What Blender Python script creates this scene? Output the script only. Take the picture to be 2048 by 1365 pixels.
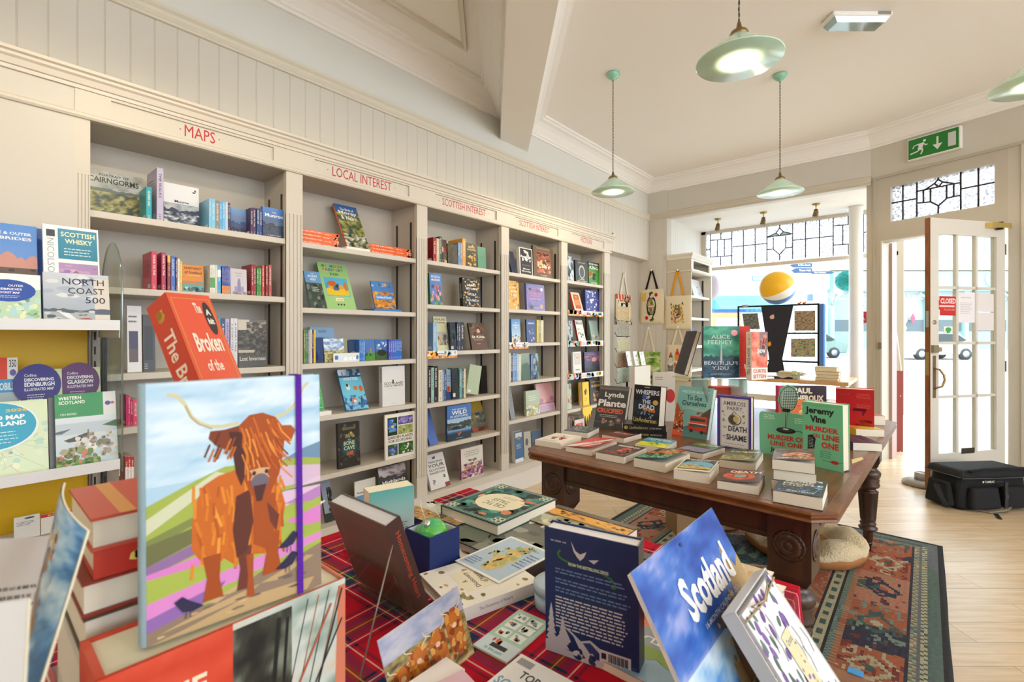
import bpy, bmesh, math, random
from mathutils import Vector, Matrix
from mathutils.geometry import tessellate_polygon
for o in list(bpy.data.objects): bpy.data.objects.remove(o)
SC = bpy.context.scene
# ---------------------------------------------------------------- camera, sky, exposure
FPX, CX, HY, EYE = 960., 1024., 670., 1.24
PHI = math.radians(40.8)
FW = Vector((math.cos(PHI), math.sin(PHI), 0)); RT = Vector((math.sin(PHI), -math.cos(PHI), 0)); UP = Vector((0, 0, 1))
cam_data = bpy.data.cameras.new('camera'); cam = bpy.data.objects.new('camera', cam_data); SC.collection.objects.link(cam)
cam.location = (0, 0, EYE); cam.rotation_euler = (math.pi/2, 0, PHI - math.pi/2)
cam_data.sensor_width = 36; cam_data.lens = 36*FPX/2048; cam_data.shift_y = (HY - 682.5)/2048
cam_data.clip_start = .02; cam_data.clip_end = 300
cam_data.dof.use_dof = True; cam_data.dof.focus_distance = 2.2; cam_data.dof.aperture_fstop = 8.0
SC.camera = cam
W = bpy.data.worlds.new('overcast_sky'); SC.world = W; W.use_nodes = True
bg = W.node_tree.nodes['Background']; bg.inputs[0].default_value = (.82, .91, 1.0, 1); bg.inputs[1].default_value = 6.3
SC.view_settings.view_transform = 'Standard'; SC.view_settings.look = 'None'; SC.view_settings.gamma = 1
SC.view_settings.use_curve_mapping = False; SC.view_settings.exposure = 0.1
SC.cycles.max_bounces = 10; SC.cycles.diffuse_bounces = 6; SC.cycles.transparent_max_bounces = 16
SC.cycles.sample_clamp_indirect = 10.0; SC.cycles.use_denoising = True
# ---------------------------------------------------------------- rays through photograph pixels, used to measure real positions
def ray(px, py):
    return FW + RT*((px-CX)/FPX) + UP*((HY-py)/FPX)
EP = Vector((0, 0, EYE))
def onZ(px, py, z): d = ray(px, py); return EP + d*((z-EYE)/d.z)
def onY(px, py, y): d = ray(px, py); return EP + d*(y/d.y)
def onX(px, py, x): d = ray(px, py); return EP + d*(x/d.x)
def onD(px, py, t): return EP + ray(px, py)*t
def onPl(px, py, p0, n): d = ray(px, py); return EP + d*((p0-EP).dot(n)/d.dot(n))
# ---------------------------------------------------------------- colours and materials
def s2l(c):
    return c/12.92 if c <= .04045 else ((c+.055)/1.055)**2.4
def col(c):
    if isinstance(c, str):
        c = c.lstrip('#')
        if len(c) == 3: c = ''.join(k*2 for k in c)
        c = tuple(int(c[i:i+2], 16) for i in (0, 2, 4))
    return tuple(s2l(v/255.) for v in c[:3]) + (1.0,)
def mixc(a, b, t):
    a, b = col(a) if len(a) != 4 else a, col(b) if len(b) != 4 else b
    return tuple(a[i]*(1-t)+b[i]*t for i in range(4))
def new_mat(name):
    m = bpy.data.materials.new(name); m.use_nodes = True
    nt = m.node_tree; b = nt.nodes['Principled BSDF']
    return m, nt, b
def N(nt, t, **kw):
    n = nt.nodes.new(t)
    for k, v in kw.items():
        if k.startswith('i_'):
            key = k[2:]; key = int(key) if key.isdigit() else key
            n.inputs[key].default_value = v
        else: setattr(n, k, v)
    return n
def attr_mat(name, rough=.5, spec=.5, bump=0, bscale=40, coat=0, metallic=0, var=0):
    m, nt, b = new_mat(name)
    a = N(nt, 'ShaderNodeAttribute', attribute_name='Col')
    out = a.outputs['Color']
    if var:
        tc = N(nt, 'ShaderNodeTexCoord'); no = N(nt, 'ShaderNodeTexNoise'); no.inputs['Scale'].default_value = bscale; no.inputs['Detail'].default_value = 4
        nt.links.new(tc.outputs['Object'], no.inputs['Vector'])
        mr = N(nt, 'ShaderNodeMapRange'); mr.inputs[3].default_value = 1-var; mr.inputs[4].default_value = 1+var
        nt.links.new(no.outputs['Fac'], mr.inputs[0])
        mx = N(nt, 'ShaderNodeVectorMath', operation='SCALE'); nt.links.new(out, mx.inputs[0]); nt.links.new(mr.outputs[0], mx.inputs['Scale']); out = mx.outputs[0]
    nt.links.new(out, b.inputs['Base Color'])
    b.inputs['Roughness'].default_value = rough; b.inputs['Specular IOR Level'].default_value = spec
    b.inputs['Metallic'].default_value = metallic
    if coat: b.inputs['Coat Weight'].default_value = coat; b.inputs['Coat Roughness'].default_value = .15
    if bump:
        tc = N(nt, 'ShaderNodeTexCoord'); no = N(nt, 'ShaderNodeTexNoise'); no.inputs['Scale'].default_value = bscale; no.inputs['Detail'].default_value = 3
        nt.links.new(tc.outputs['Object'], no.inputs['Vector'])
        bp = N(nt, 'ShaderNodeBump'); bp.inputs['Strength'].default_value = bump; bp.inputs['Distance'].default_value = .01
        nt.links.new(no.outputs['Fac'], bp.inputs['Height']); nt.links.new(bp.outputs[0], b.inputs['Normal'])
    return m
M_GLOSS = attr_mat('printed_gloss_card', .32, .4)
M_MATTE = attr_mat('printed_matte_card', .6, .3)
M_PAGE = attr_mat('page_paper', .85, .2)
M_PAINT = attr_mat('satin_paint', .45, .35, bump=.03, bscale=60)
M_PLASTER = attr_mat('matt_emulsion', .9, .2, bump=.05, bscale=25)
M_METAL = attr_mat('satin_metal', .35, .5, metallic=.9)
M_CLOTH = attr_mat('woven_cotton', .95, .1, bump=.25, bscale=500)
M_PLAST = attr_mat('moulded_plastic', .4, .5)
M_ENAMEL = attr_mat('enamelled_steel', .18, .5, coat=.4)
M_STREET = attr_mat('weathered_stone', .9, .2, bump=.1, bscale=6, var=.06)
def wood_mat(name, c1, c2, rough=.3, scale=(1, 12, 12), nscale=3, coat=.3):
    m, nt, b = new_mat(name)
    tc = N(nt, 'ShaderNodeTexCoord'); mp = N(nt, 'ShaderNodeMapping'); mp.inputs['Scale'].default_value = scale
    no = N(nt, 'ShaderNodeTexNoise'); no.inputs['Scale'].default_value = nscale; no.inputs['Detail'].default_value = 8; no.inputs['Roughness'].default_value = .65; no.inputs['Distortion'].default_value = .6
    cr = N(nt, 'ShaderNodeValToRGB'); cr.color_ramp.elements[0].position = .3; cr.color_ramp.elements[1].position = .75
    cr.color_ramp.elements[0].color = col(c1); cr.color_ramp.elements[1].color = col(c2)
    L = nt.links.new
    L(tc.outputs['Object'], mp.inputs[0]); L(mp.outputs[0], no.inputs['Vector']); L(no.outputs['Fac'], cr.inputs[0]); L(cr.outputs[0], b.inputs['Base Color'])
    b.inputs['Roughness'].default_value = rough; b.inputs['Coat Weight'].default_value = coat; b.inputs['Coat Roughness'].default_value = .12
    bp = N(nt, 'ShaderNodeBump'); bp.inputs['Strength'].default_value = .08; L(no.outputs['Fac'], bp.inputs['Height']); L(bp.outputs[0], b.inputs['Normal'])
    return m
M_MAHOG = wood_mat('polished_mahogany', '#55301c', '#85583a', .28, (2, 14, 14), 2.2, .25)
M_MAHOGW = wood_mat('worn_mahogany_edge', '#4a2511', '#8a5022', .38, (6, 6, 30), 2.5, .2)
M_MAHOGD = wood_mat('carved_dark_mahogany', '#27140c', '#4a2a1b', .38, (8, 8, 2), 3, .25)
M_PINE = wood_mat('varnished_pine', '#b08050', '#cfa670', .4, (2, 20, 20), 3, .2)
M_RAWWOOD = wood_mat('brown_timber_edge', '#5e3212', '#9a5a26', .55, (20, 20, 2), 3, 0)
def emit_mat(name, c, s):
    m, nt, b = new_mat(name); b.inputs['Base Color'].default_value = col(c); b.inputs['Emission Color'].default_value = col(c); b.inputs['Emission Strength'].default_value = s; return m
M_BULB = emit_mat('glowing_bulb', '#ffe9c4', 14)
def glass_mat(name, tint, gloss=.06, diff=0, bump=0, bscale=30):
    m, nt, b = new_mat(name); nt.nodes.remove(b); out = nt.nodes['Material Output']; L = nt.links.new
    tr = N(nt, 'ShaderNodeBsdfTransparent'); tr.inputs[0].default_value = col(tint)
    gl = N(nt, 'ShaderNodeBsdfGlossy'); gl.inputs['Roughness'].default_value = .05
    mx = N(nt, 'ShaderNodeMixShader'); mx.inputs[0].default_value = gloss
    src = tr.outputs[0]
    if diff:
        tl = N(nt, 'ShaderNodeBsdfTranslucent'); tl.inputs[0].default_value = (1, 1, 1, 1); m2 = N(nt, 'ShaderNodeMixShader'); m2.inputs[0].default_value = diff
        L(tr.outputs[0], m2.inputs[1]); L(tl.outputs[0], m2.inputs[2]); src = m2.outputs[0]
        if bump:
            tc = N(nt, 'ShaderNodeTexCoord'); no = N(nt, 'ShaderNodeTexNoise'); no.inputs['Scale'].default_value = bscale; no.inputs['Detail'].default_value = 2
            cr = N(nt, 'ShaderNodeValToRGB'); cr.color_ramp.elements[0].position = .38; cr.color_ramp.elements[1].position = .6
            cr.color_ramp.elements[0].color = (.42, .42, .46, 1); cr.color_ramp.elements[1].color = (1, 1, 1, 1)
            L(tc.outputs['Object'], no.inputs['Vector']); L(no.outputs['Fac'], cr.inputs[0]); L(cr.outputs[0], tr.inputs[0]); L(cr.outputs[0], tl.inputs[0])
    L(src, mx.inputs[1]); L(gl.outputs[0], mx.inputs[2]); L(mx.outputs[0], out.inputs[0])
    return m
M_GLASS = glass_mat('window_glass', '#f6fbfa', .05)
M_ACRYL = glass_mat('clear_acrylic', '#eef3f1', .10)
M_ACRYLE = glass_mat('acrylic_cut_edge', '#b9cfc8', .25, .3)
M_RIPPLE = glass_mat('rippled_leaded_glass', '#ffffff', .06, .35, 1, 60)
def plank_mat(name, c1, c2, c3, gap, wid, length, rot, rough=.32):
    m, nt, b = new_mat(name); L = nt.links.new
    tc = N(nt, 'ShaderNodeTexCoord'); mp = N(nt, 'ShaderNodeMapping'); mp.inputs['Rotation'].default_value = (0, 0, rot)
    br = N(nt, 'ShaderNodeTexBrick'); br.offset = .37; br.offset_frequency = 2
    br.inputs['Scale'].default_value = 1; br.inputs['Brick Width'].default_value = length; br.inputs['Row Height'].default_value = wid; br.inputs['Mortar Size'].default_value = .0011; br.inputs['Mortar Smooth'].default_value = .1; br.inputs['Bias'].default_value = 0
    br.inputs['Color1'].default_value = col(c1); br.inputs['Color2'].default_value = col(c2); br.inputs['Mortar'].default_value = col(gap)
    L(tc.outputs['Object'], mp.inputs[0]); L(mp.outputs[0], br.inputs['Vector'])
    mp2 = N(nt, 'ShaderNodeMapping'); mp2.inputs['Scale'].default_value = (1.2, 14, 1); L(mp.outputs[0], mp2.inputs[0])
    no = N(nt, 'ShaderNodeTexNoise'); no.inputs['Scale'].default_value = 3; no.inputs['Detail'].default_value = 8; L(mp2.outputs[0], no.inputs['Vector'])
    mx = N(nt, 'ShaderNodeMixRGB', blend_type='MULTIPLY'); mx.inputs[0].default_value = .8
    cr = N(nt, 'ShaderNodeValToRGB'); cr.color_ramp.elements[0].color = col(c3); cr.color_ramp.elements[0].position = .3; cr.color_ramp.elements[1].color = (1, 1, 1, 1); cr.color_ramp.elements[1].position = .62
    L(no.outputs['Fac'], cr.inputs[0]); L(br.outputs['Color'], mx.inputs[1]); L(cr.outputs[0], mx.inputs[2]); L(mx.outputs[0], b.inputs['Base Color'])
    b.inputs['Roughness'].default_value = rough
    return m
M_FLOOR = plank_mat('pale_maple_boards', '#dcc8ab', '#cfb894', '#e2d3bd', '#5a4432', .138, 1.15, PHI - 0*math.pi + math.pi/2 - PHI*2 + 0.0, .3)
# tartan: the same sett woven both ways
def tartan_mat(name, period, rot):
    m, nt, b = new_mat(name); L = nt.links.new
    tc = N(nt, 'ShaderNodeTexCoord'); mp = N(nt, 'ShaderNodeMapping'); mp.inputs['Rotation'].default_value = (0, 0, rot); mp.inputs['Scale'].default_value = (1/period,)*3
    L(tc.outputs['Object'], mp.inputs[0]); sp = N(nt, 'ShaderNodeSeparateXYZ'); L(mp.outputs[0], sp.inputs[0])
    outs = []
    for ax in (0, 1):
        fr = N(nt, 'ShaderNodeMath', operation='FRACT'); L(sp.outputs[ax], fr.inputs[0])
        cr = N(nt, 'ShaderNodeValToRGB'); cr.color_ramp.interpolation = 'CONSTANT'
        stops = [(0, '#b3122a'), (.30, '#1d2142'), (.335, '#b3122a'), (.37, '#e8e2d8'), (.385, '#b3122a'), (.42, '#1c2f55'), (.52, '#1d4436'), (.56, '#d9b44a'), (.575, '#1d4436'), (.62, '#1c2f55'), (.72, '#b3122a'), (.76, '#e8e2d8'), (.775, '#b3122a'), (.81, '#1d2142'), (.845, '#b3122a')]
        els = cr.color_ramp.elements
        els[0].position = 0; els[0].color = col(stops[0][1]); els[1].position = stops[1][0]; els[1].color = col(stops[1][1])
        for p, c in stops[2:]:
            e = els.new(p); e.color = col(c)
        L(fr.outputs[0], cr.inputs[0]); outs.append(cr)
    mx = N(nt, 'ShaderNodeMixRGB'); mx.inputs[0].default_value = .5; L(outs[0].outputs[0], mx.inputs[1]); L(outs[1].outputs[0], mx.inputs[2])
    L(mx.outputs[0], b.inputs['Base Color']); b.inputs['Roughness'].default_value = .9; b.inputs['Specular IOR Level'].default_value = .15
    return m
M_TARTAN = tartan_mat('red_tartan_weave', .17, math.radians(-2))
# ---------------------------------------------------------------- 2D artwork: coloured shapes laid on a surface
_tx = {}
def glyphs(s, bold=0):
    k = (s, bold)
    if k in _tx: return _tx[k]
    cu = bpy.data.curves.new('t', 'FONT'); cu.body = s; cu.resolution_u = 2; cu.offset = bold; cu.space_character = 1.0
    o = bpy.data.objects.new('t', cu); me = o.to_mesh()
    vs = [(v.co.x, v.co.y) for v in me.vertices]; fs = [tuple(p.vertices) for p in me.polygons]
    o.to_mesh_clear(); bpy.data.objects.remove(o); bpy.data.curves.remove(cu)
    if vs:
        x0 = min(v[0] for v in vs); x1 = max(v[0] for v in vs)
        y0 = min(v[1] for v in vs); y1 = max(v[1] for v in vs)
    else: x0 = y0 = 0; x1 = y1 = 1
    _tx[k] = (vs, fs, x0, y0, max(x1-x0, 1e-4), max(y1-y0, 1e-4)); return _tx[k]
class Art:
    """shapes in unit coordinates (0..1 wide, 0..1 high); asp = width/height of the surface, so circles stay round"""
    def __init__(s, asp=.65, seed=1): s.v = []; s.f = []; s.c = []; s.l = 0; s.asp = asp; s.r = random.Random(seed)
    def _add(s, pts, faces, cols, layer=True):
        if layer: s.l += 1
        b = len(s.v); s.v += [(x, y, s.l) for x, y in pts]
        for f in faces:
            s.f.append(tuple(b+i for i in f)); s.c.append([cols[i] for i in f] if isinstance(cols, list) else [cols]*len(f))
        return s
    def rect(s, x0, y0, x1, y1, c, c2=None):
        c = col(c); t = col(c2) if c2 else c
        return s._add([(x0, y0), (x1, y0), (x1, y1), (x0, y1)], [(0, 1, 2, 3)], [c, c, t, t])
    def poly(s, pts, c):
        tr = tessellate_polygon([[Vector((x, y, 0)) for x, y in pts]])
        fs = []
        for t in tr:
            a, b, d = (pts[i] for i in t)
            if (b[0]-a[0])*(d[1]-a[1])-(b[1]-a[1])*(d[0]-a[0]) < 0: t = (t[0], t[2], t[1])
            fs.append(tuple(t))
        return s._add(pts, fs, col(c) if isinstance(c, str) else c)
    def ell(s, cx, cy, rx, ry, c, n=20, rot=0):
        ca, sa = math.cos(rot), math.sin(rot); pts = []
        for i in range(n):
            a = 2*math.pi*i/n; x = rx*math.cos(a); y = ry*math.sin(a)
            pts.append((cx+(x*ca-y*sa), cy+(x*sa+y*ca)))
        return s._add(pts, [tuple(range(n))], col(c))
    def circ(s, cx, cy, r, c, n=20): return s.ell(cx, cy, r, r*s.asp, c, n)
    def line(s, x0, y0, x1, y1, w, c):
        dx, dy = (x1-x0), (y1-y0)/s.asp; L = math.hypot(dx, dy) or 1e-6; nx, ny = -dy/L*w/2, dx/L*w/2*s.asp
        return s._add([(x0-nx, y0-ny), (x1-nx, y1-ny), (x1+nx, y1+ny), (x0+nx, y0+ny)], [(0, 1, 2, 3)], col(c))
    def path(s, pts, w, c):
        for a, b in zip(pts, pts[1:]): s.line(a[0], a[1], b[0], b[1], w, c)
        return s
    def text(s, t, x0, y0, x1, y1, c, bold=.012, keep=False, mirror=False, slant=0):
        vs, fs, a, b, w, h = glyphs(t, bold); sx, sy = (x1-x0)/w, (y1-y0)/h
        if mirror: pts = [(x1-(x-a)*sx, y0+(y-b)*sy) for x, y in vs]; fs = [tuple(reversed(f)) for f in fs]
        else: pts = [(x0+(x-a)*sx+(y-b)*sy*slant, y0+(y-b)*sy) for x, y in vs]
        return s._add(pts, fs, col(c))
    def vtext(s, t, x0, y0, x1, y1, c, bold=.012):   # reads downwards, as on a spine
        vs, fs, a, b, w, h = glyphs(t, bold); sx, sy = (x1-x0)/h, (y1-y0)/w
        return s._add([(x0+(y-b)*sx, y1-(x-a)*sy) for x, y in vs], fs, col(c))
    def lines(s, x0, y0, x1, y1, n, c, fill=.35, ragged=.25):
        h = (y1-y0)/n
        for i in range(n):
            y = y0+h*i; e = x1-(x1-x0)*s.r.random()*ragged; st = x0
            while st < e-.01:
                w = s.r.uniform(.03, .09); s._add([(st, y), (min(st+w, e), y), (min(st+w, e), y+h*fill), (st, y+h*fill)], [(0, 1, 2, 3)], col(c), layer=False); st += w+.014
        s.l += 1; return s
    def ridge(s, y, amp, c, base=0, n=14, x0=0, x1=1, rough=.5):
        pts = [(x0, base)]; ph = s.r.uniform(0, 9)
        for i in range(n+1):
            t = i/n; hh = y+amp*(.6*math.sin(ph+t*5.3)+.4*math.sin(ph*2+t*13))*(1-rough)+amp*rough*s.r.uniform(-1, 1)
            pts.append((x0+(x1-x0)*t, max(base+.001, hh)))
        pts.append((x1, base)); pts.reverse(); return s.poly(pts, c)
    def blobs(s, x0, y0, x1, y1, n, sz, cs, k=6, flat=1):
        s.l += 1
        for i in range(n):
            cx, cy = s.r.uniform(x0, x1), s.r.uniform(y0, y1); r = sz*s.r.uniform(.5, 1.3); a0 = s.r.uniform(0, 6)
            pts = []
            for j in range(k):
                a = a0+2*math.pi*j/k; q = r*s.r.uniform(.65, 1.1); pts.append((min(x1, max(x0, cx+q*math.cos(a))), min(y1, max(y0, cy+q*s.asp*flat*math.sin(a)))))
            s._add(pts, [tuple(range(k))], col(s.r.choice(cs)), layer=(i % 12 == 0))
        return s
    def cloud(s, x0, y0, x1, y1, cs, sc=4, nx=26, ny=34, sy=1.6, seed=0, c0=.5, k=.9):
        """soft mottling between colours, as a fine grid; cs runs from dark to light"""
        from mathutils import noise
        s.l += 1; b = len(s.v); L = [col(c) for c in cs]; vc = []
        for j in range(ny+1):
            for i in range(nx+1):
                u, v = x0+(x1-x0)*i/nx, y0+(y1-y0)*j/ny; s.v.append((u, v, s.l))
                f = c0+k*noise.fractal(Vector((u*sc*s.asp, v*sc*sy, seed*7.3)), .7, 2.1, 4); f = min(.999, max(0, f))*(len(L)-1); q = int(f); t = f-q
                vc.append(tuple(L[q][m]*(1-t)+L[min(q+1, len(L)-1)][m]*t for m in range(4)))
        for j in range(ny):
            for i in range(nx):
                f = (j*(nx+1)+i, j*(nx+1)+i+1, (j+1)*(nx+1)+i+1, (j+1)*(nx+1)+i); s.f.append(tuple(b+q for q in f)); s.c.append([vc[q] for q in f])
        return s
    def frame(s, x0, y0, x1, y1, w, c):
        wy = w*s.asp
        for r in ((x0, y0, x1, y0+wy), (x0, y1-wy, x1, y1), (x0, y0+wy, x0+w, y1-wy), (x1-w, y0+wy, x1, y1-wy)): s.rect(*r, c)
        return s
# ---------------------------------------------------------------- mesh builder, one mesh object per part
class MB:
    def __init__(s): s.v = []; s.f = []; s.c = []; s.sm = []
    def raw(s, vs, fs, c, smooth=False):
        b = len(s.v); s.v += [tuple(v) for v in vs]; cc = col(c) if isinstance(c, str) or (len(c) == 3 and max(c) > 1) else c
        for f in fs: s.f.append(tuple(b+i for i in f)); s.c.append([cc]*len(f)); s.sm.append(smooth)
        return s
    def box(s, x0, y0, z0, x1, y1, z1, c='#ffffff', M=None):
        vs = [Vector((x, y, z)) for z in (z0, z1) for y in (y0, y1) for x in (x0, x1)]
        if M is not None: vs = [M @ v for v in vs]
        return s.raw(vs, [(0, 2, 3, 1), (4, 5, 7, 6), (0, 1, 5, 4), (2, 6, 7, 3), (0, 4, 6, 2), (1, 3, 7, 5)], c)
    def hexa(s, p, c):   # 8 points: bottom ring then top ring
        return s.raw(p, [(3, 2, 1, 0), (4, 5, 6, 7), (0, 1, 5, 4), (1, 2, 6, 5), (2, 3, 7, 6), (3, 0, 4, 7)], c)
    def slab(s, pts, z0, z1, c):
        n = len(pts); vs = [(x, y, z0) for x, y in pts]+[(x, y, z1) for x, y in pts]
        s.raw(vs, [tuple(reversed(range(n))), tuple(range(n, 2*n))]+[(i, (i+1) % n, (i+1) % n+n, i+n) for i in range(n)], c); return s
    def prism(s, pts3, off, c):   # a flat outline in space given thickness along off
        n = len(pts3); off = Vector(off); vs = [Vector(p) for p in pts3]+[Vector(p)+off for p in pts3]
        return s.raw(vs, [tuple(reversed(range(n))), tuple(range(n, 2*n))]+[(i, (i+1) % n, (i+1) % n+n, i+n) for i in range(n)], c)
    def sweep(s, path, prof, c, closed=False, smooth=False):
        """profile points (outward, up) swept along a horizontal path of (x,y,z); outward is to the right of travel"""
        P = [Vector(p) for p in path]; n = len(P); k = len(prof); b = []
        for i in range(n):
            d0 = (P[i]-P[i-1]) if (i or closed) else (P[1]-P[0]); d1 = (P[(i+1) % n]-P[i]) if (i < n-1 or closed) else (P[-1]-P[-2])
            d0 = Vector((d0.x, d0.y, 0)).normalized(); d1 = Vector((d1.x, d1.y, 0)).normalized()
            n0 = Vector((d0.y, -d0.x, 0)); n1 = Vector((d1.y, -d1.x, 0)); m = (n0+n1); m = m/max(m.dot(n0), .2)
            for a, h in prof: b.append(P[i]+m*a+UP*h)
        fs = []
        for i in range(n if closed else n-1):
            j = (i+1) % n
            for q in range(k-1): fs.append((i*k+q, j*k+q, j*k+q+1, i*k+q+1))
        if not closed: fs += [tuple(range(k)), tuple(reversed(range((n-1)*k, n*k)))]
        return s.raw(b, fs, c, smooth)
    def tube(s, pts, r, c, n=8, cap=True, smooth=True):
        P = [Vector(p) for p in pts]; R = r if isinstance(r, (list, tuple)) else [r]*len(P); vs = []; t0 = (P[1]-P[0]).normalized()
        u = t0.orthogonal().normalized()
        for i, p in enumerate(P):
            t = ((P[min(i+1, len(P)-1)]-P[max(i-1, 0)])).normalized(); u = (u-t*u.dot(t)).normalized(); w = t.cross(u)
            for j in range(n):
                a = 2*math.pi*j/n; vs.append(p+(u*math.cos(a)+w*math.sin(a))*R[i])
        fs = [(i*n+j, i*n+(j+1) % n, (i+1)*n+(j+1) % n, (i+1)*n+j) for i in range(len(P)-1) for j in range(n)]
        if cap: fs += [tuple(reversed(range(n))), tuple(range((len(P)-1)*n, len(P)*n))]
        return s.raw(vs, fs, c, smooth)
    def lathe(s, prof, c, n=32, M=None, smooth=True, flute=0, fz=(0, 0)):
        vs = []
        for r, z in prof:
            for j in range(n):
                a = 2*math.pi*j/n; q = r*(1-flute*(j % 2)) if fz[0] < z < fz[1] else r; v = Vector((q*math.cos(a), q*math.sin(a), z)); vs.append(M @ v if M is not None else v)
        k = len(prof); fs = [(i*n+j, i*n+(j+1) % n, (i+1)*n+(j+1) % n, (i+1)*n+j) for i in range(k-1) for j in range(n)]
        if prof[0][0] > 1e-5: fs.append(tuple(reversed(range(n))))
        if prof[-1][0] > 1e-5: fs.append(tuple(range((k-1)*n, k*n)))
        return s.raw(vs, fs, c, smooth)
    def ball(s, c0, r, c, n=16, m=10, sc=(1, 1, 1), rot=None):
        vs = []; fs = []; c0 = Vector(c0)
        for i in range(m+1):
            t = math.pi*i/m
            for j in range(n):
                a = 2*math.pi*j/n; v = Vector((math.sin(t)*math.cos(a)*sc[0], math.sin(t)*math.sin(a)*sc[1], math.cos(t)*sc[2]))*r
                if rot is not None: v = rot @ v
                vs.append(c0+v)
        for i in range(m):
            for j in range(n): fs.append((i*n+j, (i+1)*n+j, (i+1)*n+(j+1) % n, i*n+(j+1) % n))
        return s.raw(vs, fs, c, True)
    def art(s, A, o, ex, ey, w, h, eps=.00025):
        """lay an Art on the rectangle at o spanned by ex (width w) and ey (height h)"""
        ex, ey, o = Vector(ex), Vector(ey), Vector(o); nn = ex.cross(ey); b = len(s.v); st = min(.00012, .0011/max(A.l, 1))
        s.v += [tuple(o+ex*(x*w)+ey*(y*h)+nn*(eps+st*l)) for x, y, l in A.v]
        for f, c in zip(A.f, A.c): s.f.append(tuple(b+i for i in f)); s.c.append(c); s.sm.append(False)
        return s
    def build(s, name, mat, parent=None, M=None, kind=None, label=None):
        me = bpy.data.meshes.new(name); me.from_pydata(s.v, [], s.f)
        ca = me.color_attributes.new('Col', 'FLOAT_COLOR', 'CORNER'); flat = []
        for c in s.c:
            for k in c: flat += k
        ca.data.foreach_set('color', flat); me.polygons.foreach_set('use_smooth', s.sm); me.update()
        o = bpy.data.objects.new(name, me); SC.collection.objects.link(o); me.materials.append(mat)
        if parent: o.parent = parent
        if M is not None: o.matrix_local = M
        if kind: o['kind'] = kind
        if label: o['label'] = label
        return o
def thing(name, label, cat, M=None, group=None):
    o = bpy.data.objects.new(name, None); SC.collection.objects.link(o); o.empty_display_size = .05
    if M is not None: o.matrix_world = M if isinstance(M, Matrix) else Matrix.Translation(Vector(M))
    o['label'] = label; o['category'] = cat
    if group: o['group'] = group
    return o
def tag(o, label, cat, group=None, kind=None):
    o['label'] = label; o['category'] = cat
    if group: o['group'] = group
    if kind: o['kind'] = kind
    return o
def bevel(o, w=.002, seg=2):
    m = o.modifiers.new('soft_edges', 'BEVEL'); m.width = w; m.segments = seg; m.limit_method = 'ANGLE'; return o
def axes(o, ex, ey, ez):
    m = Matrix.Identity(4)
    for i, a in enumerate((ex, ey, ez)):
        for j in range(3): m[j][i] = a[j]
    for j in range(3): m[j][3] = o[j]
    return m
# ================================================================ THE ROOM
YB, YK, YW = 2.46, 2.76, 2.79          # bookcase fronts, bookcase backs, wall behind and above them
XW, XG, ZC = 6.0, 7.27, 3.25           # window wall, shop-window glass, ceiling height
G1, G2 = '#c9c3b8', '#d3cec3'          # greige satin paint, lighter boarding paint
GT = '#cdc7bb'
CEIL = '#f2eee8'
# floor
fl = MB().slab([(-3.5, -5), (7.3, -5), (7.3, 3.1), (-3.5, 3.1)], -.05, 0, '#d8c6a8').build('floor', M_FLOOR, kind='structure')
# unseen walls added behind the camera to dim sky light; side openings admit some
MB().box(-3.56, -5, 0, -3.5, 3.1, ZC, '#cfc9bd').build('wall_end_unseen', M_PAINT, kind='structure')
m = MB()
for a, b in ((-3.5, -2.6), (.2, 1.0), (3.8, 7.3)): m.box(a, -5.06, 0, b, -5, ZC, '#cfc9bd')
m.box(-2.6, -5.06, 0, .2, -5, .55, '#cfc9bd'); m.box(-2.6, -5.06, 3.0, .2, -5, ZC, '#cfc9bd'); m.box(1.0, -5.06, 0, 3.8, -5, .55, '#cfc9bd'); m.box(1.0, -5.06, 3.0, 3.8, -5, ZC, '#cfc9bd')
m.build('wall_right_unseen', M_PAINT, kind='structure')
# ceiling (room) and bay ceiling
MB().slab([(-3.5, -5), (6.14, -5), (6.14, 3.1), (-3.5, 3.1)], ZC, ZC+.06, CEIL).build('ceiling', M_PLASTER, kind='structure')
MB().box(6.12, .2, 2.76, 7.4, 2.62, 2.82, '#ece9e4').build('ceiling_bay', M_PLASTER, kind='structure')
# left wall: boarded lower part, plain upper band, moulding between
BZ0, BZ1, MZ = 2.22, 2.80, 2.83
def boarding(x0, x1, z0, z1, y, pitch=.0915, c=G2, g=.004):
    """vertical tongue-and-groove boards facing -Y as one profile"""
    prof = []; x = x0
    while x < x1-1e-4:
        e = min(x+pitch, x1); prof += [(x, y+g), (x+g, y), (e-g, y)]; x = e
    prof.append((x1, y+g)); vs = []; fs = []
    for a, b in prof: vs += [(a, b, z0), (a, b, z1)]
    for i in range(len(prof)-1): fs.append((2*i, 2*i+2, 2*i+3, 2*i+1))
    return vs, fs
wl = MB()
vs, fs = boarding(-3.5, XW, BZ0, BZ1, YW-.012); wl.raw(vs, fs, G2)
wl.box(-3.5, YW, BZ1, XW, YW+.25, ZC, '#dcdcd6')
wl.box(-3.5, YW-.006, BZ0, XW, YW+.25, BZ1, G2)
wl.box(-3.5, YK+.01, 0, 4.40, YW+.25, BZ0, G1)
vs, fs = boarding(4.40, XW, 0, BZ0+.01, 2.94, c=G2); wl.raw(vs, fs, G1)
wl.box(4.40, 2.945, 0, XW, 3.04, BZ0, G1)
wl.build('wall_left', M_PAINT, kind='structure')
prof = [(0, 0), (.028, 0), (.034, .010), (.020, .022), (.030, .034), (.030, .050), (.044, .062), (.044, .078), (.020, .092), (0, .092)]
MB().sweep([(-3.5, YW, BZ1-.06), (XW, YW, BZ1-.06)], prof, '#dcd5c4').build('trim_1', M_PAINT, kind='structure')
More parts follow.
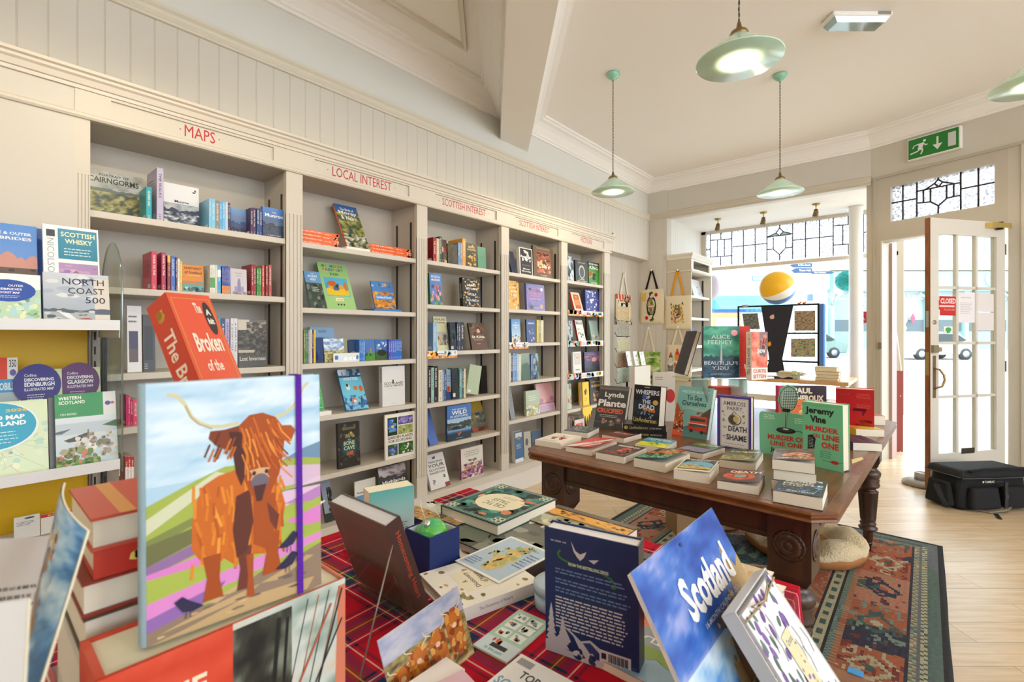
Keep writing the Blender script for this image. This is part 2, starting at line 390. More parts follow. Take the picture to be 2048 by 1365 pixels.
# window wall at X=6: pier, header
def boardX(y0, y1, z0, z1, x, pitch=.0915, g=.004):
    vs, fs = boarding(-y1, -y0, z0, z1, 0, pitch, g=g)
    return [(x+b, -a, z) for a, b, z in vs], fs
ww = MB()
vs, fs = boardX(2.53, 2.96, 0, BZ1, XW-.012); ww.raw(vs, fs, G1)
ww.box(XW-.008, 2.53, 0, XW+.12, 2.96, BZ1, G1)
ww.box(XW, .30, BZ1, XW+.12, 2.96, ZC, GT); ww.box(XW-.02, 2.53, BZ1, XW+.12, 2.96, ZC-.14, GT)
ww.box(XW, .42, 2.75, XW+.12, 2.53, BZ1, GT)
ww.build('wall_window', M_PAINT, kind='structure')
MB().sweep([(XW, 2.96, BZ1-.06), (XW, .42, BZ1-.06)], [(a*.7, b) for a, b in prof], '#c9c0ae').build('trim_2', M_PAINT, kind='structure')
# door wall, turned in towards the room
A0 = Vector((XW, .42, 0)); DW = Vector((-.337, -.941, 0)).normalized(); DN = Vector((-DW.y, DW.x, 0)); DN = -DN if DN.x > 0 else DN   # DN points into the room
def dpt(s, z, off=0): return A0 + DW*s + DN*off + UP*z
def dpx(px, py, off=0): 
    p = onPl(px, py, A0+DN*off, DN); return ((p-A0).dot(DW), p.z)
MDW = axes(A0, DW, -DN, UP)      # local x along the wall, y outwards to the street, z up
def DBox(mb, s0, s1, z0, z1, o0, o1, c): return mb.box(s0, -o1, z0, s1, -o0, z1, c, M=MDW)
S_post = dpx(1752, 600)[0]; S_j0 = dpx(1765, 700)[0]; S_j1 = dpx(2016, 700)[0]
Z_lin = dpx(1765, 484)[1]; t0, t1 = dpx(1781, 444), dpx(1989, 330)
Z_t0 = dpx(1781, 444)[1]; Z_t1 = dpx(1781, 374)[1]; S_t0 = t0[0]; S_t1 = t1[0]; Z_hd = dpx(1753, 360)[1]
dw = MB()
DBox(dw, -.04, S_j0, 0, Z_hd, -.14, 0, '#bdb5a6'); DBox(dw, S_j1, S_j1+.20, 0, Z_hd, -.14, 0, '#c4bdb0')
DBox(dw, S_j1+.20, 3.6, 0, ZC, -.14, 0, GT); DBox(dw, -.05, S_j1+.20, Z_hd, ZC, -.14, 0, GT)
DBox(dw, S_j0, S_t0, Z_lin, Z_hd, -.12, 0, '#bdb5a6'); DBox(dw, S_t1, S_j1, Z_lin, Z_hd, -.12, 0, '#bdb5a6')
DBox(dw, S_t0, S_t1, Z_lin, Z_t0, -.12, 0, '#bdb5a6'); DBox(dw, S_t0, S_t1, Z_t1, Z_hd, -.12, 0, '#bdb5a6')
dw.build('wall_door', M_PAINT, kind='structure')
dt = MB()   # raised door casing and the sunk-panel bead round the fanlight
DBox(dt, S_post-.02, S_post, 0, Z_hd+.02, 0, .012, '#b6ae9e'); DBox(dt, S_post-.02, S_j1+.10, Z_hd, Z_hd+.025, 0, .014, '#b6ae9e')
DBox(dt, S_j1+.08, S_j1+.10, 0, Z_hd, 0, .012, '#c9c2b5'); DBox(dt, S_j0-.012, S_j0, 0, Z_lin+.012, 0, .010, '#d8d3ca'); DBox(dt, S_j0, S_j1, Z_lin, Z_lin+.012, 0, .010, '#cfc9bd')
DBox(dt, S_j1+.17, S_j1+.24, Z_hd-.03, Z_hd+.03, 0, .03, '#c9c2b5'); DBox(dt, S_j1+.20, S_j1+.24, 0, Z_hd-.03, 0, .02, '#cfc8bb')
dt.build('trim_3', M_PAINT, kind='structure')
# ceiling cornice: along left wall (two runs), window wall, door wall, and round the beam
cpro = [(0, 0), (.018, 0), (.022, .016), (.034, .022), (.036, .034), (.050, .052), (.075, .085), (.105, .108), (.135, .118), (.140, .132), (.158, .136), (.160, .152), (0, .152)]
ZK = ZC-.152
BA = math.radians(43.3); BD = Vector((math.cos(BA), math.sin(BA), 0)); BXL, BXR = 3.078, 3.458
bl0, br0 = Vector((BXL, YW, 0)), Vector((BXR, YW, 0))
def along(p, t, z): return (p.x-BD.x*t, p.y-BD.y*t, z)
MB().sweep([(-3.5, YW, ZK), (BXL, YW, ZK), along(bl0, 5.5, ZK)], cpro, '#f2eee8').build('cornice_1', M_PLASTER, kind='structure')
dend = dpt(3.5, ZK)
MB().sweep([along(br0, 5.5, ZK), (BXR, YW, ZK), (XW, YW, ZK), (XW, .42, ZK), tuple(dend)], cpro, '#f2eee8').build('cornice_2', M_PLASTER, kind='structure')
# sunk ceiling panel bead on the left bay of the ceiling
lb = MB(); q = .30
nb = Vector((-BD.y, BD.x, 0))
pc = Vector((BXL, YW, 0)); 
lb.sweep([(-3.5, YW-.34, ZC-.022), (BXL-.34*math.cos(BA)/math.sin(BA)*1.0-.36, YW-.34, ZC-.022), tuple(Vector((BXL-.34*math.cos(BA)/math.sin(BA)-.36, YW-.34, ZC-.022))-BD*4.2)], [(0, 0), (.02, 0), (.024, .012), (.034, .012), (.036, .022), (0, .022)], '#dcd6ca')
lb.build('trim_4', M_PLASTER, kind='structure')
# oblique boxed beam
BZ = 2.93
MB().slab([(BXL, YW), tuple(along(bl0, 6, 0)[:2]), tuple(along(br0, 6, 0)[:2]), (BXR, YW)][::-1], BZ, ZC, '#f2eee6').build('ceiling_beam', M_PLASTER, kind='structure')
# alcove end by the window pier and bay walls
bw = MB(); vs, fs = boarding(XW+.12, XG+.02, 0, 2.76, 2.53, .075); bw.raw(vs, fs, '#dddad2'); bw.box(XW+.12, 2.535, 0, XG+.1, 2.62, 2.76, '#dddad2'); bw.build('wall_bay_side', M_PAINT, kind='structure')
fx = MB(); fx.box(XG-.03, .25, 2.18, XG+.03, 2.55, 2.225, '#d2c4b0'); fx.box(XG-.03, .25, 2.72, XG+.03, 2.55, 2.765, '#c9c2b2'); fx.box(XG-.03, 2.47, .4, XG+.03, 2.54, 2.76, '#c2b9a6'); fx.box(XG-.04, .25, .34, XG+.04, 2.55, .42, '#bfb7a8'); fx.box(XG-.03, .2, .3, XG+.03, .27, 2.76, '#c2b9a6')
w1 = fx.build('window_1', M_PAINT, kind='structure')
MB().box(XG-.003, .27, .42, XG+.003, 2.47, 2.18).build('window_pane', M_GLASS, w1)
MB().box(XG-.003, .27, 2.225, XG+.003, 2.47, 2.72).build('leaded_pane', M_RIPPLE, w1)
def zoomlines(L, ox, oy, k): return [((ox+a/k, oy+b/k), (ox+c/k, oy+d/k)) for a, b, c, d in L]
LG = [(205,480,205,730),(312,465,312,555),(205,562,420,545),(275,560,275,725),(348,552,348,718),(205,730,420,716),(310,722,310,815),(423,455,423,805),(540,437,540,795),(658,422,658,782),(778,405,778,772),
      (430,628,775,592),(905,388,905,437),(905,437,872,485),(872,485,905,515),(905,515,942,472),(942,472,905,437),(872,485,780,530),(780,530,1035,497),(1035,497,942,472),(842,532,842,650),(968,515,968,637),(780,655,842,650),(842,650,905,705),(905,705,968,637),(968,637,1037,632),(905,705,905,762),
      (1037,373,1037,750),(1168,355,1168,735),(1308,337,1308,727),(1448,318,1448,715),(1042,560,1448,517),(1455,415,1630,398),(1600,295,1600,398),(1545,405,1545,600),(1450,610,1625,598),(1602,598,1602,700),(1755,270,1755,680),(1755,480,1800,476),(128,660,205,655)]
lc = MB()
for a, b in zoomlines(LG, 1380, 370, 5.055):
    p, q_ = onX(*a, XG-.006), onX(*b, XG-.006); p.z = min(max(p.z, 2.222), 2.722); q_.z = min(max(q_.z, 2.222), 2.722); lc.tube([p, q_], .0068, '#2c2c33', 5)
lc.build('lead_lattice', M_PLAST, w1)
bt = MB()
for tri in (((872,485),(905,515),(780,530)), ((942,472),(1035,497),(905,515))):
    bt.prism([onX(1380+x/5.055, 370+y/5.055, XG-.008) for x, y in tri], (.002, 0, 0), '#a9c9dc')
bt.build('blue_glass_triangle', M_PLAST, w1)
# fanlight over the door
lf = MB(); k = 3.412
LD = [(225,515,225,748),(140,638,318,606),(320,495,320,730),(325,555,620,495),(465,462,465,475),(465,475,440,503),(440,503,468,525),(468,525,495,492),(495,492,465,475),(440,503,375,545),(495,492,580,503),(365,545,365,632),(413,540,413,628),(325,636,413,628),(413,628,467,655),(467,655,525,602),(523,518,523,602),(572,508,572,590),(525,602,620,582),(467,655,467,707),(620,425,620,680),(740,398,740,660),(628,538,850,494)]
for a, b in zoomlines(LD, 1740, 220, k):
    p = onPl(*a, A0-DN*.03, DN); q_ = onPl(*b, A0-DN*.03, DN); lf.tube([p, q_], .0075, '#222328', 5)
fan = DBox(MB(), S_t0-.01, S_t1+.01, Z_t0-.01, Z_t1+.01, -.05, -.044, '#ffffff').build('window_2', M_RIPPLE, kind='structure')
lf.build('lead_lattice', M_PLAST, fan)
# white iron column in the bay
cp = onD(1712, 670, 5.68); rc = .071
tag(MB().lathe([(rc*1.1, 0), (rc*1.1, .04), (rc, .05), (rc, 2.74), (rc*1.06, 2.76)], '#dedcd7', 28, Matrix.Translation((cp.x, cp.y, 0))).build('iron_column', M_PAINT), 'plain round white column standing in the window bay', 'column')
# ================================================================ BUILT-IN BOOKCASES
PILPX = [(149.7, 180.5), (572.5, 605.3), (834, 854.8), (1003, 1018), (1123, 1135), (1209, 1219.8)]
PIL = [(onY(a, 670, YB).x, onY(b, 670, YB).x) for a, b in PILPX]
ZO, ZF, ZT = 2.077, 2.195, 2.255     # opening top, frieze top, cornice top
SHELF = {1: [1.73, 1.432, 1.081, .86, .52, .20], 2: [1.727, 1.383, 1.086, .80, .477, .20], 3: [1.73, 1.44, 1.128, .785, .499, .20],
         4: [1.732, 1.444, 1.174, .863, .561, .20], 5: [1.738, 1.461, 1.177, .873, .549, .20]}
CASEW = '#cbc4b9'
def pilaster(mb, x0, x1, c=CASEW):
    w = x1-x0; g = w*.07; ys = YB
    xs = [x0, x0+w*.16, x0+w*.16+g, x0+w*.40, x0+w*.40+g, x0+w*.62, x0+w*.62+g, x0+w*.84, x0+w*.84+g, x1]
    zb, zt = .32, 1.86
    mb.box(x0, ys, zt, x1, ys+.03, ZO+.01, c); mb.box(x0, ys, .15, x1, ys+.03, zb, c); mb.box(x0, ys+.004, zb, x1, ys+.03, zt, c)
    for a, b in ((0, 1), (2, 3), (4, 5), (6, 7), (8, 9)): mb.box(xs[a], ys, zb, xs[b], ys+.01, zt, c)
names5 = {1: 'MAPS', 2: 'LOCAL INTEREST', 3: 'SCOTTISH INTEREST', 4: 'SCOTTISH INTEREST', 5: 'FICTION'}
TXT = {1: (371, 246.5, 432, 273.5, 16), 2: (667, 330, 785, 376, 15), 3: (887, 393, 973, 425, 12), 4: (1041, 437, 1101, 460, 11), 5: (1164, 473, 1185, 482, 9)}
REC = {1: (222, 547), 2: (629, 818), 3: (870, 993), 4: (1029, 1116), 5: (1143, 1208)}
ULAB = {1: 'greige built-in bookcase bay lettered MAPS in red', 2: 'greige built-in bookcase bay lettered LOCAL INTEREST in red', 3: 'bookcase bay lettered SCOTTISH INTEREST beside the LOCAL INTEREST bay',
        4: 'narrow-looking bookcase bay lettered SCOTTISH INTEREST beside the FICTION bay', 5: 'end bookcase bay lettered FICTION by the tote bag alcove'}
for u in range(1, 6):
    xl, xr = PIL[u-1][1], PIL[u][0]      # clear opening between pilasters
    pl0 = PIL[u-1][0]; pr1 = PIL[u][0] if u < 5 else PIL[5][1]
    R = thing('bookcase', ULAB[u], 'bookcase', (0, 0, 0), 'built-in bookcase bays along the wall')
    xi0, xi1 = xl-.010, xr+.010
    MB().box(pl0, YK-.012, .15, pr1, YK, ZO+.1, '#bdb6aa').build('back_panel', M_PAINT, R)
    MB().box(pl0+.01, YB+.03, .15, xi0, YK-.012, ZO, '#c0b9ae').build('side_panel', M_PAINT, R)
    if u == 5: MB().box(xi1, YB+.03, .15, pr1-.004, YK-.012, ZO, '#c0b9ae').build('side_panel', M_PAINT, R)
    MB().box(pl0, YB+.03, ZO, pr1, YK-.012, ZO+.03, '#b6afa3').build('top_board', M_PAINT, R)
    m = MB(); pilaster(m, *PIL[u-1]); m.build('pilaster', M_PAINT, R)
    if u == 5: m = MB(); pilaster(m, *PIL[5]); m.build('pilaster', M_PAINT, R)
    for z in SHELF[u][:-1]:
        bevel(MB().box(xi0+.001, YB+.012, z-.028, xi1-.001, YK-.013, z, '#cdc6bb').build('shelf', M_PAINT, R), .003, 2)
    MB().box(pl0, YB-.012, 0, pr1, YK, .15, '#dedad4').build('plinth', M_PAINT, R)
    MB().box(pl0, YB-.016, .15, pr1, YK, .20, '#cfc8be').build('base_board', M_PAINT, R)
    # frieze with a sunk lettered panel
    rx0, rx1 = onY(REC[u][0], 670, YB).x, onY(REC[u][1], 670, YB).x; rz0, rz1 = ZO+.030, ZF-.022
    f = MB(); c = '#cbc5ba'; y0 = YB-.004
    f.box(pl0, y0, ZO, rx0, y0+.03, ZF, c); f.box(rx1, y0, ZO, pr1, y0+.03, ZF, c); f.box(rx0, y0, ZO, rx1, y0+.03, rz0, c); f.box(rx0, y0, rz1, rx1, y0+.03, ZF, c); f.box(rx0, y0+.012, rz0, rx1, y0+.03, rz1, c)
    f.build('frieze', M_PAINT, R)
    tx = TXT[u]; a = onY(tx[0], tx[1], y0); b = onY(tx[2], tx[3], y0); x0, x1 = a.x, b.x; h = .052 if u < 3 else .047; zc = (rz0+rz1)/2
    A = Art(5, 3); t = names5[u]; A.text(t, 0, 0, 1, 1, '#b8323c', .0)
    for dx in (-.07 if u > 1 else -.14, 1.07 if u > 1 else 1.14): A.ell(dx, .5, .006 if u > 1 else .02, .07, '#b8323c', 8)
    mm = MB(); mm.art(A, (x0, y0+.0118, zc-h/2), (1, 0, 0), (0, 0, 1), x1-x0, h, .0002); mm.build('painted_lettering', M_MATTE, R)
    # black slotted shelf tracks on each side wall
    for yy in (YB+.075, YK-.075):
        for xx, sgn in ((xi1, -1), (xi0, 1)):
            tm = MB(); tm.box(min(xx, xx+sgn*.003), yy-.008, .25, max(xx, xx+sgn*.003), yy+.008, 1.97, '#1d1917')
            for i in range(40):
                zz = .27+i*.0425
            tm.build('shelf_track', M_PLAST, R)
# continuous frieze bead and cornice
cor = MB(); xe = PIL[5][1]
cpath = lambda z: [(-3.5, YB, z), (xe, YB, z), (xe, YW, z)]
cor.sweep(cpath(ZO-.004), [(0, 0), (.010, .0), (.016, .007), (.016, .016), (.010, .022), (0, .022)], '#cfc8bb')
cor.sweep(cpath(ZF-.012), [(0, 0), (.012, 0), (.014, .012), (.022, .014), (.030, .034), (.040, .040), (.040, .050), (.052, .054), (.052, .066), (-.30, .068), (-.30, 0)], '#cdc6bb')
cor.build('trim_5', M_PAINT, kind='structure')
pn = MB(); pn.box(-3.5, YB, 0, PIL[0][0], YB+.03, ZF, '#c8c3ba'); pn.box(-3.5, YB+.03, ZF-.02, PIL[0][0], YK, ZF, '#c8c3ba'); pn.build('wall_left_panel', M_PAINT, kind='structure')
# brown timber board standing in the alcove
tag(MB().box(4.47, 2.52, 0, 4.492, 2.935, 2.1, '#7a4a20').build('timber_board', M_RAWWOOD), 'brown timber board upright against the end of the bookcases', 'board')
# ================================================================ LIGHTS OF THE ROOM
def point(name, loc, power, colr, rad, parent):
    d = bpy.data.lights.new(name, 'POINT'); d.energy = power; d.color = colr; d.shadow_soft_size = rad
    o = bpy.data.objects.new(name, d); SC.collection.objects.link(o); o.parent = parent; o.location = loc; return o
ZS = 2.335
def pendant(x, y, label):
    R = thing('pendant_lamp', label, 'lamp', (x, y, 0), 'green enamel pendant lamps')
    MB().lathe([(.050, ZC-.001), (.052, ZC-.012), (.040, ZC-.030), (.016, ZC-.048), (.008, ZC-.056)][::-1], '#8fc9ae', 28).build('ceiling_rose', M_ENAMEL, R)
    p = []; 
    cm = MB()
    for ph in (0, math.pi):
        pts = [(.0022*math.cos(ph+i*1.05), .0022*math.sin(ph+i*1.05), ZC-.05-(ZC-.05-ZS-.15)*i/90) for i in range(91)]
        cm.tube(pts, .0023, '#5b5750' if ph else '#8d8672', 5)
    cm.build('twisted_cord', M_CLOTH, R)
    MB().lathe([(.030, ZS+.095), (.036, ZS+.108), (.030, ZS+.120), (.012, ZS+.128), (.008, ZS+.15), (.004, ZS+.162)], '#8a744e', 20).build('brass_gallery', M_METAL, R)
    MB().lathe([(.160, ZS), (.163, ZS+.003), (.150, ZS+.012), (.040, ZS+.096), (.028, ZS+.108)], '#b9dccb', 48).build('lamp_shade', M_ENAMEL, R)
    MB().lathe([(.028, ZS+.100), (.039, ZS+.091), (.149, ZS+.008), (.160, ZS+.0005)], '#d9e8b0', 48).build('shade_lining', M_ENAMEL, R)
    MB().lathe([(.013, ZS+.1), (.013, ZS+.066), (.016, ZS+.060)][::-1], '#8a744e', 16).build('bulb_holder', M_METAL, R)
    MB().ball((0, 0, ZS+.034), .029, '#fff0d0', 20, 12).build('bulb', M_BULB, R)
    point('bulb_light', (0, 0, ZS-.004), 24, (1, .80, .52), .03, R)
q1 = onZ(1226, 147, ZC); q2 = onZ(1560, 149, ZC); q3 = onZ(1478, 113, ZS+.02); q4 = onZ(2078, 160, ZS+.02)
pendant(q1.x, q1.y, 'small green pendant lamp hanging before the bookcases by the beam')
pendant(q2.x, q2.y, 'small green pendant lamp hanging before the window bay')
pendant(q3.x, q3.y, 'large close green pendant lamp with twisted cord, centre of ceiling')
pendant(q4.x, q4.y, 'green pendant lamp by the door, cut off at the picture edge')
pendant(.42, 1.62, 'green pendant lamp above the map display, outside the picture')
pendant(-1.3, .9, 'unseen pendant lamp added behind the camera to brighten the ceiling, end wall side')  # added out of view to lift the dark ceiling and beam
pendant(.6, -1.6, 'unseen pendant lamp added behind the camera to brighten the ceiling, side wall side')  # second added lamp, unseen, also brightening the ceiling by the beam
# emergency light on the ceiling
ec = onZ(1712, 34, ZC); EM = axes(ec, RT, FW, UP)
R = thing('emergency_light', 'white rectangular emergency light with clear cover on the ceiling', 'light', EM)
bevel(MB().box(-.185, -.065, -.030, .185, .065, -.001, '#efeeea').build('housing', M_PLAST, R), .008, 3)
lm = MB(); lm.hexa([(-.150, -.045, -.062), (.150, -.045, -.062), (.150, .045, -.062), (-.150, .045, -.062), (-.172, -.058, -.0305), (.172, -.058, -.0305), (.172, .058, -.0305), (-.172, .058, -.0305)], '#f6f8f8'); lm.build('clear_cover', M_ACRYLE, R)
MB().box(.09, -.0665, -.026, .17, -.0652, -.006, '#8d8c86').build('rating_sticker', M_MATTE, R)
MB().box(-.12, -.02, -.05, .10, .02, -.034, '#f8f8f8').build('tube', M_PLAST, R)
# exit sign
e0 = onPl(1819, 283, A0, DN); e1 = onPl(1926, 252, A0, DN); sl = ((e0-A0).dot(DW), (e1-A0).dot(DW)); zt, zb = onPl(1819, 283, A0, DN).z, onPl(1819, 325, A0, DN).z
R = thing('exit_sign', 'green running man emergency exit sign with arrow above the door', 'sign', MDW)
sw, sh = sl[1]-sl[0], zt-zb
bevel(MB().box(sl[0], -.045, zb, sl[1], -.001, zt, '#efece2').build('housing', M_PLAST, R), .006, 3)
A = Art(sw/sh, 2); A.rect(0, 0, 1, 1, '#1e7a2c'); wcol = '#e4e4e0'
A.rect(.80, .16, .95, .84, '#c9cbc9'); A.rect(.575, .45, .615, .82, wcol); A.poly([(.50, .45), (.69, .45), (.595, .17)], wcol)
A.circ(.335, .80, .030, wcol); A.poly([(.20, .70), (.33, .72), (.30, .50), (.22, .50)], wcol); A.path([(.31, .68), (.36, .55), (.40, .58)], .022, wcol); A.path([(.22, .68), (.13, .66), (.09, .52)], .022, wcol); A.path([(.24, .50), (.20, .33), (.04, .26)], .028, wcol); A.path([(.27, .50), (.30, .32), (.26, .14)], .028, wcol); A.poly([(.20, .52), (.30, .52), (.29, .36), (.20, .36)], wcol)
mm = MB(); mm.box(sl[0]+.010, -.0475, zb+.010, sl[1]-.014, -.045, zt-.010, '#1e7a2c'); mm.art(A, (sl[0]+.010, -.0477, zb+.010), (1, 0, 0), (0, 0, 1), sw-.024, sh-.020); mm.build('sign_print', M_GLOSS, R)
# brass spotlights on the bay ceiling
for i, (px, py, lb_) in enumerate(((1436, 438, 'brass ceiling spotlight beside the small bookcase'), (1527, 425, 'brass ceiling spotlight, middle one of the bay'), (1632, 408, 'brass ceiling spotlight beside the white column'))):
    p = onZ(px, py, 2.76); R = thing('ceiling_spotlight', lb_, 'spotlight', (p.x, p.y, 0), 'brass spotlights on the bay ceiling')
    MB().lathe([(.030, 2.742), (.040, 2.75), (.042, 2.7595)], '#a98f55', 22).build('base_plate', M_METAL, R)
    MB().tube([(0, 0, 2.75), (0, 0, 2.70), (.005, 0, 2.685)], .006, '#c9ad6c', 10).build('stem', M_METAL, R)
    MB().tube([(0, 0, 2.695), (-.006, 0, 2.66), (-.022, .004, 2.615), (-.025, .005, 2.607)], [.020, .026, .030, .028], '#7d6a45', 16).build('spotlight_head', M_METAL, R)
tag(MB().lathe([(.004, -.02), (.004, 0), (.010, .002), (.010, .010), (.003, .012)], '#b99a45', 10, Matrix.Translation((5.0, YW-.02, 2.42)) @ Matrix.Rotation(math.pi/2, 4, 'X')).build('wall_hook', M_METAL), 'tiny brass hook on the boarding above the FICTION bay', 'hook')
# ================================================================ THE OPEN DOOR
hp = A0+DW*(S_j1-.012); hp = Vector((hp.x, hp.y, 0))+DN*.02
fd = None; best = 9
for i in range(400):      # free edge on the sight line of pixel column 1861, a door's width from the hinge
    t = 3.2+i*.004; p = onD(1861, 670, t); e = abs((Vector((p.x, p.y, 0))-hp).length-.80)
    if e < best and t < 3.95: best = e; fd = Vector((p.x, p.y, 0))
dx = (hp-fd).normalized(); dy = Vector((-dx.y, dx.x, 0)); dy = dy if dy.dot(FW) > 0 else -dy
MD = axes(fd, dx, dy, UP); dwid = (hp-fd).length
DR = thing('open_door', 'white part-glazed shop door standing open, fifteen small panes', 'door', MD)
zb_, zt_ = .025, EYE+(HY-435)/FPX*((fd-Vector((0, 0, 0))).dot(FW))
def dz(py): return EYE+(HY-py)/FPX*fd.dot(FW)
st = .085; sx0, sx1 = .085, dwid-.095
d = MB(); dc = '#d8d3ca'; th = .042
d.box(0, 0, zb_, sx0, th, zt_, dc); d.box(sx1, 0, zb_, dwid, th, zt_, dc); ztop, zbot = dz(466), dz(915)+.02
d.box(sx0, 0, ztop, sx1, th, zt_, dc); d.box(sx0, 0, zb_, sx1, th, zbot, dc)
d.build('door_frame', M_PAINT, DR)
rows, cols = 4, 3; gw = (sx1-sx0)/cols; zr = [ztop, dz(574), dz(687), dz(796), zbot]
gb = MB()
for i in range(1, cols): gb.box(sx0+gw*i-.012, .008, zbot, sx0+gw*i+.012, th-.008, ztop, dc)
for z in zr[1:-1]: gb.box(sx0, .008, z-.011, sx1, th-.008, z+.011, dc)
gb.build('glazing_bars', M_PAINT, DR)
MB().box(sx0, .019, zbot, sx1, .022, ztop).build('window_glass', M_GLASS, DR)
MB().box(-.0015, .001, zb_, .0, th-.001, zt_, '#7a4a26').build('edge_strip', M_RAWWOOD, DR)
g = '#b9a26a'
MB().box(-.004, .010, dz(655), -.0015, .032, dz(622), '#bcb9b0').build('latch_plate', M_METAL, DR)
MB().box(-.004, .008, dz(752), -.0015, .034, dz(705), g).build('lock_plate', M_METAL, DR)
rl = MB(); rl.box(.004, -.022, dz(706), .060, 0, dz(691), '#a59c83'); rl.box(.060, -.018, dz(704), .095, -.004, dz(695), '#b8b09a'); rl.build('rim_latch', M_METAL, DR)
pb = MB(); pb.box(.022, -.003, dz(797), .052, 0, dz(712), '#8d7c66'); pb.build('handle_plate', M_METAL, DR)
pts = [(.037, -.004+0*i, 0) for i in range(2)]; zc1, zc0 = dz(738), dz(778)
MB().tube([(.037, -.003, zc1), (.05, -.030, zc1-.004), (.075, -.045, (zc1+zc0)/2+.03), (.08, -.047, (zc1+zc0)/2-.01), (.065, -.038, zc0+.02), (.037, -.003, zc0)], [.008, .008, .009, .009, .008, .007], '#a89066', 10).build('pull_handle', M_METAL, DR)
MB().lathe([(.018, 0), (.018, .003), (.010, .005), (.004, .004)], '#a9a69c', 18, Matrix.Translation((.04, 0, dz(645))) @ Matrix.Rotation(math.pi/2, 4, 'X')).build('keyhole_escutcheon', M_METAL, DR)
cl = MB(); cl.box(dwid-.22, -.05, zt_-.055, dwid-.01, 0, zt_-.015, '#d9c47a'); cl.build('door_closer', M_METAL, DR)
MB().lathe([(.022, 0), (.022, .06)], '#38332a', 16, Matrix.Translation((dwid-.10, -.025, zt_-.066))).build('closer_pivot', M_METAL, DR)
for zz in (zt_-.22, .98): MB().box(dwid-.001, -.004, zz-.045, dwid+.010, .012, zz+.045, '#8a7a50').build('hinge', M_METAL, DR)
MB().box(.32, -.002, .285, .46, 0, .33, '#2b2723').build('letter_flap', M_PLAST, DR)
MB().box(.01, .004, .004, dwid-.03, th-.006, .0245, '#35302c').build('draught_strip', M_PLAST, DR)
ws = '#e9e6e8'
def pane_art(name, c0, r0, x0, z0, x1, z1, A, M=M_MATTE, label=None, cat='notice'):
    w, h = (x1-x0)*gw, z1-z0; X0 = sx0+gw*c0+x0*gw
    R = thing(name, label, cat, MD); m = MB().box(X0, .0135, z0, X0+w, .0182, z1, '#efedec'); m.art(A, (X0, .0133, z0), (1, 0, 0), (0, 0, 1), w, h); m.build('sheet', M, R)
A = Art(.9, 4); A.rect(0, 0, 1, 1, '#c8262c'); A.text('CLOSED', .16, .62, .96, .90, '#f4e6e4', .03, slant=.03); A.rect(.1, .44, .9, .54, '#f1c9c6'); A.text('PLEASE', .35, .26, .92, .36, '#e9a3a0'); A.rect(0, 0, .12, .3, '#f2efee'); A.rect(.0, .8, .1, 1, '#e9dcdc')
pane_art('closed_sign', 0, 0, .02, dz(631), .98, dz(592), A, M_GLOSS, 'red CLOSED sign stuck to the glass of the open door', 'sign')
A = Art(.7, 5); A.rect(0, 0, 1, 1, '#ece8ee'); A.text('NOTICE', .22, .80, .78, .85, '#9a96a0'); A.lines(.15, .3, .85, .7, 7, '#c5c1cb')
pane_art('paper_notice', 1, 0, .05, dz(645), .95, dz(583), A, M_MATTE, 'white paper notice on the middle pane of the open door')
A = Art(1, 6); A.rect(0, 0, 1, 1, '#e6e0e2')
pane_art('paper_notice', 2, 0, .03, dz(622), .95, dz(585), A, M_MATTE, 'upper of two blank papers on the hinge-side door pane')
pane_art('paper_notice', 2, 0, .03, dz(661), .95, dz(624), A, M_MATTE, 'lower of two blank papers on the hinge-side door pane')
A = Art(1, 7); A.circ(.5, .55, .33, '#3fae62'); A.poly([(.3, .1), (.7, .1), (.6, .5), (.4, .5)], '#3fae62')
pane_art('window_sticker', 0, 0, .35, dz(668), .8, dz(653), A, M_GLOSS, 'small green round sticker low on the open door glass', 'sticker')
# rusty iron weight holding the door
wp = onZ(1843, 972, 0)
R = thing('door_weight', 'grey iron weight on the floor holding the door open', 'weight', axes((wp.x, wp.y, 0), DW, -DN, UP))
MB().lathe([(.10, 0), (.115, .012), (.112, .032), (.085, .048), (.055, .052)], '#9a9590', 26, Matrix.Scale(1.15, 4, (1, 0, 0))).build('disc', M_PLAST, R)
MB().lathe([(.048, .05), (.046, .105), (.040, .11), (.036, .104), (.0001, .10)], '#a29c96', 22).build('boss', M_PLAST, R)
# frame ironmongery
sk = onPl(1753, 689, A0-DN*0, DN)
tag(MB().box(S_j0-.035, -.018, 1.10, S_j0-.006, 0, 1.165, '#9b9070', M=MDW).build('lock_keep', M_METAL), 'small metal lock keep on the door post', 'lock keep')
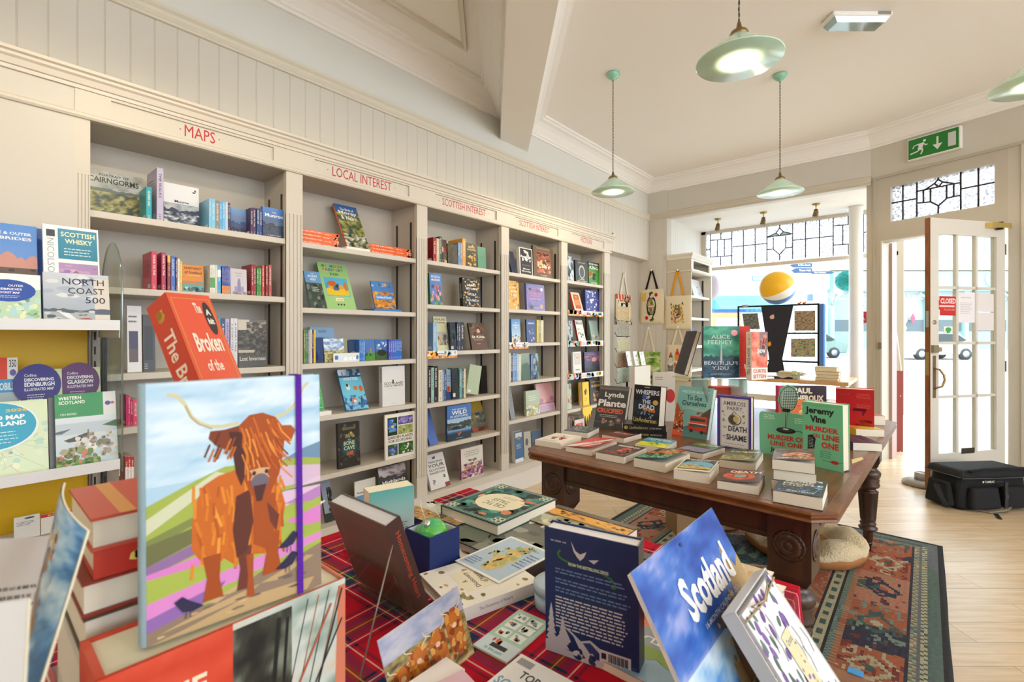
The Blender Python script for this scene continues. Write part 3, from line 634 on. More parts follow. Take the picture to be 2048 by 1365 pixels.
# ================================================================ BOOKS
def frame3(BL, BR, TL):
    ex = (BR-BL); w = ex.length; ex = ex.normalized(); v = TL-BL; v = v-ex*v.dot(ex); h = v.length; ez = v.normalized(); ey = ez.cross(ex); return ex, ey, ez, w, h
PAGE = '#e6dfd0'
def mk_book(name, label, M, w, h, d, art=None, cover='#777777', spine=None, hb=True, side='l', back=None, group=None, page=PAGE, lift=0, cat='book', mat=None, fore=None):
    """local frame: front cover faces -y, spine at x=0 (side 'l') or x=w (side 'r'), foot on z=0, thickness towards +y"""
    R = thing(name, label, cat, M, group); t = .0024 if hb else .0006; ov = .003 if hb else .0004; mat = mat or (M_GLOSS if hb else M_GLOSS)
    m = MB(); sc = spine if isinstance(spine, str) else (spine[0] if spine else cover)
    d = max(d, 2*t+.001)
    m.box(0, d-t, 0, w, d, h, cover)
    if side == 'l': m.box(0, t, 0, t, d-t, h, sc)
    else: m.box(w-t, t, 0, w, d-t, h, sc)
    m.box(0, 0, 0, w, t, h, cover)
    if art is not None: m.art(art, (0, 0, 0), (1, 0, 0), (0, 0, 1), w, h, .0002)
    if isinstance(spine, tuple):
        A = spine[1]
        if side == 'l': m.art(A, (0, d, 0), (0, -1, 0), (0, 0, 1), d, h, .0002)
        else: m.art(A, (w, 0, 0), (0, 1, 0), (0, 0, 1), d, h, .0002)
    if back is not None: m.art(back, (w, d, 0), (-1, 0, 0), (0, 0, 1), w, h, .0002)
    if lift: m.v = [(x, y-lift*((x if side == 'l' else w-x)/w)**1.0, z) if y < t+1e-6 else (x, y, z) for x, y, z in m.v]
    m.build('cover', mat, R)
    p = MB(); x0, x1 = (t, w-ov) if side == 'l' else (ov, w-t)
    p.box(x0, t+.0001, ov, x1, d-t-.0001, h-ov, page)
    p.build('pages', M_PAGE, R)
    return R
def spineart(bg, title, tc, asp, author=None, ac=None, seed=1, band=None):
    A = Art(asp, seed); A.rect(0, 0, 1, 1, bg)
    if band: A.rect(0, band[0], 1, band[1], band[2])
    if title: A.vtext(title, .28, .28, .74, .93, tc)
    if author: A.vtext(author, .32, .06, .68, .24, ac or tc)
    return (bg, A)
def stand_px(name, label, bl, br, tl, z, d, **k):
    BL, BR = onZ(*bl, z), onZ(*br, z); ex = (BR-BL).normalized(); TL = onPl(*tl, BL, ex)
    ex, ey, ez, w, h = frame3(BL, BR, TL)
    return mk_book(name, label, axes(BL, ex, ey, ez), w, h, d, **k)
def flat_px(name, label, bl, br, tr, z, d, **k):
    """lying face up, z is what it rests on; pixels are corners of its top face"""
    BL, BR, TR = onZ(*bl, z+d), onZ(*br, z+d), onZ(*tr, z+d); TL = BL+(TR-BR)
    ex, ey, ez, w, h = frame3(BL, BR, TL)
    return mk_book(name, label, axes(BL, ex, ey, ez), w, h, d, **k)
# ================================================================ THE MAHOGANY TABLE
TZ = .75
TA = math.radians(-1.8); TX = Vector((math.cos(TA), math.sin(TA), 0)); TY = Vector((-math.sin(TA), math.cos(TA), 0)); TO = Vector((1.537, .185, 0)); TL_, TW_ = 1.98, 1.13
MT = axes(TO, TX, TY, UP)
R = thing('display_table', 'dark mahogany extending table with turned legs, covered in books', 'table', MT)
def octo(i, c): return [(i+c, i), (TL_-i-c, i), (TL_-i, i+c), (TL_-i, TW_-i-c), (TL_-i-c, TW_-i), (i+c, TW_-i), (i, TW_-i-c), (i, i+c)]
cc = .052
bevel(MB().slab(octo(.030, cc*.8), TZ-.038, TZ, '#6a4228').build('table_top', M_MAHOG, R), .001, 1)
ep = [(-.032, 0), (0, -.001), (.004, -.006), (.002, -.011), (-.004, -.013), (-.004, -.018), (.002, -.022), (.004, -.028), (-.002, -.032), (-.010, -.034), (-.032, -.036)]
m = MB(); pth = [(x, y, TZ-.0005) for x, y in octo(.004, cc)]
m.sweep(pth, ep, '#5a3219', closed=True); m.build('moulded_edge', M_MAHOGW, R)
for nm, bx in (('side_apron', (.18, .080, TL_-.18, .105)), ('side_apron', (.18, TW_-.105, TL_-.18, TW_-.080)), ('end_apron', (.080, .18, .105, TW_-.18)), ('end_apron', (TL_-.105, .18, TL_-.080, TW_-.18))):
    m = MB(); m.box(bx[0], bx[1], TZ-.128, bx[2], bx[3], TZ-.036, '#402015'); xm = .004
    m.box(bx[0]-(xm if nm[0] == 'e' else 0), bx[1]-(xm if nm[0] == 's' else 0), TZ-.128, bx[2]+(xm if nm[0] == 'e' else 0), bx[3]+(xm if nm[0] == 's' else 0), TZ-.112, '#402015')
    m.build(nm, M_MAHOGD, R)
for lx, ly in ((.125, .125), (.125, TW_-.125), (TL_-.125, .125), (TL_-.125, TW_-.125)):
    m = MB(); b = .058; zb, zt = TZ-.255, TZ-.037
    bm_ = [(lx-b, ly-b), (lx+b, ly-b), (lx+b, ly+b), (lx-b, ly+b)]
    m.slab(bm_, zb+.03, zt, '#3a1c10'); m.hexa([(lx-b*.72, ly-b*.72, zb), (lx+b*.72, ly-b*.72, zb), (lx+b*.72, ly+b*.72, zb), (lx-b*.72, ly+b*.72, zb)]+[(x, y, zb+.03) for x, y in bm_], '#3a1c10')
    z0 = TZ
    pr = [(.018, .062), (.022, .070), (.024, .095), (.024, .120), (.030, .128), (.044, .136), (.046, .146), (.034, .156), (.038, .164), (.040, .170), (.033, .178), (.036, .186), (.038, .20), (.048, .345), (.050, .352), (.046, .358), (.036, .362), (.040, .372), (.052, .378), (.056, .392), (.050, .402), (.054, .408), (.050, .414), (.055, .42), (.050, .427), (.056, .434), (.060, .450), (.060, .462), (.050, .474), (.040, .482), (.044, .49), (.050, .50)]
    m.lathe(pr, '#3a1c10', 48, Matrix.Translation((lx, ly, 0)), flute=.10, fz=(.199, .346))
    lg = m.build('leg', M_MAHOGD, R)
    ro = MB()   # carved rosette on the block
    for nx, ny in ((-1, 0), (0, -1)):
        Mr = Matrix.Translation((lx+nx*b, ly+ny*b, TZ-.135)) @ (Matrix.Rotation(-math.pi/2, 4, 'Y') if nx else Matrix.Rotation(math.pi/2, 4, 'X'))
        ro.lathe([(.046, 0), (.044, .003), (.038, .0035), (.036, .001), (.034, .0045), (.016, .006), (.014, .002), (.010, .006), (.0001, .007)], '#3a1c10', 36, Mr, flute=.09, fz=(.0005, .0052))
    ro.build('rosette', M_MAHOGD, lg)
    ca = MB(); ca.lathe([(.020, .048), (.020, .064)], '#4a4238', 16, Matrix.Translation((lx, ly, 0))); ca.tube([(lx+.012, ly-.012, .024), (lx+.012, ly+.012, .024)], .024, '#2c2622', 18); ca.box(lx-.01, ly-.016, .02, lx+.02, ly-.012, .055, '#6a5c40'); ca.box(lx-.01, ly+.012, .02, lx+.02, ly+.016, .055, '#6a5c40'); ca.build('castor', M_METAL, lg)
# ---- flat paperbacks on the table
def bgart(seed, base, fn, asp=.65):
    A = Art(asp, seed); A.rect(0, 0, 1, 1, base); fn(A); return A
PB = dict(hb=False)
g_flat = 'paperbacks lying on the mahogany table'
FB = [
 ('white paperback with red lobster-like drawing lying at the table corner', (1070.3, 880), (1121.7, 887.9), (1165, 873.4), .024, '#f0ece4', 0, lambda A: (A.blobs(.25, .3, .8, .62, 26, .07, ['#c8202c', '#e0303a', '#9a1420']), A.blobs(.3, .68, .8, .8, 10, .05, ['#6f9f86', '#8fb09a']), A.lines(.2, .1, .8, .2, 2, '#a8a49c'))),
 ('paperback with small green and purple pattern lying behind the lobster book', (1127, 861.5), (1175.8, 866.8), (1214, 857.5), .026, '#3c3a44', 0, lambda A: A.blobs(.05, .05, .95, .95, 90, .06, ['#6fae7c', '#9a8fc0', '#d8d4de', '#4a7a58', '#e8e6e4'])),
 ('paperback with lifted red and white striped cover', (1131, 893), (1183.7, 902.4), (1231, 884), .022, '#d83a36', .016, lambda A: (A.poly([(0, .0), (.3, 0), (1, .7), (1, .95), (0, .2)], '#f0e6e0'), A.blobs(.4, .45, .7, .65, 10, .05, ['#8a5a3a', '#5a3a2a']), A.poly([(.5, 0), (.7, 0), (1, .3), (1, .45)], '#f0e6e0'))),
 ('dark red lettered paperback lying below the CRUCIFIED book', (1203.5, 869.4), (1248, 877.3), (1285, 868), .024, '#4a2a28', 0, lambda A: (A.text('THE', .1, .75, .5, .88, '#c85a58', .03), A.text('SECRET', .1, .5, .9, .68, '#e0c0b8', .03), A.text('HOURS', .1, .25, .9, .42, '#b83a40', .03), A.lines(.1, .1, .8, .2, 2, '#a07870'))),
 ('paperback with glowing red blot on dark cover, front row', (1190.8, 904.5), (1248, 914.8), (1295.5, 896.4), .027, '#4a3a3c', .0, lambda A: (A.blobs(.45, .35, .85, .7, 20, .1, ['#e8503a', '#d03a2c', '#f07a50']), A.text('MISSING', .15, .76, .9, .88, '#e8e4e0', .03), A.text('PERSON', .15, .12, .85, .24, '#c8404a', .03), A.blobs(0, 0, 1, .3, 20, .06, ['#7a2a30', '#5a3038']))),
 ('paperback with blue and yellow meadow cover', (1270, 889), (1330, 897), (1364.4, 883.3), .027, '#4aa0c8', 0, lambda A: (A.rect(0, 0, 1, .45, '#d8d830'), A.blobs(0, .3, 1, .5, 26, .08, ['#a8c840', '#e8e040', '#5aa070']), A.blobs(0, .55, 1, 1, 26, .08, ['#70b8d8', '#3a88b8', '#9ad0e0']), A.text('SUMMER', .1, .7, .9, .86, '#dff0f4', .02), A.blobs(.4, .12, .8, .3, 8, .05, ['#2a4a6a', '#58708a']))),
 ('paperback with orange and teal cover curling up, front row', (1267, 916), (1331.4, 928.7), (1376, 907.4), .033, '#2a4a48', .018, lambda A: (A.blobs(0, .4, 1, 1, 46, .09, ['#e06a30', '#f09040', '#d8482a', '#c8b060']), A.text('ISLAND', .06, .06, .94, .28, '#7ad0b0', .04), A.blobs(0, .25, 1, .45, 20, .06, ['#58b098', '#2a6a60', '#8ad0b0']))),
 ('paperback with purple and green hills cover', (1352, 898), (1405.8, 909.2), (1440, 894.4), .022, '#6a688c', .006, lambda A: (A.rect(0, .5, 1, 1, '#5a7a48'), A.ridge(.45, .06, '#8a86a8', base=0), A.text('THE GLEN', .15, .78, .9, .88, '#dfe8dc', .02), A.blobs(0, .5, 1, .7, 26, .07, ['#4a6a3a', '#7a9a5a', '#3a5030']))),
 ('paperback with arched lettering over a yellow and blue landscape, curling', (1347.5, 939), (1419.8, 949.8), (1461, 930.3), .032, '#ede6d4', .008, lambda A: (A.rect(.04, .1, .97, .97, '#3a4044'), A.ell(.5, .5, .46, .33, '#7ab0d0'), A.ridge(.32, .05, '#d8b850', base=.16, x0=.06, x1=.95), A.blobs(.15, .26, .75, .5, 34, .06, ['#e8c860', '#c8783a', '#f0e0a0', '#a86a30']), A.text('QUARTER', .2, .84, .8, .92, '#e8e4dc', .03), A.blobs(.1, .16, .9, .26, 12, .05, ['#e8d8a0', '#c8b070']))),
 ('olive landscape paperback with white script, between DEATH and the mint book', (1437.8, 919.4), (1511, 929.5), (1542.5, 908.4), .028, '#6c7050', .012, lambda A: (A.rect(0, .55, 1, 1, '#4e5a38'), A.ridge(.4, .06, '#8a8868', base=0), A.text('In the Highlands', .12, .62, .92, .8, '#e8e6dc', .02, slant=.2), A.blobs(0, .1, 1, .4, 30, .07, ['#a8a078', '#4a4e38', '#c8c0a0']), A.blobs(0, .8, 1, 1, 16, .07, ['#8aa04a', '#3a4a28']))),
 ('DEATH paperback, orange scene on dark cover curling up, front row', (1434, 961.6), (1517.5, 974.8), (1557, 953.8), .026, '#5a3c38', .012, lambda A: (A.ell(.45, .45, .40, .30, '#d0603c'), A.blobs(.08, .2, .8, .72, 40, .07, ['#e08050', '#b84a30', '#8a3a2c', '#e8a070']), A.rect(.34, .34, .62, .55, '#8aa8b0'), A.text('DEATH', .18, .70, .95, .86, '#f4efe8', .04), A.lines(.2, .9, .9, .97, 1, '#c88a70'))),
 ('navy THE MORE PEOPLE paperback with pale letters, front right-hand pile edge', (1545.6, 981), (1645.6, 998.3), (1668.3, 969.4), .034, '#34475a', .005, lambda A: (A.text('CODY\'S', .15, .82, .92, .93, '#dfe6ee', .03), A.text('MORE', .15, .68, .75, .79, '#e8eef4', .03), A.text('PEOPLE', .12, .53, .95, .64, '#dfe6ee', .03), A.text('DIE', .12, .42, .55, .5, '#e0c890', .03), A.blobs(.05, .05, .95, .38, 40, .04, ['#5a8ac0', '#7ab0e0', '#2a3a50']), A.line(.8, .05, .9, .4, .02, '#7ab8f0'), A.ell(.88, .42, .08, .04, '#7ab8f0'), A.text('ALERTMAN', .25, .06, .8, .14, '#d8e4f0', .02))),
]
for i, (lb_, bl, br, tr, d, cv, lift, fn) in enumerate(FB):
    lb_ = lb_.replace('front right-hand pile edge', 'at the chamfered table corner')
    flat_px('paperback', lb_, bl, br, tr, TZ+.0003, d, art=bgart(20+i, cv, fn), cover=cv, lift=lift, group=g_flat, **PB)
# stack of three with a dark peach cover on top
dS = .0325
for j in range(3):
    zz = TZ+.0003+dS*j; o = (0, 1.5, 0)[j]
    A = None
    if j == 2: A = bgart(44, '#5c4a46', lambda A: (A.ell(.6, .4, .35, .22, '#e8906a'), A.blobs(.2, .1, 1, .6, 40, .09, ['#d87a5a', '#8a5048', '#4a3c3c', '#f0a888']), A.text('THE SUNSET', .1, .08, .7, .16, '#f0dcd0', .02), A.blobs(0, .6, 1, 1, 24, .08, ['#6a5450', '#84564c', '#4a4040'])))
    BLp, BRp, TRp = onZ(1544, 918.6, TZ+dS*3), onZ(1630, 928.8, TZ+dS*3), onZ(1651.9, 908.4, TZ+dS*3)
    off = Vector(((0, .004, 0)[j], (.002, -.003, 0)[j], zz+dS-.0005-TZ-dS*3)); BLp, BRp, TRp = BLp+off, BRp+off, TRp+off
    ex, ey, ez, w, h = frame3(BLp, BRp, BLp+(TRp-BRp))
    mk_book('paperback', ('bottom', 'middle', 'top')[j]+' of the pile of three thick paperbacks before the mint book', axes(BLp, ex, ey, ez), w, h, dS-.001, art=A, cover='#5c4a46', hb=False, group='pile of three thick paperbacks', lift=.012 if j == 2 else 0)
# ---- standing books on the table
def crucified(A):
    A.rect(0, .9, 1, 1, '#5a6068'); A.rect(.0, .92, 1, .935, '#a86848'); A.text('Lynda', .22, .70, .88, .85, '#e8e6e6', .03); A.text('La', .36, .68, .44, .72, '#e8e6e6'); A.text('Plante', .04, .51, .98, .67, '#eceaea', .035); A.text('CRUCIFIED', .04, .36, .92, .47, '#e0643c', .04)
    A.lines(.15, .27, .75, .34, 2, '#c8c4c0'); A.circ(.80, .22, .095, '#c04a48'); A.circ(.80, .22, .08, '#3c3f44'); A.circ(.80, .22, .06, '#8aa4b4'); A.rect(0, .145, 1, .15, '#a8948a'); A.blobs(.25, .1, .42, .24, 12, .05, ['#c8a890', '#8a7468']); A.blobs(.52, .08, .68, .2, 12, .05, ['#c8a890', '#8a7468'])
stand_px('hardback_book', 'dark CRUCIFIED hardback by Lynda, white and orange lettering'.replace(' by Lynda', ' novel'), (1186.3, 854.9), (1245.7, 862.8), (1200.8, 770.5), TZ+.0005, .032, art=bgart(1, '#3c3f44', crucified), cover='#3c3f44', spine='#33363a')
# two black paperbacks lying under WHISPERS OF THE DEAD, spines to the front
za = TZ+.0003
for j in range(2):
    d = .031; L0 = onZ(1247.5, 874.5, TZ); L1 = onZ(1323, 877.5, TZ); ex = (L1-L0).normalized(); yy = UP.cross(ex); w = .198; A = Art(6, 3); A.rect(0, 0, 1, 1, '#1f1d1c'); A.text('LinAnderson', .16, .3, .58, .75, '#b8a878', .01); A.ell(.07, .5, .045, .28, '#a08a4a'); A.lines(.62, .35, .9, .65, 2, '#c8c4c0')
    Rb = thing('paperback', ('lower' if j == 0 else 'upper')+' black paperback lying under the WHISPERS OF THE DEAD book, spine outward', 'book', axes(L0+UP*(.0003+j*d)-ex*(.004*j), ex, yy, UP), 'black paperbacks under the WHISPERS OF THE DEAD book')
    m = MB(); m.box(0, 0, 0, w, .130, .0006, '#1f1d1c'); m.box(0, 0, d-.001, w, .130, d-.0004, '#1f1d1c'); m.box(0, 0, .0006, w, .0006, d-.001, '#1f1d1c'); m.art(A, (0, 0, 0), (1, 0, 0), (0, 0, 1), w, d-.0006, .0002); m.build('cover', M_GLOSS, Rb)
    MB().box(.0004, .0007, .0007, w-.0004, .1295, d-.0011, '#d8d4cc').build('pages', M_PAGE, Rb)
def whisp(A):
    A.rect(0, .28, 1, .6, '#26303e'); A.text('WHISPERS', .06, .76, .96, .88, '#e0e6f0', .02); A.text('OF', .40, .65, .62, .74, '#dfe6f4', .03); A.ell(.42, .70, .09, .055, '#3a58a8'); A.text('THE', .34, .53, .66, .63, '#c8d4f0', .03); A.text('DEAD', .22, .39, .82, .51, '#dce2ee', .03); A.blobs(.2, .33, .85, .40, 20, .05, ['#e08a40', '#c86a30', '#f0b060']); A.circ(.84, .58, .10, '#c8a850'); A.text('LinAnderson', .05, .06, .92, .17, '#c8b878', .02); A.blobs(.2, .16, .8, .32, 20, .04, ['#5a7ab0', '#34486a', '#8aa8d8']); A.rect(.4, .93, .6, .96, '#a89a60')
zs_ = TZ+.0635
stand_px('hardback_book', 'thick black WHISPERS OF THE DEAD hardback standing on two paperbacks', (1264, 846), (1316.7, 854.5), (1269.5, 769), zs_, .055, art=bgart(2, '#20222a', whisp), cover='#20222a', page='#ddd2c2')
def seeo(A):
    A.text('ALISTAIR MOFFAT', .12, .87, .9, .92, '#e2f0ee', .01); A.text('To See', .28, .73, .72, .83, '#2c4a50', .02); A.text('Ourselves', .16, .62, .86, .72, '#2c4a50', .02); A.lines(.2, .55, .85, .6, 2, '#d0e6e4')
    A.poly([(0, 0), (1, 0), (1, .1), (.5, .25), (0, .1)], '#5a8a88'); A.poly([(0, .08), (.30, .12), (.28, .3), (.16, .5), (.06, .62), (0, .66)], '#c8643c'); A.poly([(.55, .18), (1, .1), (1, .62), (.8, .5), (.65, .34), (.52, .3)], '#5a4a40'); A.blobs(.0, .12, .27, .5, 36, .035, ['#8a4028', '#e08a50', '#6a3020', '#e8b080'])
    A.blobs(.62, .3, .98, .55, 26, .04, ['#c86a40', '#7a5040', '#a0583a']); A.rect(.44, .15, .96, .28, '#c03a30'); A.rect(.46, .28, .93, .43, '#d85040'); A.rect(.48, .33, .9, .39, '#3a4a50'); A.rect(.48, .22, .92, .27, '#48545a'); A.rect(.44, .275, .96, .29, '#f0d8c0'); A.circ(.54, .14, .05, '#2a2a2a'); A.circ(.84, .13, .05, '#2a2a2a'); A.poly([(0, 0), (.35, 0), (.25, .1), (0, .12)], '#e8603c'); A.blobs(.06, .08, .3, .25, 16, .03, ['#f0e0d0', '#3a3030', '#b03028'])
stand_px('hardback_book', 'pale teal To See Ourselves hardback with red tram on the cover', (1343.5, 869.5), (1413, 882), (1359, 771.6), TZ+.0005, .030, art=bgart(3, '#8ac4c4', seeo), cover='#8ac4c4', page='#dfe0da')
def dshame(A):
    A.rect(.10, .04, .93, .955, '#dcdad8'); A.frame(.12, .055, .91, .94, .008, '#a89a6a'); A.text('AMBROSE', .18, .82, .86, .90, '#5a5078', .01); A.text('PARRY', .30, .73, .76, .80, '#5a5078', .01)
    A.ell(.53, .56, .20, .11, '#6a6660'); A.ell(.55, .57, .15, .09, '#dcdad8'); A.ell(.5, .56, .13, .085, '#4a4640'); A.ell(.57, .57, .09, .06, '#c8b070'); A.path([(.45, .66), (.5, .71), (.58, .68)], .02, '#5a564e')
    A.text('THE', .17, .385, .28, .42, '#3c3c50', .01); A.text('DEATH', .34, .34, .88, .44, '#3c3c50', .03); A.text('OF', .17, .215, .25, .25, '#3c3c50', .01); A.text('SHAME', .28, .17, .88, .28, '#3c3c50', .03); A.lines(.2, .1, .85, .13, 1, '#8a8890')
    for x in (.2, .8): A.blobs(x-.05, .5, x+.06, .72, 10, .03, ['#b8a878', '#8a8468'])
stand_px('hardback_book', 'purple-edged hardback lettered THE DEATH OF SHAME in white panel', (1434.4, 894.2), (1502, 905.5), (1434.5, 790), TZ+.0005, .034, art=bgart(4, '#4c3c90', dshame), cover='#4c3c90', spine='#443684', page='#d8cfb8')
# mint card standee with microphone
BL, BR = onZ(1519, 905.7, TZ), onZ(1622, 921, TZ); ex = (BR-BL).normalized(); TLp = onPl(1517.5, 823, BL, ex); ex, ey, ez, w, h = frame3(BL, BR, TLp)
R = thing('card_standee', 'mint green MURDER ON LINE ONE card display with cut-out microphone', 'display card', axes(BL+ey*.004, ex, ey, ez))
mint = '#7cc8a2'
outl = [(0, 0), (w, 0), (w, h*1.0), (.63*w, h*1.02), (.60*w, h*1.12), (.72*w, h*1.2), (.78*w, h*1.42), (.72*w, h*1.62), (.58*w, h*1.68), (.44*w, h*1.6), (.38*w, h*1.3), (.42*w, h*1.15), (.46*w, h*1.08), (.46*w, h), (.05*w, h), (.015*w, h*.97), (0, h*.9)]
m = MB(); tri_pts = [(x, 0, z) for x, z in outl]
m.prism(tri_pts[::-1], (0, .003, 0), mint)
A = Art(w/h, 5); k_ = '#2a2c2e'
A.lines(.1, .84, .36, .96, 3, '#e4f2ea'); A.lines(.7, .80, .98, .94, 3, '#e4f2ea'); A.text('MURDER ON', .17, .36, .92, .48, '#c8443c', .04); A.text('LINE ONE', .22, .22, .86, .33, '#c8443c', .04); A.text('Jeremy', .22, .05, .6, .17, k_, .03)
A.line(.53, .62, .55, 1.05, .035, k_); A.line(.535, .62, .55, 1.05, .012, '#c8e8d8'); A.ell(.53, .60, .19, .07, k_); A.ell(.53, .615, .14, .04, '#3f4446'); A.ell(.53, .635, .06, .02, '#c8e8d8')
A.ell(.585, 1.34, .175, .30, k_, rot=-.12); A.ell(.585, 1.34, .165, .285, '#9ab8b0', rot=-.12); A.rect(.47, 1.04, .62, 1.12, k_)
for i in range(7): A.line(.45+.01*i, 1.14+i*.062, .71+.012*i, 1.17+i*.062, .014, k_)
for i in range(6): A.line(.47+.04*i, 1.12, .49+.045*i, 1.55, .006, '#e8f4ee')
A.path([(.65, .60), (.8, .62), (.9, .56)], .012, k_); A.ell(.93, .55, .05, .03, '#b8343a')
m.art(A, (0, 0, 0), (1, 0, 0), (0, 0, 1), w, h, .0002); m.build('printed_board', M_MATTE, R)
MB().prism([(w*.5, .003, 0), (w*.5, .003, h*.8), (w*.5, .07, 0)], (.002, 0, 0), '#d8d8d0').build('strut', M_MATTE, R)
def vine(A):
    A.text('Jeremy', .08, .80, .80, .93, k_, .04); A.text('Vine', .20, .69, .60, .80, k_, .045); A.text('MURDER', .08, .555, .90, .635, '#c8343a', .045); A.text('ON', .26, .455, .44, .52, '#c8343a', .03); A.text('LINE', .50, .44, .92, .525, '#c8343a', .045); A.text('ONE', .48, .31, .90, .41, '#c8343a', .045)
    A.poly([(.13, .26), (.30, .28), (.34, .44), (.26, .50), (.14, .48)], k_); A.lines(.16, .3, .3, .46, 7, '#c8e8d8'); A.lines(.45, .17, .75, .29, 4, '#5a8a74'); A.path([(.5, .13), (.7, .12), (1, .14)], .008, k_); A.ell(.80, .125, .10, .028, '#c02a34'); A.lines(.05, .955, .9, .97, 1, '#5a9a7c')
stand_px('hardback_book', 'mint green hardback lettered MURDER ON LINE ONE with red words', (1606, 928.6), (1687, 946.5), (1604.3, 802.9), TZ+.0005, .048, art=bgart(6, '#72c69c', vine), cover='#72c69c', page='#e2d6c4')
# red hardback showing its back cover
A = Art(.65, 7); A.rect(0, 0, 1, 1, '#b8242a'); A.lines(.1, .8, .45, .92, 4, '#d0605c'); A.lines(.55, .8, .95, .92, 4, '#d0605c'); A.lines(.1, .58, .45, .68, 3, '#d0605c'); A.lines(.55, .58, .95, .68, 3, '#d0605c'); A.rect(.45, .5, .8, .56, '#5a1030'); A.text('?', .68, .4, .78, .5, '#5a1030'); A.rect(.62, .05, .9, .11, '#e8dcdc'); A.blobs(.5, .14, .95, .3, 8, .09, ['#8a141c', '#a01c22'])
BR_ = onZ(1748.6, 868.6, TZ); BL_ = onZ(1672.5, 861, TZ); ex = (BR_-BL_).normalized(); T_ = onPl(1671.4, 777, BL_, ex); ex, ey, ez, w, h = frame3(BL_, BR_, T_)
mk_book('hardback_book', 'bright red hardback standing back cover outward at the table end', axes(BL_, ex, ey, ez), w, h, .03, art=A, cover='#b8242a', side='r')
# PAUL THEROUX and neighbours behind
def ther(A): A.text('PAUL', .04, .80, .60, .95, '#e8dcc8', .05); A.text('THEROUX', .04, .60, .92, .76, '#e8dcc8', .05); A.ell(.3, .35, .45, .3, '#e0783c'); A.blobs(.05, .1, .7, .5, 20, .09, ['#e89a5a', '#d8602c', '#f0b880'])
def dp_book(name, label, px0, px1, pyt, pyb, depth, d, yaw=None, lean=0, **k):
    """upright book at a given distance, base on the surface below"""
    BL = onD(px0, pyb, depth); BR = onD(px1, pyb, depth+(yaw or 0)); z0 = k.pop('z0', BL.z); BL.z = BR.z = z0
    zt = EYE+(HY-pyt)/FPX*depth; ex = (BR-BL).normalized(); back = UP.cross(ex); h = zt-z0; TLp = BL+UP*h+back*(h*lean)
    ex, ey, ez, w, h = frame3(BL, BR, TLp); return mk_book(name, label, axes(BL, ex, ey, ez), w, h, d, **k)
dp_book('hardback_book', 'navy and orange PAUL THEROUX hardback behind the mint standee', 1583, 1653, 772, 860, 2.62, .025, yaw=-.02, z0=TZ+.0005, art=bgart(8, '#34303e', ther), cover='#34303e')
dp_book('paperback', 'pink-spined paperback beside the PAUL THEROUX book', 1557, 1581, 772, 860, 2.66, .03, z0=TZ+.0005, cover='#c8206a', art=bgart(9, '#c8206a', lambda A: A.rect(.0, 0, 1, .5, '#e86a50')), hb=False)
dp_book('hardback_book', 'cream book with red sunglasses on its cover behind WHISPERS OF THE DEAD', 1306, 1350, 745, 860, 2.72, .022, yaw=-.01, z0=TZ+.0005, art=bgart(10, '#dcd6cc', lambda A: (A.ell(.26, .52, .24, .14, '#c83a30'), A.ell(.78, .52, .22, .14, '#c83a30'), A.line(.4, .56, .65, .56, .03, '#c83a30'), A.lines(.1, .85, .5, .93, 2, '#8a8680'))), cover='#d8cfc4')
# small books at the far end of the table
zt_ = TZ+.0004
g_end = 'small books lying at the window end of the mahogany table'
def slabbook(label, px, py, depth, w, h, d, rot, z, cv, art=None, name='paperback', hb=False, side='l'):
    p = onD(px, py, depth); p.z = z+d; a = math.radians(rot); ex = Vector((math.cos(a), math.sin(a), 0)); ez = UP.cross(ex)
    return mk_book(name, label, axes(p, ex, ez.cross(ex), ez), w, h, d, art=art, cover=cv, hb=hb, side=side, group=g_end)
slabbook('navy paperback with gold line lying beside the MURDER ON LINE ONE book', 1706, 912, 2.03, .11, .17, .033, -60, zt_, '#2c3048', bgart(11, '#2c3048', lambda A: A.rect(.48, 0, .52, 1, '#8a6a3a')))
slabbook('yellow and orange paperback lying beyond the navy paperback', 1712, 888, 2.32, .12, .17, .034, -62, zt_, '#d8c030', bgart(12, '#e8a060', lambda A: (A.rect(.3, .1, .9, .6, '#d8d040'), A.blobs(0, 0, 1, 1, 24, .1, ['#e8b080', '#c8d048', '#e07a4a', '#f0e0c0']))))
slabbook('red striped paperback on the window end of the table', 1716, 868, 2.62, .13, .18, .05, -62, zt_, '#b8382c', bgart(13, '#b03028', lambda A: (A.rect(0, .5, 1, 1, '#5a5048'), A.rect(.1, .6, .4, .85, '#d8d4cc'), A.rect(.5, .6, .8, .85, '#c8c0b8'))))
slabbook('lilac and white paperback on the far table corner', 1722, 838, 2.93, .13, .19, .06, -3, zt_, '#c8c0dc', bgart(14, '#d8a8c8', lambda A: A.rect(0, 0, 1, .5, '#c0b8e0')))
tag(MB().slab([tuple(onZ(1704, 928, TZ)[:2]), tuple(onZ(1727, 920, TZ)[:2]), tuple(onZ(1724, 916, TZ)[:2]), tuple(onZ(1703, 921, TZ)[:2])], TZ+.0003, TZ+.003, '#d8c890').build('bookmark', M_MATTE), 'small patterned bookmark lying by the mint hardback', 'bookmark')
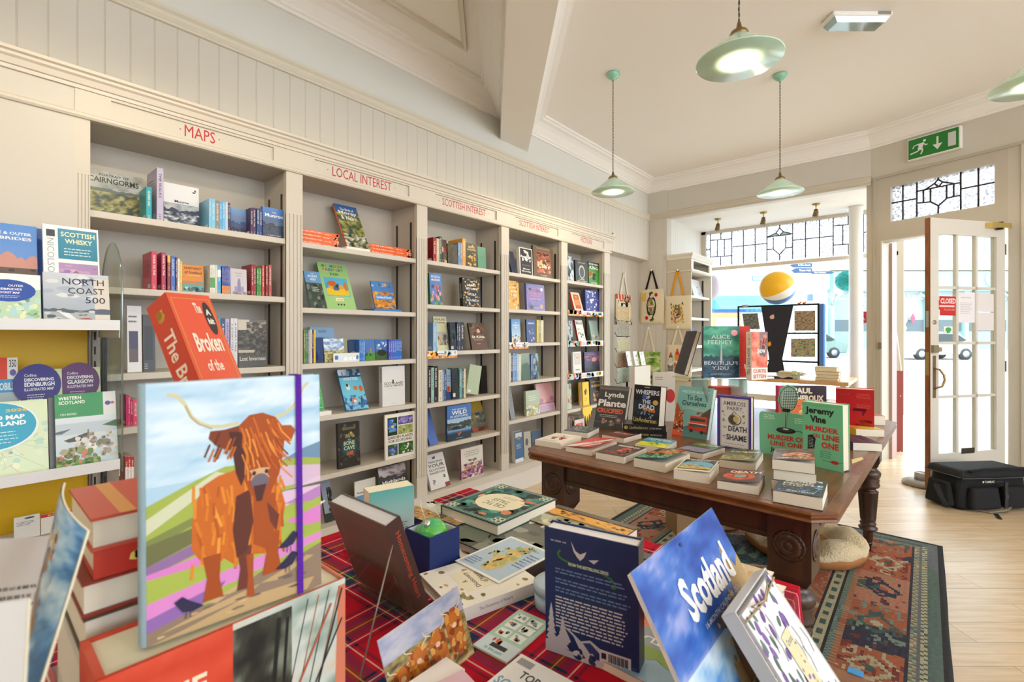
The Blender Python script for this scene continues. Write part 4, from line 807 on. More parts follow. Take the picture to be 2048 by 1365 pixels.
# ---- clear acrylic riser with three books
rz = 1.035; a0, a1 = onZ(1378, 758, rz), onZ(1548, 755, rz); ex = Vector((a1.x-a0.x, a1.y-a0.y, 0)).normalized(); ey = UP.cross(ex); MR = axes(Vector((a0.x, a0.y, 0)), ex, ey, UP); rw = (a1-a0).length
R = thing('acrylic_riser', 'clear acrylic bridge riser on the mahogany table holding the Beautiful Ugly book', 'riser', MR)
MB().box(0, 0, rz-.006, rw, .16, rz).build('shelf', M_ACRYL, R)
for x in (.10, rw-.14): MB().box(x, .01, TZ+.0005, x+.005, .15, rz-.006).build('leg', M_ACRYLE, R)
e = MB(); e.box(0, -.0008, rz-.006, rw, 0, rz, '#d8e2e0'); e.build('front_edge', M_ACRYLE, R)
def alice(A):
    A.rect(0, .38, 1, 1, '#2c8a72', '#3a8f80'); A.cloud(0, .36, 1, 1, ['#226a5c', '#2f8a76', '#5ab898'], 2.5); A.ridge(.42, .05, '#1c4048', base=.3); A.rect(0, 0, 1, .36, '#16304a', '#23506a'); A.cloud(0, 0, 1, .36, ['#10243a', '#1c3c5c', '#2c6484'], 6, 20, 16, 4)
    A.text('ALICE', .22, .76, .74, .83, '#bcd8d0', .01); A.text('FEENEY', .12, .65, .82, .73, '#bcd8d0', .01); A.poly([(.47, .35), (.5, .83), (.53, .35), (.5, .25)], '#b8c8c4'); A.text('BEAUTI', .02, .25, .56, .32, '#c8d0d4', .01); A.text('FUL', .60, .25, .95, .32, '#c8d0d4', .01, mirror=True); A.text('UGLY', .24, .15, .70, .22, '#c8d0d4', .01, mirror=True); A.circ(.86, .87, .09, '#e8a0b0'); A.lines(.2, .05, .85, .09, 2, '#a8c0c8')
dp_book('hardback_book', 'dark teal ALICE FEENEY novel upright on the acrylic riser', 1407, 1478.5, 653, 753, 2.30, .028, yaw=-.02, z0=rz+.0005, art=bgart(15, '#2c7a70', alice), cover='#1c3c4c')
dp_book('hardback_book', 'bright red hardback half hidden on the acrylic riser', 1479, 1500, 653, 753, 2.33, .03, yaw=-.01, z0=rz+.0005, art=bgart(16, '#c8342a', lambda A: (A.lines(.0, .1, .3, .95, 12, '#d85a50'), A.blobs(.4, .1, .9, .3, 6, .12, ['#f0d8d0']))), cover='#c8342a')
A = Art(.12, 17); A.rect(0, 0, 1, 1, '#efe6dc'); A.vtext('CURTIS', .25, .72, .75, .95, '#c86058'); A.vtext("SHOW DON'T TELL", .2, .1, .8, .66, '#2c2a2c')
def show(A): A.rect(0, .25, 1, 1, '#e0705c'); A.cloud(0, .25, 1, 1, ['#c8503c', '#e07058', '#f09a80'], 3); A.rect(.5, .5, 1, 1, '#8a6a70'); A.blobs(.5, .4, 1, .95, 12, .15, ['#6a606a', '#e07a68']); A.text('SHOW', .35, .55, .85, .64, '#f0ece8', .03); A.text('CURTIS', .1, .14, .9, .22, '#c86058', .02); A.text('SITTEN', .1, .03, .9, .11, '#c86058', .02)
a = onD(1492, 753, 2.22); b_ = onD(1505, 753, 2.19)
dp_book('hardback_book', "orange and cream SHOW DON'T TELL novel, spine turned, on the acrylic riser", 1503, 1535, 664, 752, 2.17, .03, yaw=.03, z0=rz+.0005, art=bgart(18, '#efe6dc', show), cover='#efe6dc', spine=('#efe6dc', A))
# leaning book behind the novel, seen edge on
a = onD(1376, 746, 2.36); a.z = rz+.002; t_ = onD(1404, 658, 2.36)
ez = (t_-a).normalized(); ey = Vector((ez.z*RT.x, ez.z*RT.y, -(ez.dot(RT)))).normalized(); ey = -FW.cross(ez).normalized(); 
mk_book('hardback_book', 'black book leaning edge-on against the ALICE FEENEY novel', axes(a+FW*.0, FW, -(ez.cross(FW)) if False else ez.cross(FW), ez), .14, .225, .022, cover='#1c1a1c', page='#cfc2b0', side='r')
# box and cases standing under the riser
tag(MB().box(0, 0, 0, .13, .09, .055, '#d0452c', M=axes(Vector((onD(1427, 790, 2.42).x, onD(1427, 790, 2.42).y, TZ+.17)), RT, FW, UP)).build('red_box', M_MATTE), 'bright orange-red box under the acrylic riser', 'box')
# ================================================================ BOOKS ON THE BUILT-IN SHELVES
def CV(seed, base, *ops, asp=.68):
    A = Art(asp, seed); A.rect(0, 0, 1, 1, base)
    for o in ops:
        k = o[0]
        if k == 'g': A.rect(0, 0, 1, 1, o[1], o[2])
        elif k == 'r': A.ridge(o[1], o[2], o[3], base=o[4] if len(o) > 4 else 0)
        elif k == 't':
            w = o[5] if len(o) > 5 else .8; A.text(o[1], .5-w/2, o[2], .5+w/2, o[3], o[4], .02)
        elif k == 'b': A.blobs(*o[1:])
        elif k == 'R': A.rect(*o[1:])
        elif k == 'e': A.ell(*o[1:])
        elif k == 'l': A.lines(*o[1:])
        elif k == 'c': A.cloud(*o[1:])
        elif k == 'f': A.frame(o[1], o[1]*.7, 1-o[1], 1-o[1]*.7, o[2], o[3])
    return A
SH = {}
def face(label, z, a, b, tl=None, top=None, Y=None, d=.02, art=None, cover='#888888', spine=None, hb=False, side='l', name='paperback', group=None, lean=.05, page=PAGE):
    Y = Y or YB+.06; BL = onY(a, 670, Y); BR = onY(b, 670, Y); BL.z = BR.z = z+.0004
    if tl: TLp = onX(tl[0], tl[1], BL.x); 
    else: zt = onY(a, top, Y).z; TLp = BL+UP*(zt-z)+Vector((0, (zt-z)*lean, 0))
    if TLp.y < BL.y+.001: TLp.y = BL.y+.001
    if TLp.y > YK-.03 and Y < YK-.06: s = (YK-.03-BL.y)/(TLp.y-BL.y); TLp = Vector((TLp.x, YK-.03, TLp.z))
    ex, ey, ez, w, h = frame3(BL, BR, TLp); up = .0; 
    return mk_book(name, label, axes(BL+UP*(abs(ey.z)*0+max(0, -ey.z)*d), ex, ey, ez), w, h, d, art=art, cover=cover, spine=spine, hb=hb, side=side, group=group, page=page)
ORDN = ['', 'one', 'two', 'three', 'four', 'five', 'six', 'seven', 'eight', 'nine', 'ten']
ORD = ['first', 'second', 'third', 'fourth', 'fifth', 'sixth', 'seventh', 'eighth', 'ninth', 'tenth']
def spines(where, z, runs, Y=None, depth=.13, hb=False):
    """runs: (px0, px1, top py, colour, label, [title colour], [band])"""
    Y = Y or YB+.05; cnt = {}
    for r in runs: cnt[r[4]] = cnt.get(r[4], 0)+1
    seen = {}
    for i, r in enumerate(runs):
        a, b, top, c, lab = r[:5]; tc = r[5] if len(r) > 5 else '#e8e4dc'; band = r[6] if len(r) > 6 else None
        x0, x1 = onY(a, 670, Y).x+.0003, onY(b, 670, Y).x-.0003; h = onY(a, top, Y).z-z; n = seen.get(lab, 0); seen[lab] = n+1
        l2 = lab+(', '+ORD[n]+' of '+ORDN[cnt[lab]] if cnt[lab] > 1 else '')+' '+where
        R_ = random.Random(i*7+int(a)); dp = min(depth*R_.uniform(.90, 1.0), YK-.02-Y)
        M = axes(Vector((x1, Y, z+.0004)), Vector((0, 1, 0)), Vector((-1, 0, 0)), UP)   # front cover faces +X
        w = x1-x0; sp = None
        A = Art(max(w/h, .03), i+3); A.rect(0, 0, 1, 1, c)
        if band: A.rect(0, band[0], 1, band[1], band[2])
        if w > .006:
            t_ = [R_.uniform(.3, .45), R_.uniform(.86, .95)]; A.vtext(R_.choice(['THE WALKS', 'HISTORY OF', 'ISLANDS AND', 'GUIDE TO THE', 'A SHORT TALE']), .3, t_[0], .72, t_[1], tc, .01); A.lines(.35, .05, .65, .16, 3, tc)
        bk = Art(.7, i); bk.rect(0, 0, 1, 1, c); bk.lines(.15, .35, .85, .85, 9, mixc(c, tc, .5)[:3] and tc, .22); bk.rect(.6, .06, .9, .16, '#e8e6e2')
        mk_book('hardback_book' if hb else 'paperback', l2, M, dp, h, w, cover=c, spine=(c, A), back=bk, hb=hb, group='books '+where)
UB, UT = YB+.05, YK-.05
W1a = 'on the top shelf of the MAPS bay'; W1b = 'on second shelf, MAPS bay'; W1c = 'on the third shelf of the MAPS bay'
z1 = SHELF[1]
# --- MAPS bay
face('wide landscape book lettered CAIRNGORMS leaning at the back of the MAPS bay', z1[0], 168, 286, top=334, Y=YK-.05, d=.022, name='hardback_book', hb=True, cover='#8a9080', art=CV(1, '#a8aa88', ('g', '#7c8468', '#b8bcb0'), ('c', 0, .6, 1, 1, ['#9aa098', '#d0d4d4'], 4), ('c', 0, 0, 1, .62, ['#44506a', '#5a6a58', '#a8a058', '#c8c8a0'], 6), ('r', .66, .03, '#6c7a74', .6), ('t', 'PORTRAIT OF', .9, .95, '#3a3c38', .5), ('t', 'CAIRNGORMS', .77, .88, '#2c3028', .86), ('R', .75, 0, .95, .05, '#e03a30'), asp=1.2))
spines(W1a, z1[0], [(292.4, 303.4, 373.5, '#1fa3ae', 'turquoise spine')], depth=.12)
spines(W1a, z1[0], [(313.5, 326.9, 335, '#b9b0cc', 'tall lilac grey spine', '#4a4658')], depth=.17)
face('white Munros book with grey mountain photograph in the MAPS bay', z1[0], 328, 398.6, top=363, Y=YB+.13, d=.02, art=CV(2, '#e6e8ea', ('R', 0, 0, 1, .55, '#9aa4b0'), ('c', 0, .36, 1, .55, ['#8a98a8', '#c8c8c8'], 5), ('r', .42, .07, '#3c4658'), ('c', 0, 0, 1, .34, ['#20283a', '#5a6474', '#e0e2e6'], 7), ('t', 'Munros', .57, .63, '#30343a', .4), ('b', .8, .85, .92, .93, 6, .03, ['#3a3c42']), asp=.8), cover='#e6e8ea')
spines(W1a, z1[0], [(417.8, 423, 397, '#7cc0e4', 'light blue spine'), (423, 430.7, 398, '#7cc0e4', 'light blue spine'), (430.7, 438.9, 401, '#8a8478', 'khaki spine'), (438.9, 444.7, 403, '#5aa4dc', 'sky blue thin spine'), (444.7, 450.6, 403, '#6cb4e4', 'sky blue thin spine'), (450.6, 455.8, 404, '#b8c8d8', 'pale thin spine'), (455.8, 460.5, 406, '#3a2c54', 'dark purple thin spine')], depth=.14)
face('small blue and mauve mountain paperback in the MAPS bay', z1[0], 461, 494, top=415, Y=YB+.10, d=.012, art=CV(3, '#6a88b8', ('g', '#4a4a78', '#7aa8d8'), ('r', .5, .1, '#4a5a80'), ('r', .25, .08, '#3a3a5c'), ('t', 'Northern Summits', .68, .74, '#c86a80'), ('t', 'LINKS', .03, .14, '#dfe2ee')), cover='#4a5a80')
spines(W1a, z1[0], [(501, 506, 415.7, '#4a2c5c', 'plum spine'), (506, 511.5, 415.7, '#4a2c5c', 'plum spine'), (513, 519, 417, '#2c4a88', 'blue Munros spine'), (519, 525, 417, '#2c4a88', 'blue Munros spine')], depth=.13)
face('blue book lettered Munros standing face out beside the second pilaster', z1[0], 526, 571, top=412.5, Y=YB+.04, d=.022, art=CV(4, '#3a62a8', ('g', '#2a3a60', '#5a88d0'), ('r', .6, .1, '#5c7090'), ('r', .45, .09, '#34425c'), ('c', 0, 0, 1, .42, ['#1c2840', '#46566e', '#2c3c5c'], 8), ('t', 'THE', .82, .86, '#e8eef4', .2), ('t', 'Munros', .68, .80, '#f0f2f6', .8), ('t', 'A guide to them', .05, .09, '#c8d0e0', .6)), cover='#2c4a88')
z = z1[1]
spines(W1b, z, [(302.9, 313.5, 502.7, '#c8284a', 'crimson spine'), (323, 331.5, 505, '#a81848', 'magenta spine'), (334.7, 341.1, 511, '#8a1c2c', 'maroon spine with yellow head', '#e8c050', (.8, 1, '#e0a840')), (342, 350, 511.9, '#3a64b4', 'mid blue spine'), (350.7, 355, 515, '#5a1c44', 'dark plum thin spine'), (355, 359.6, 518, '#e2e0dc', 'white thin spine', '#8a8a8a'), (360, 364.5, 522.5, '#d8b848', 'yellow thin spine')], depth=.15)
face('orange book with seaside drawing in the MAPS bay', z, 365, 408, top=529, Y=YB+.08, d=.016, cover='#d8862c', art=CV(5, '#dc8a30', ('R', 0, 0, 1, .42, '#5aa0a0'), ('b', 0, .02, 1, .2, 20, .1, ['#4a443c', '#b8d8d8', '#3a6a78']), ('r', .40, .05, '#c87a34', .3), ('t', 'NORTHEAST', .84, .92, '#4a2c18'), ('t', 'of Scotland', .68, .78, '#4a2c18'), ('t', 'on your doorstep', .6, .64, '#f0e0c0', .6), asp=.9))
spines(W1b, z, [(419.7, 425, 530, '#dcdcd4', 'white and green spine', '#6a8a5a', (.2, .55, '#5a9a50')), (425, 430, 530, '#dcdcd4', 'white and green spine', '#6a8a5a', (.2, .55, '#5a9a50')), (430, 435, 530, '#c8c8b8', 'sand spine'), (435, 442, 532, '#4a98c8', 'blue and white spine', '#e8f0f4', (.6, .85, '#dce8ec')), (444, 448, 533, '#2848a8', 'navy spine with orange foot', '#e8c050', (0, .3, '#d8843c')), (448, 452, 533, '#2848a8', 'navy spine with orange foot', '#e8c050', (0, .3, '#d8843c')), (452, 456, 533, '#2848a8', 'navy spine with orange foot', '#e8c050', (0, .3, '#d8843c')), (456, 460, 534, '#3a5cc0', 'navy spine with orange foot', '#e8c050', (0, .3, '#d8843c'))], depth=.13)
face('pale lilac book with castle drawing in the MAPS bay', z, 461, 494, top=537, Y=YB+.06, d=.014, cover='#c9c3cc', art=CV(6, '#c9c3cc', ('t', 'Castles', .82, .86, '#6a6488', .4), ('t', 'North', .72, .75, '#6a6488', .3), ('R', .25, .1, .8, .32, '#9a94b8'), ('R', .42, .1, .62, .5, '#8a84ac'), ('e', .52, .52, .08, .12, '#8a84ac'), ('b', 0, 0, 1, .12, 10, .1, ['#a8948c', '#8a84a4'])))
spines(W1b, z, [(502.6, 507, 529, '#9a1c28', 'dark red spine'), (507, 512, 530, '#9a1c28', 'dark red spine'), (513, 518, 536, '#3a8a34', 'green spine'), (518, 523, 536, '#3a8a34', 'green spine'), (524, 529, 531, '#c8503c', 'coral spine'), (531, 536.5, 530, '#8a1826', 'wine red thin spine'), (537.6, 543.4, 530, '#b8504a', 'brick pink spine')], depth=.13)
z = z1[2]
face('white framed print with purple hillside in the MAPS bay', z, 255, 284, top=612, Y=YB+.07, d=.012, hb=True, name='framed_print', cover='#dcdcdc', art=CV(7, '#dcdcde', ('R', .12, .15, .75, .62, '#3a3458'), ('R', .12, .15, .75, .35, '#5c4848'), ('l', .1, .75, .7, .9, 2, '#4a4a4a')))
face('dark grey book standing behind the red Broken book in the MAPS bay', z, 287, 311, top=630, Y=YB+.07, d=.02, cover='#3a3c40', art=CV(8, '#3a3c40', ('R', .1, .2, .8, .8, '#20201f'), ('l', .1, .05, .4, .16, 3, '#a8a8a8')))
spines(W1c, z, [(436, 441.5, 634, '#3a8aa8', 'teal spine', '#d8e4e8'), (442, 450.5, 637, '#3a4a74', 'slate blue spine'), (450.5, 459, 638, '#b0a4cc', 'lavender spine', '#3a3458'), (461, 467.5, 637, '#d4d4dc', 'white spine with black letters', '#26262c'), (467.5, 475, 637, '#d4d4dc', 'white spine with black letters', '#26262c')], depth=.15)
face('Lost Inverness book with old grey street photograph', z, 477, 534.4, top=640, Y=YB+.05, d=.024, cover='#3c3b39', art=CV(9, '#6a6862', ('R', 0, .7, .4, 1, '#c8c0b4'), ('c', 0, .26, 1, .78, ['#24221f', '#3c3833', '#6a645a'], 9), ('c', .3, .7, 1, .95, ['#2c2a26', '#4a463e', '#a8a094'], 9), ('R', .0, .30, .55, .36, '#b8b0a0'), ('R', 0, 0, 1, .26, '#4c4b49'), ('t', 'Lost Inverness', .13, .22, '#c8c4bc', .9), asp=.9))
z = z1[3]
spines('on the fourth shelf of the MAPS bay', z, [(252, 256, 792, '#c02868', 'pink spine'), (256, 261, 793, '#d8306c', 'pink spine'), (261, 266, 800, '#a81c50', 'pink spine'), (266, 276, 800, '#d8486c', 'pale pink spine')], depth=.12)
spines('on the fifth shelf of the MAPS bay', z1[4], [(250, 256, 915, '#c83a40', 'red and white spine', '#ffffff', (.5, .8, '#e8e0dc')), (256, 262, 915, '#c83a40', 'red and white spine', '#ffffff', (.5, .8, '#e8e0dc')), (262, 268, 915, '#c83a40', 'red and white spine', '#ffffff', (.5, .8, '#e8e0dc'))], depth=.12)
# --- LOCAL INTEREST bay
z2 = SHELF[2]; z = z2[0]; O = '#e2622c'
def lying(where, z, px0, px1, Y, n, th, c, depth, lab, jig=0, tc='#f2e6dc'):
    x0, x1 = onY(px0, 670, Y).x, onY(px1, 670, Y).x
    for i in range(n):
        j = (jig*((i % 2)*2-1))*.5; A = Art((x1-x0)/th, i+4); A.rect(0, 0, 1, 1, c); A.text('The Birds of Moray & Nairn', .04, .3, .55, .72, tc, .01); A.lines(.62, .3, .82, .6, 1, tc); A.blobs(.88, .1, .98, .9, 6, .03, ['#e8e0d8', '#3a2c28'])
        R = thing('paperback', ORD[i]+' book up in the flat pile of '+lab, 'book', axes((x0+j, Y, z+.0004+i*th), (1, 0, 0), (0, 1, 0), UP), 'flat piles of '+lab.split(',')[0])
        w = x1-x0; m = MB(); m.box(0, 0, 0, w, depth, .0006, c); m.box(0, 0, th-.0012, w, depth, th-.0006, c); m.box(0, 0, .0006, w, .0006, th-.0012, c); m.art(A, (0, 0, 0), (1, 0, 0), (0, 0, 1), w, th-.0006, .00015); m.build('cover', M_GLOSS, R)
        MB().box(.0004, .0007, .0007, w-.0004, depth-.001, th-.0013, PAGE).build('pages', M_PAGE, R)
lying('', z, 598, 677, YB+.045, 4, .0195, O, .16, 'orange bird books, beside the MAPS bay pilaster', .008)
lying('', z, 741, 822, YB+.045, 3, .0195, O, .16, 'orange bird books, beside the SCOTTISH INTEREST bay', .006)
sa = Art(.12, 3); sa.rect(0, 0, 1, 1, '#e05a28'); sa.vtext('The Birds of Moray', .25, .3, .75, .95, '#f4e4d8')
MB_p = tag(MB().box(onY(692, 670, YB+.05).x, YB+.045, z+.0004, onY(744, 670, YB+.05).x, YB+.18, z+.019, '#eeeae4').build('white_paperback', M_PAGE), 'white book lying under the leaning Birds of Moray book', 'book')
face('Birds of Moray and Nairn book leaning back on a white book', z+.0195, 694, 739.4, tl=(666.8, 409), Y=YB+.075, d=.016, spine=('#e05a28', sa), cover='#35557a', art=CV(10, '#3c6498', ('g', '#7a8048', '#3a64a8'), ('c', 0, .28, 1, .8, ['#3a4a78', '#5a6a30', '#8a8a48', '#b8b868'], 6), ('c', 0, 0, 1, .3, ['#20242a', '#58643a', '#a8a894', '#e0e0dc'], 8), ('t', 'The Birds of', .86, .92, '#f0f2f6', .6), ('t', 'Moray', .75, .85, '#f4f6f8', .8), ('t', '& Nairn', .64, .74, '#f4f6f8', .7)))
z = z2[1]
face('Moray Way paperback, pale blue over dark grey, leaning back', z, 621, 653, tl=(606.6, 542.6), Y=YB+.05, d=.008, cover='#5a86b4', art=CV(11, '#46524c', ('R', 0, .68, 1, 1, '#6c9ccc'), ('b', 0, 0, 1, .66, 34, .14, ['#3c4a44', '#5a6a5c', '#78867a', '#2c3834']), ('t', 'THE', .92, .95, '#e8f0f8', .2), ('t', 'MORAY', .83, .9, '#e8f0f8', .6), ('t', 'WAY', .74, .81, '#e8f0f8', .4), ('l', .3, .45, .8, .6, 3, '#c8d0cc')))
pk = ['#3a8a4c', '#d8862c', '#c83a3a', '#4a6ab8']
A = CV(12, '#9fca84', ('R', .1, .28, .9, .68, '#5ab0d8'), ('R', .12, .3, .88, .45, '#e8c030'), ('b', .12, .4, .88, .56, 16, .1, ['#3a6aa8', '#e0a030', '#48a0c8']), ('e', .35, .55, .16, .06, '#c8602c'), ('e', .8, .5, .06, .1, '#c87a34'), ('t', '2026', .73, .79, '#3a5a3a', .3), ('R', .36, .18, .62, .24, '#ece4b8'), ('t', 'GUIDE', .19, .22, '#d8702c', .2))
for i, ch in enumerate('MY MORAY'):
    if ch != ' ': A.text(ch, .14+i*.09, .90, .14+i*.09+.075, .96, pk[i % 4], .04)
for i, ch in enumerate('PASSPORT'): A.text(ch, .14+i*.09, .82, .14+i*.09+.075, .88, pk[(i+1) % 4], .04)
for i in range(3): A.circ(.4+i*.1, .10, .03, '#2a4a2c')
face('tall green MY MORAY PASSPORT 2026 booklet', z, 655, 713.7, tl=(632.8, 524.5), Y=YB+.085, d=.006, cover='#8fc274', art=A)
MBx = tag(MB().box(onY(748, 670, YB+.045).x, YB+.04, z+.0004, onY(803, 670, YB+.045).x, YB+.16, z+.014, '#3a7ac0').build('blue_paperback', M_GLOSS), 'blue paperback lying flat under the autumn trees book', 'book')
face('blue and orange autumn trees paperback in the LOCAL INTEREST bay', z+.0145, 750.4, 793, tl=(740.6, 562.5), Y=YB+.06, d=.008, cover='#3a6ab0', art=CV(13, '#c8843c', ('R', 0, .6, 1, 1, '#4a80c8'), ('b', 0, .0, 1, .62, 60, .09, ['#c87a28', '#e0a040', '#8a5a28', '#4a6a98', '#d8b060']), ('b', 0, .8, 1, 1, 8, .12, ['#a8c8e8', '#5a88c0', '#e0a850']), ('R', .1, .32, .92, .5, '#4a8ed0'), ('t', 'Scotland North', .37, .46, '#e8f0f8', .7), ('l', .5, .05, .9, .1, 1, '#f0e0c0')))
z = z2[2]; W2c = 'on third shelf, LOCAL INTEREST bay'
spines(W2c, z, [(607, 610.5, 660, '#7a8a48', 'olive thin spine'), (610.5, 614, 660, '#4a8a50', 'green thin spine'), (614, 617, 660, '#3a6aa0', 'blue thin spine'), (617, 621, 660, '#b0a48c', 'tan thin spine'), (621, 624, 660, '#dcd8d8', 'white thin spine', '#8a6a8a'), (624, 627.5, 660, '#4a2c5c', 'purple thin spine'), (627.5, 631.4, 661, '#e0c43c', 'yellow thin spine', '#8a6a2c')], depth=.15)
face('pale blue Elgin book standing behind smaller guides', z, 621, 669.7, top=654.8, Y=YK-.09, d=.012, cover='#8ab0d8', art=CV(14, '#8eb4dc', ('t', 'ELGIN', .84, .91, '#3a5a88', .3), ('l', .1, .66, .9, .74, 2, '#5a80a8'), ('R', 0, 0, 1, .6, '#3a5478'), ('b', 0, .2, 1, .6, 14, .12, ['#48688c', '#34486a']), asp=.8))
face('narrow navy booklet before the pale blue Elgin book', z, 632, 647, top=676, Y=YB+.06, d=.006, cover='#1c3a70', art=CV(15, '#1c3a70', ('b', 0, 0, 1, .5, 10, .2, ['#24468a', '#182c58'])))
face('booklet with yellow gorse and cloudy sky photograph', z, 650, 697, tl=(646, 678), Y=YB+.05, d=.006, cover='#7a8ca0', art=CV(16, '#5a88c8', ('c', 0, .5, 1, 1, ['#5a88c8', '#a8c0e0', '#e8ecf2'], 5), ('c', 0, 0, .9, .5, ['#5a6448', '#8a8c5c', '#c8c0a0', '#e0c040'], 9), ('R', .85, 0, 1, 1, '#8c8c70'), asp=1.1))
face('small dark booklet with arched bridge photograph', z, 697, 717.5, top=681, Y=YB+.08, d=.006, cover='#1c2c44', art=CV(17, '#24406a', ('R', 0, 0, 1, .45, '#2c2820'), ('r', .4, .05, '#14181c'), ('e', .5, .35, .3, .12, '#8a7a50')))
spines(W2c, z, [(718.5, 722, 680, '#3a7ac8', 'bright blue thin spine'), (722, 726, 680, '#3a7ac8', 'bright blue thin spine'), (726, 730.2, 681, '#4a88d4', 'bright blue thin spine')], depth=.12)
face('small booklet with lighthouse on green land', z, 731, 750.3, top=679.6, Y=YB+.06, d=.006, cover='#4a6ab0', art=CV(18, '#4a74b8', ('R', 0, 0, 1, .35, '#4a8a34'), ('R', .5, .3, .62, .6, '#b0804c'), ('b', 0, .2, 1, .4, 10, .1, ['#2c4a28', '#5a9a40'])))
face('small booklet with green moor under blue sky', z, 751, 776.5, top=679.6, Y=YB+.06, d=.006, cover='#3a5a98', art=CV(19, '#3a68b4', ('R', 0, 0, 1, .4, '#3c5a2c'), ('b', .1, .5, .9, .9, 12, .12, ['#8ab0e0', '#d8e2ee']), ('e', .5, .35, .35, .16, '#1c2418')))
spines(W2c, z, [(777+i*3.8, 777+(i+1)*3.8, 679.6, ('#4a4aa8', '#3a6ac8', '#5a5ab8')[i % 3] if i < 3 else '#2c6ac8', 'violet blue thin spine') for i in range(7)], depth=.12)
sx = onY(667, 712, YB+.02); R = thing('price_card', 'small white and blue card stand on the third shelf of the LOCAL INTEREST bay', 'card', axes((sx.x, YB+.022, z+.0004), (1, 0, 0), Vector((0, .95, -.3)).normalized() if False else (0, 1, 0), UP))
w = onY(719, 712, YB+.02).x-sx.x; A = CV(20, '#dfe8ee', ('R', .06, .3, .18, .75, '#4a7ab8'), ('R', .4, .15, .54, .55, '#f6f8fa'), ('R', .58, .15, .7, .55, '#f6f8fa'), ('R', .74, .15, .86, .55, '#f6f8fa'), ('e', .92, .5, .05, .25, '#4a80c0'), asp=3)
m = MB(); m.box(0, 0, 0, w, .0015, .05, '#dfe8ee'); m.art(A, (0, 0, 0), (1, 0, 0), (0, 0, 1), w, .05); m.build('card_face', M_GLOSS, R); MB().box(0, .0016, 0, w, .03, .0015, '#dfe8ee').build('card_foot', M_GLOSS, R)
z = z2[3]
tag(MB().box(onY(626, 670, YB+.03).x, YB+.02, z+.0004, onY(661, 670, YB+.03).x, YB+.15, z+.022, '#eceae6').build('white_paperback', M_PAGE), 'white book lying flat under the green puzzle book', 'book')
face('green puzzle book with yellow line drawing, partly behind the cow notebook', z+.0225, 624, 649.5, tl=(612, 749.8), Y=YB+.05, d=.01, cover='#2c9060', art=CV(21, '#2c9a68', ('f', .1, .015, '#c8d870'), ('t', 'MAZES', .3, .37, '#d8e080', .6), ('f', .25, .012, '#c8d870')))
sp = Art(.15, 2); sp.rect(0, 0, 1, 1, '#3a6ea8')
face('tall blue book with robins and winter birds', z, 693.5, 737.7, tl=(673.3, 743.4), Y=YB+.035, d=.018, hb=True, name='hardback_book', cover='#3a7ab0', spine=('#3a6ea8', sp), art=CV(22, '#6ac0dc', ('R', 0, .8, 1, 1, '#3a5a7c'), ('b', 0, .84, 1, 1, 16, .12, ['#d8e4ec', '#8aa0b8']), ('b', 0, 0, 1, .35, 50, .08, ['#3a6ea8', '#5a90c8', '#2c5488', '#8ab8dc']), ('t', 'WINTER', .72, .79, '#dcecf4', .7), ('e', .3, .55, .09, .07, '#d8dce0'), ('e', .28, .6, .05, .04, '#2c2c34'), ('e', .62, .52, .09, .06, '#c8703c'), ('e', .86, .5, .09, .08, '#c8602c'), ('e', .45, .22, .12, .06, '#c87a4c'), ('e', .47, .2, .07, .035, '#e0d8d0')))
sp = Art(.18, 2); sp.rect(0, 0, 1, 1, '#d4d4da'); sp.vtext('SCOTLAND', .3, .6, .7, .95, '#3a3a44')
face('white Scotland today book with thin black lettering', z, 765, 810, top=734.5, Y=YB+.04, d=.034, lean=.02, cover='#d8d8da', spine=('#ccccd2', sp), art=CV(23, '#dcdcdc', ('t', 'SCOTLAND', .535, .60, '#5a5048', .84), ('R', .44, .56, .5, .66, '#2c2824'), ('t', 'TODAY & TOMORROW', .48, .525, '#4a4642', .84), ('l', .2, .43, .8, .46, 1, '#b8b4b0'), ('l', .4, .05, .65, .08, 1, '#b8b4b0')))
z = z2[4]
sp = Art(.2, 2); sp.rect(0, 0, 1, 1, '#1c1a1a')
face('dark THE BONE CAVE book with teal oval on its cover', z, 677.6, 720.9, top=850, Y=YB+.05, d=.022, hb=True, name='hardback_book', cover='#2a2826', spine=('#1c1a1a', sp), art=CV(24, '#2c2a28', ('b', 0, 0, 1, 1, 70, .06, ['#4a463c', '#201e1c', '#5c5444', '#3a342c']), ('t', 'DEAN STRANG', .84, .9, '#8a845c', .6), ('b', .3, .66, .75, .8, 12, .06, ['#c8b878', '#a89860']), ('e', .52, .45, .36, .2, '#1c4a54'), ('t', 'THE', .6, .63, '#b8c0a0', .12), ('t', 'BONE', .5, .59, '#c0cca8', .5), ('t', 'CAVE', .39, .48, '#c0cca8', .5), ('b', .35, .27, .68, .36, 10, .07, ['#d86a34', '#b84c28'])))
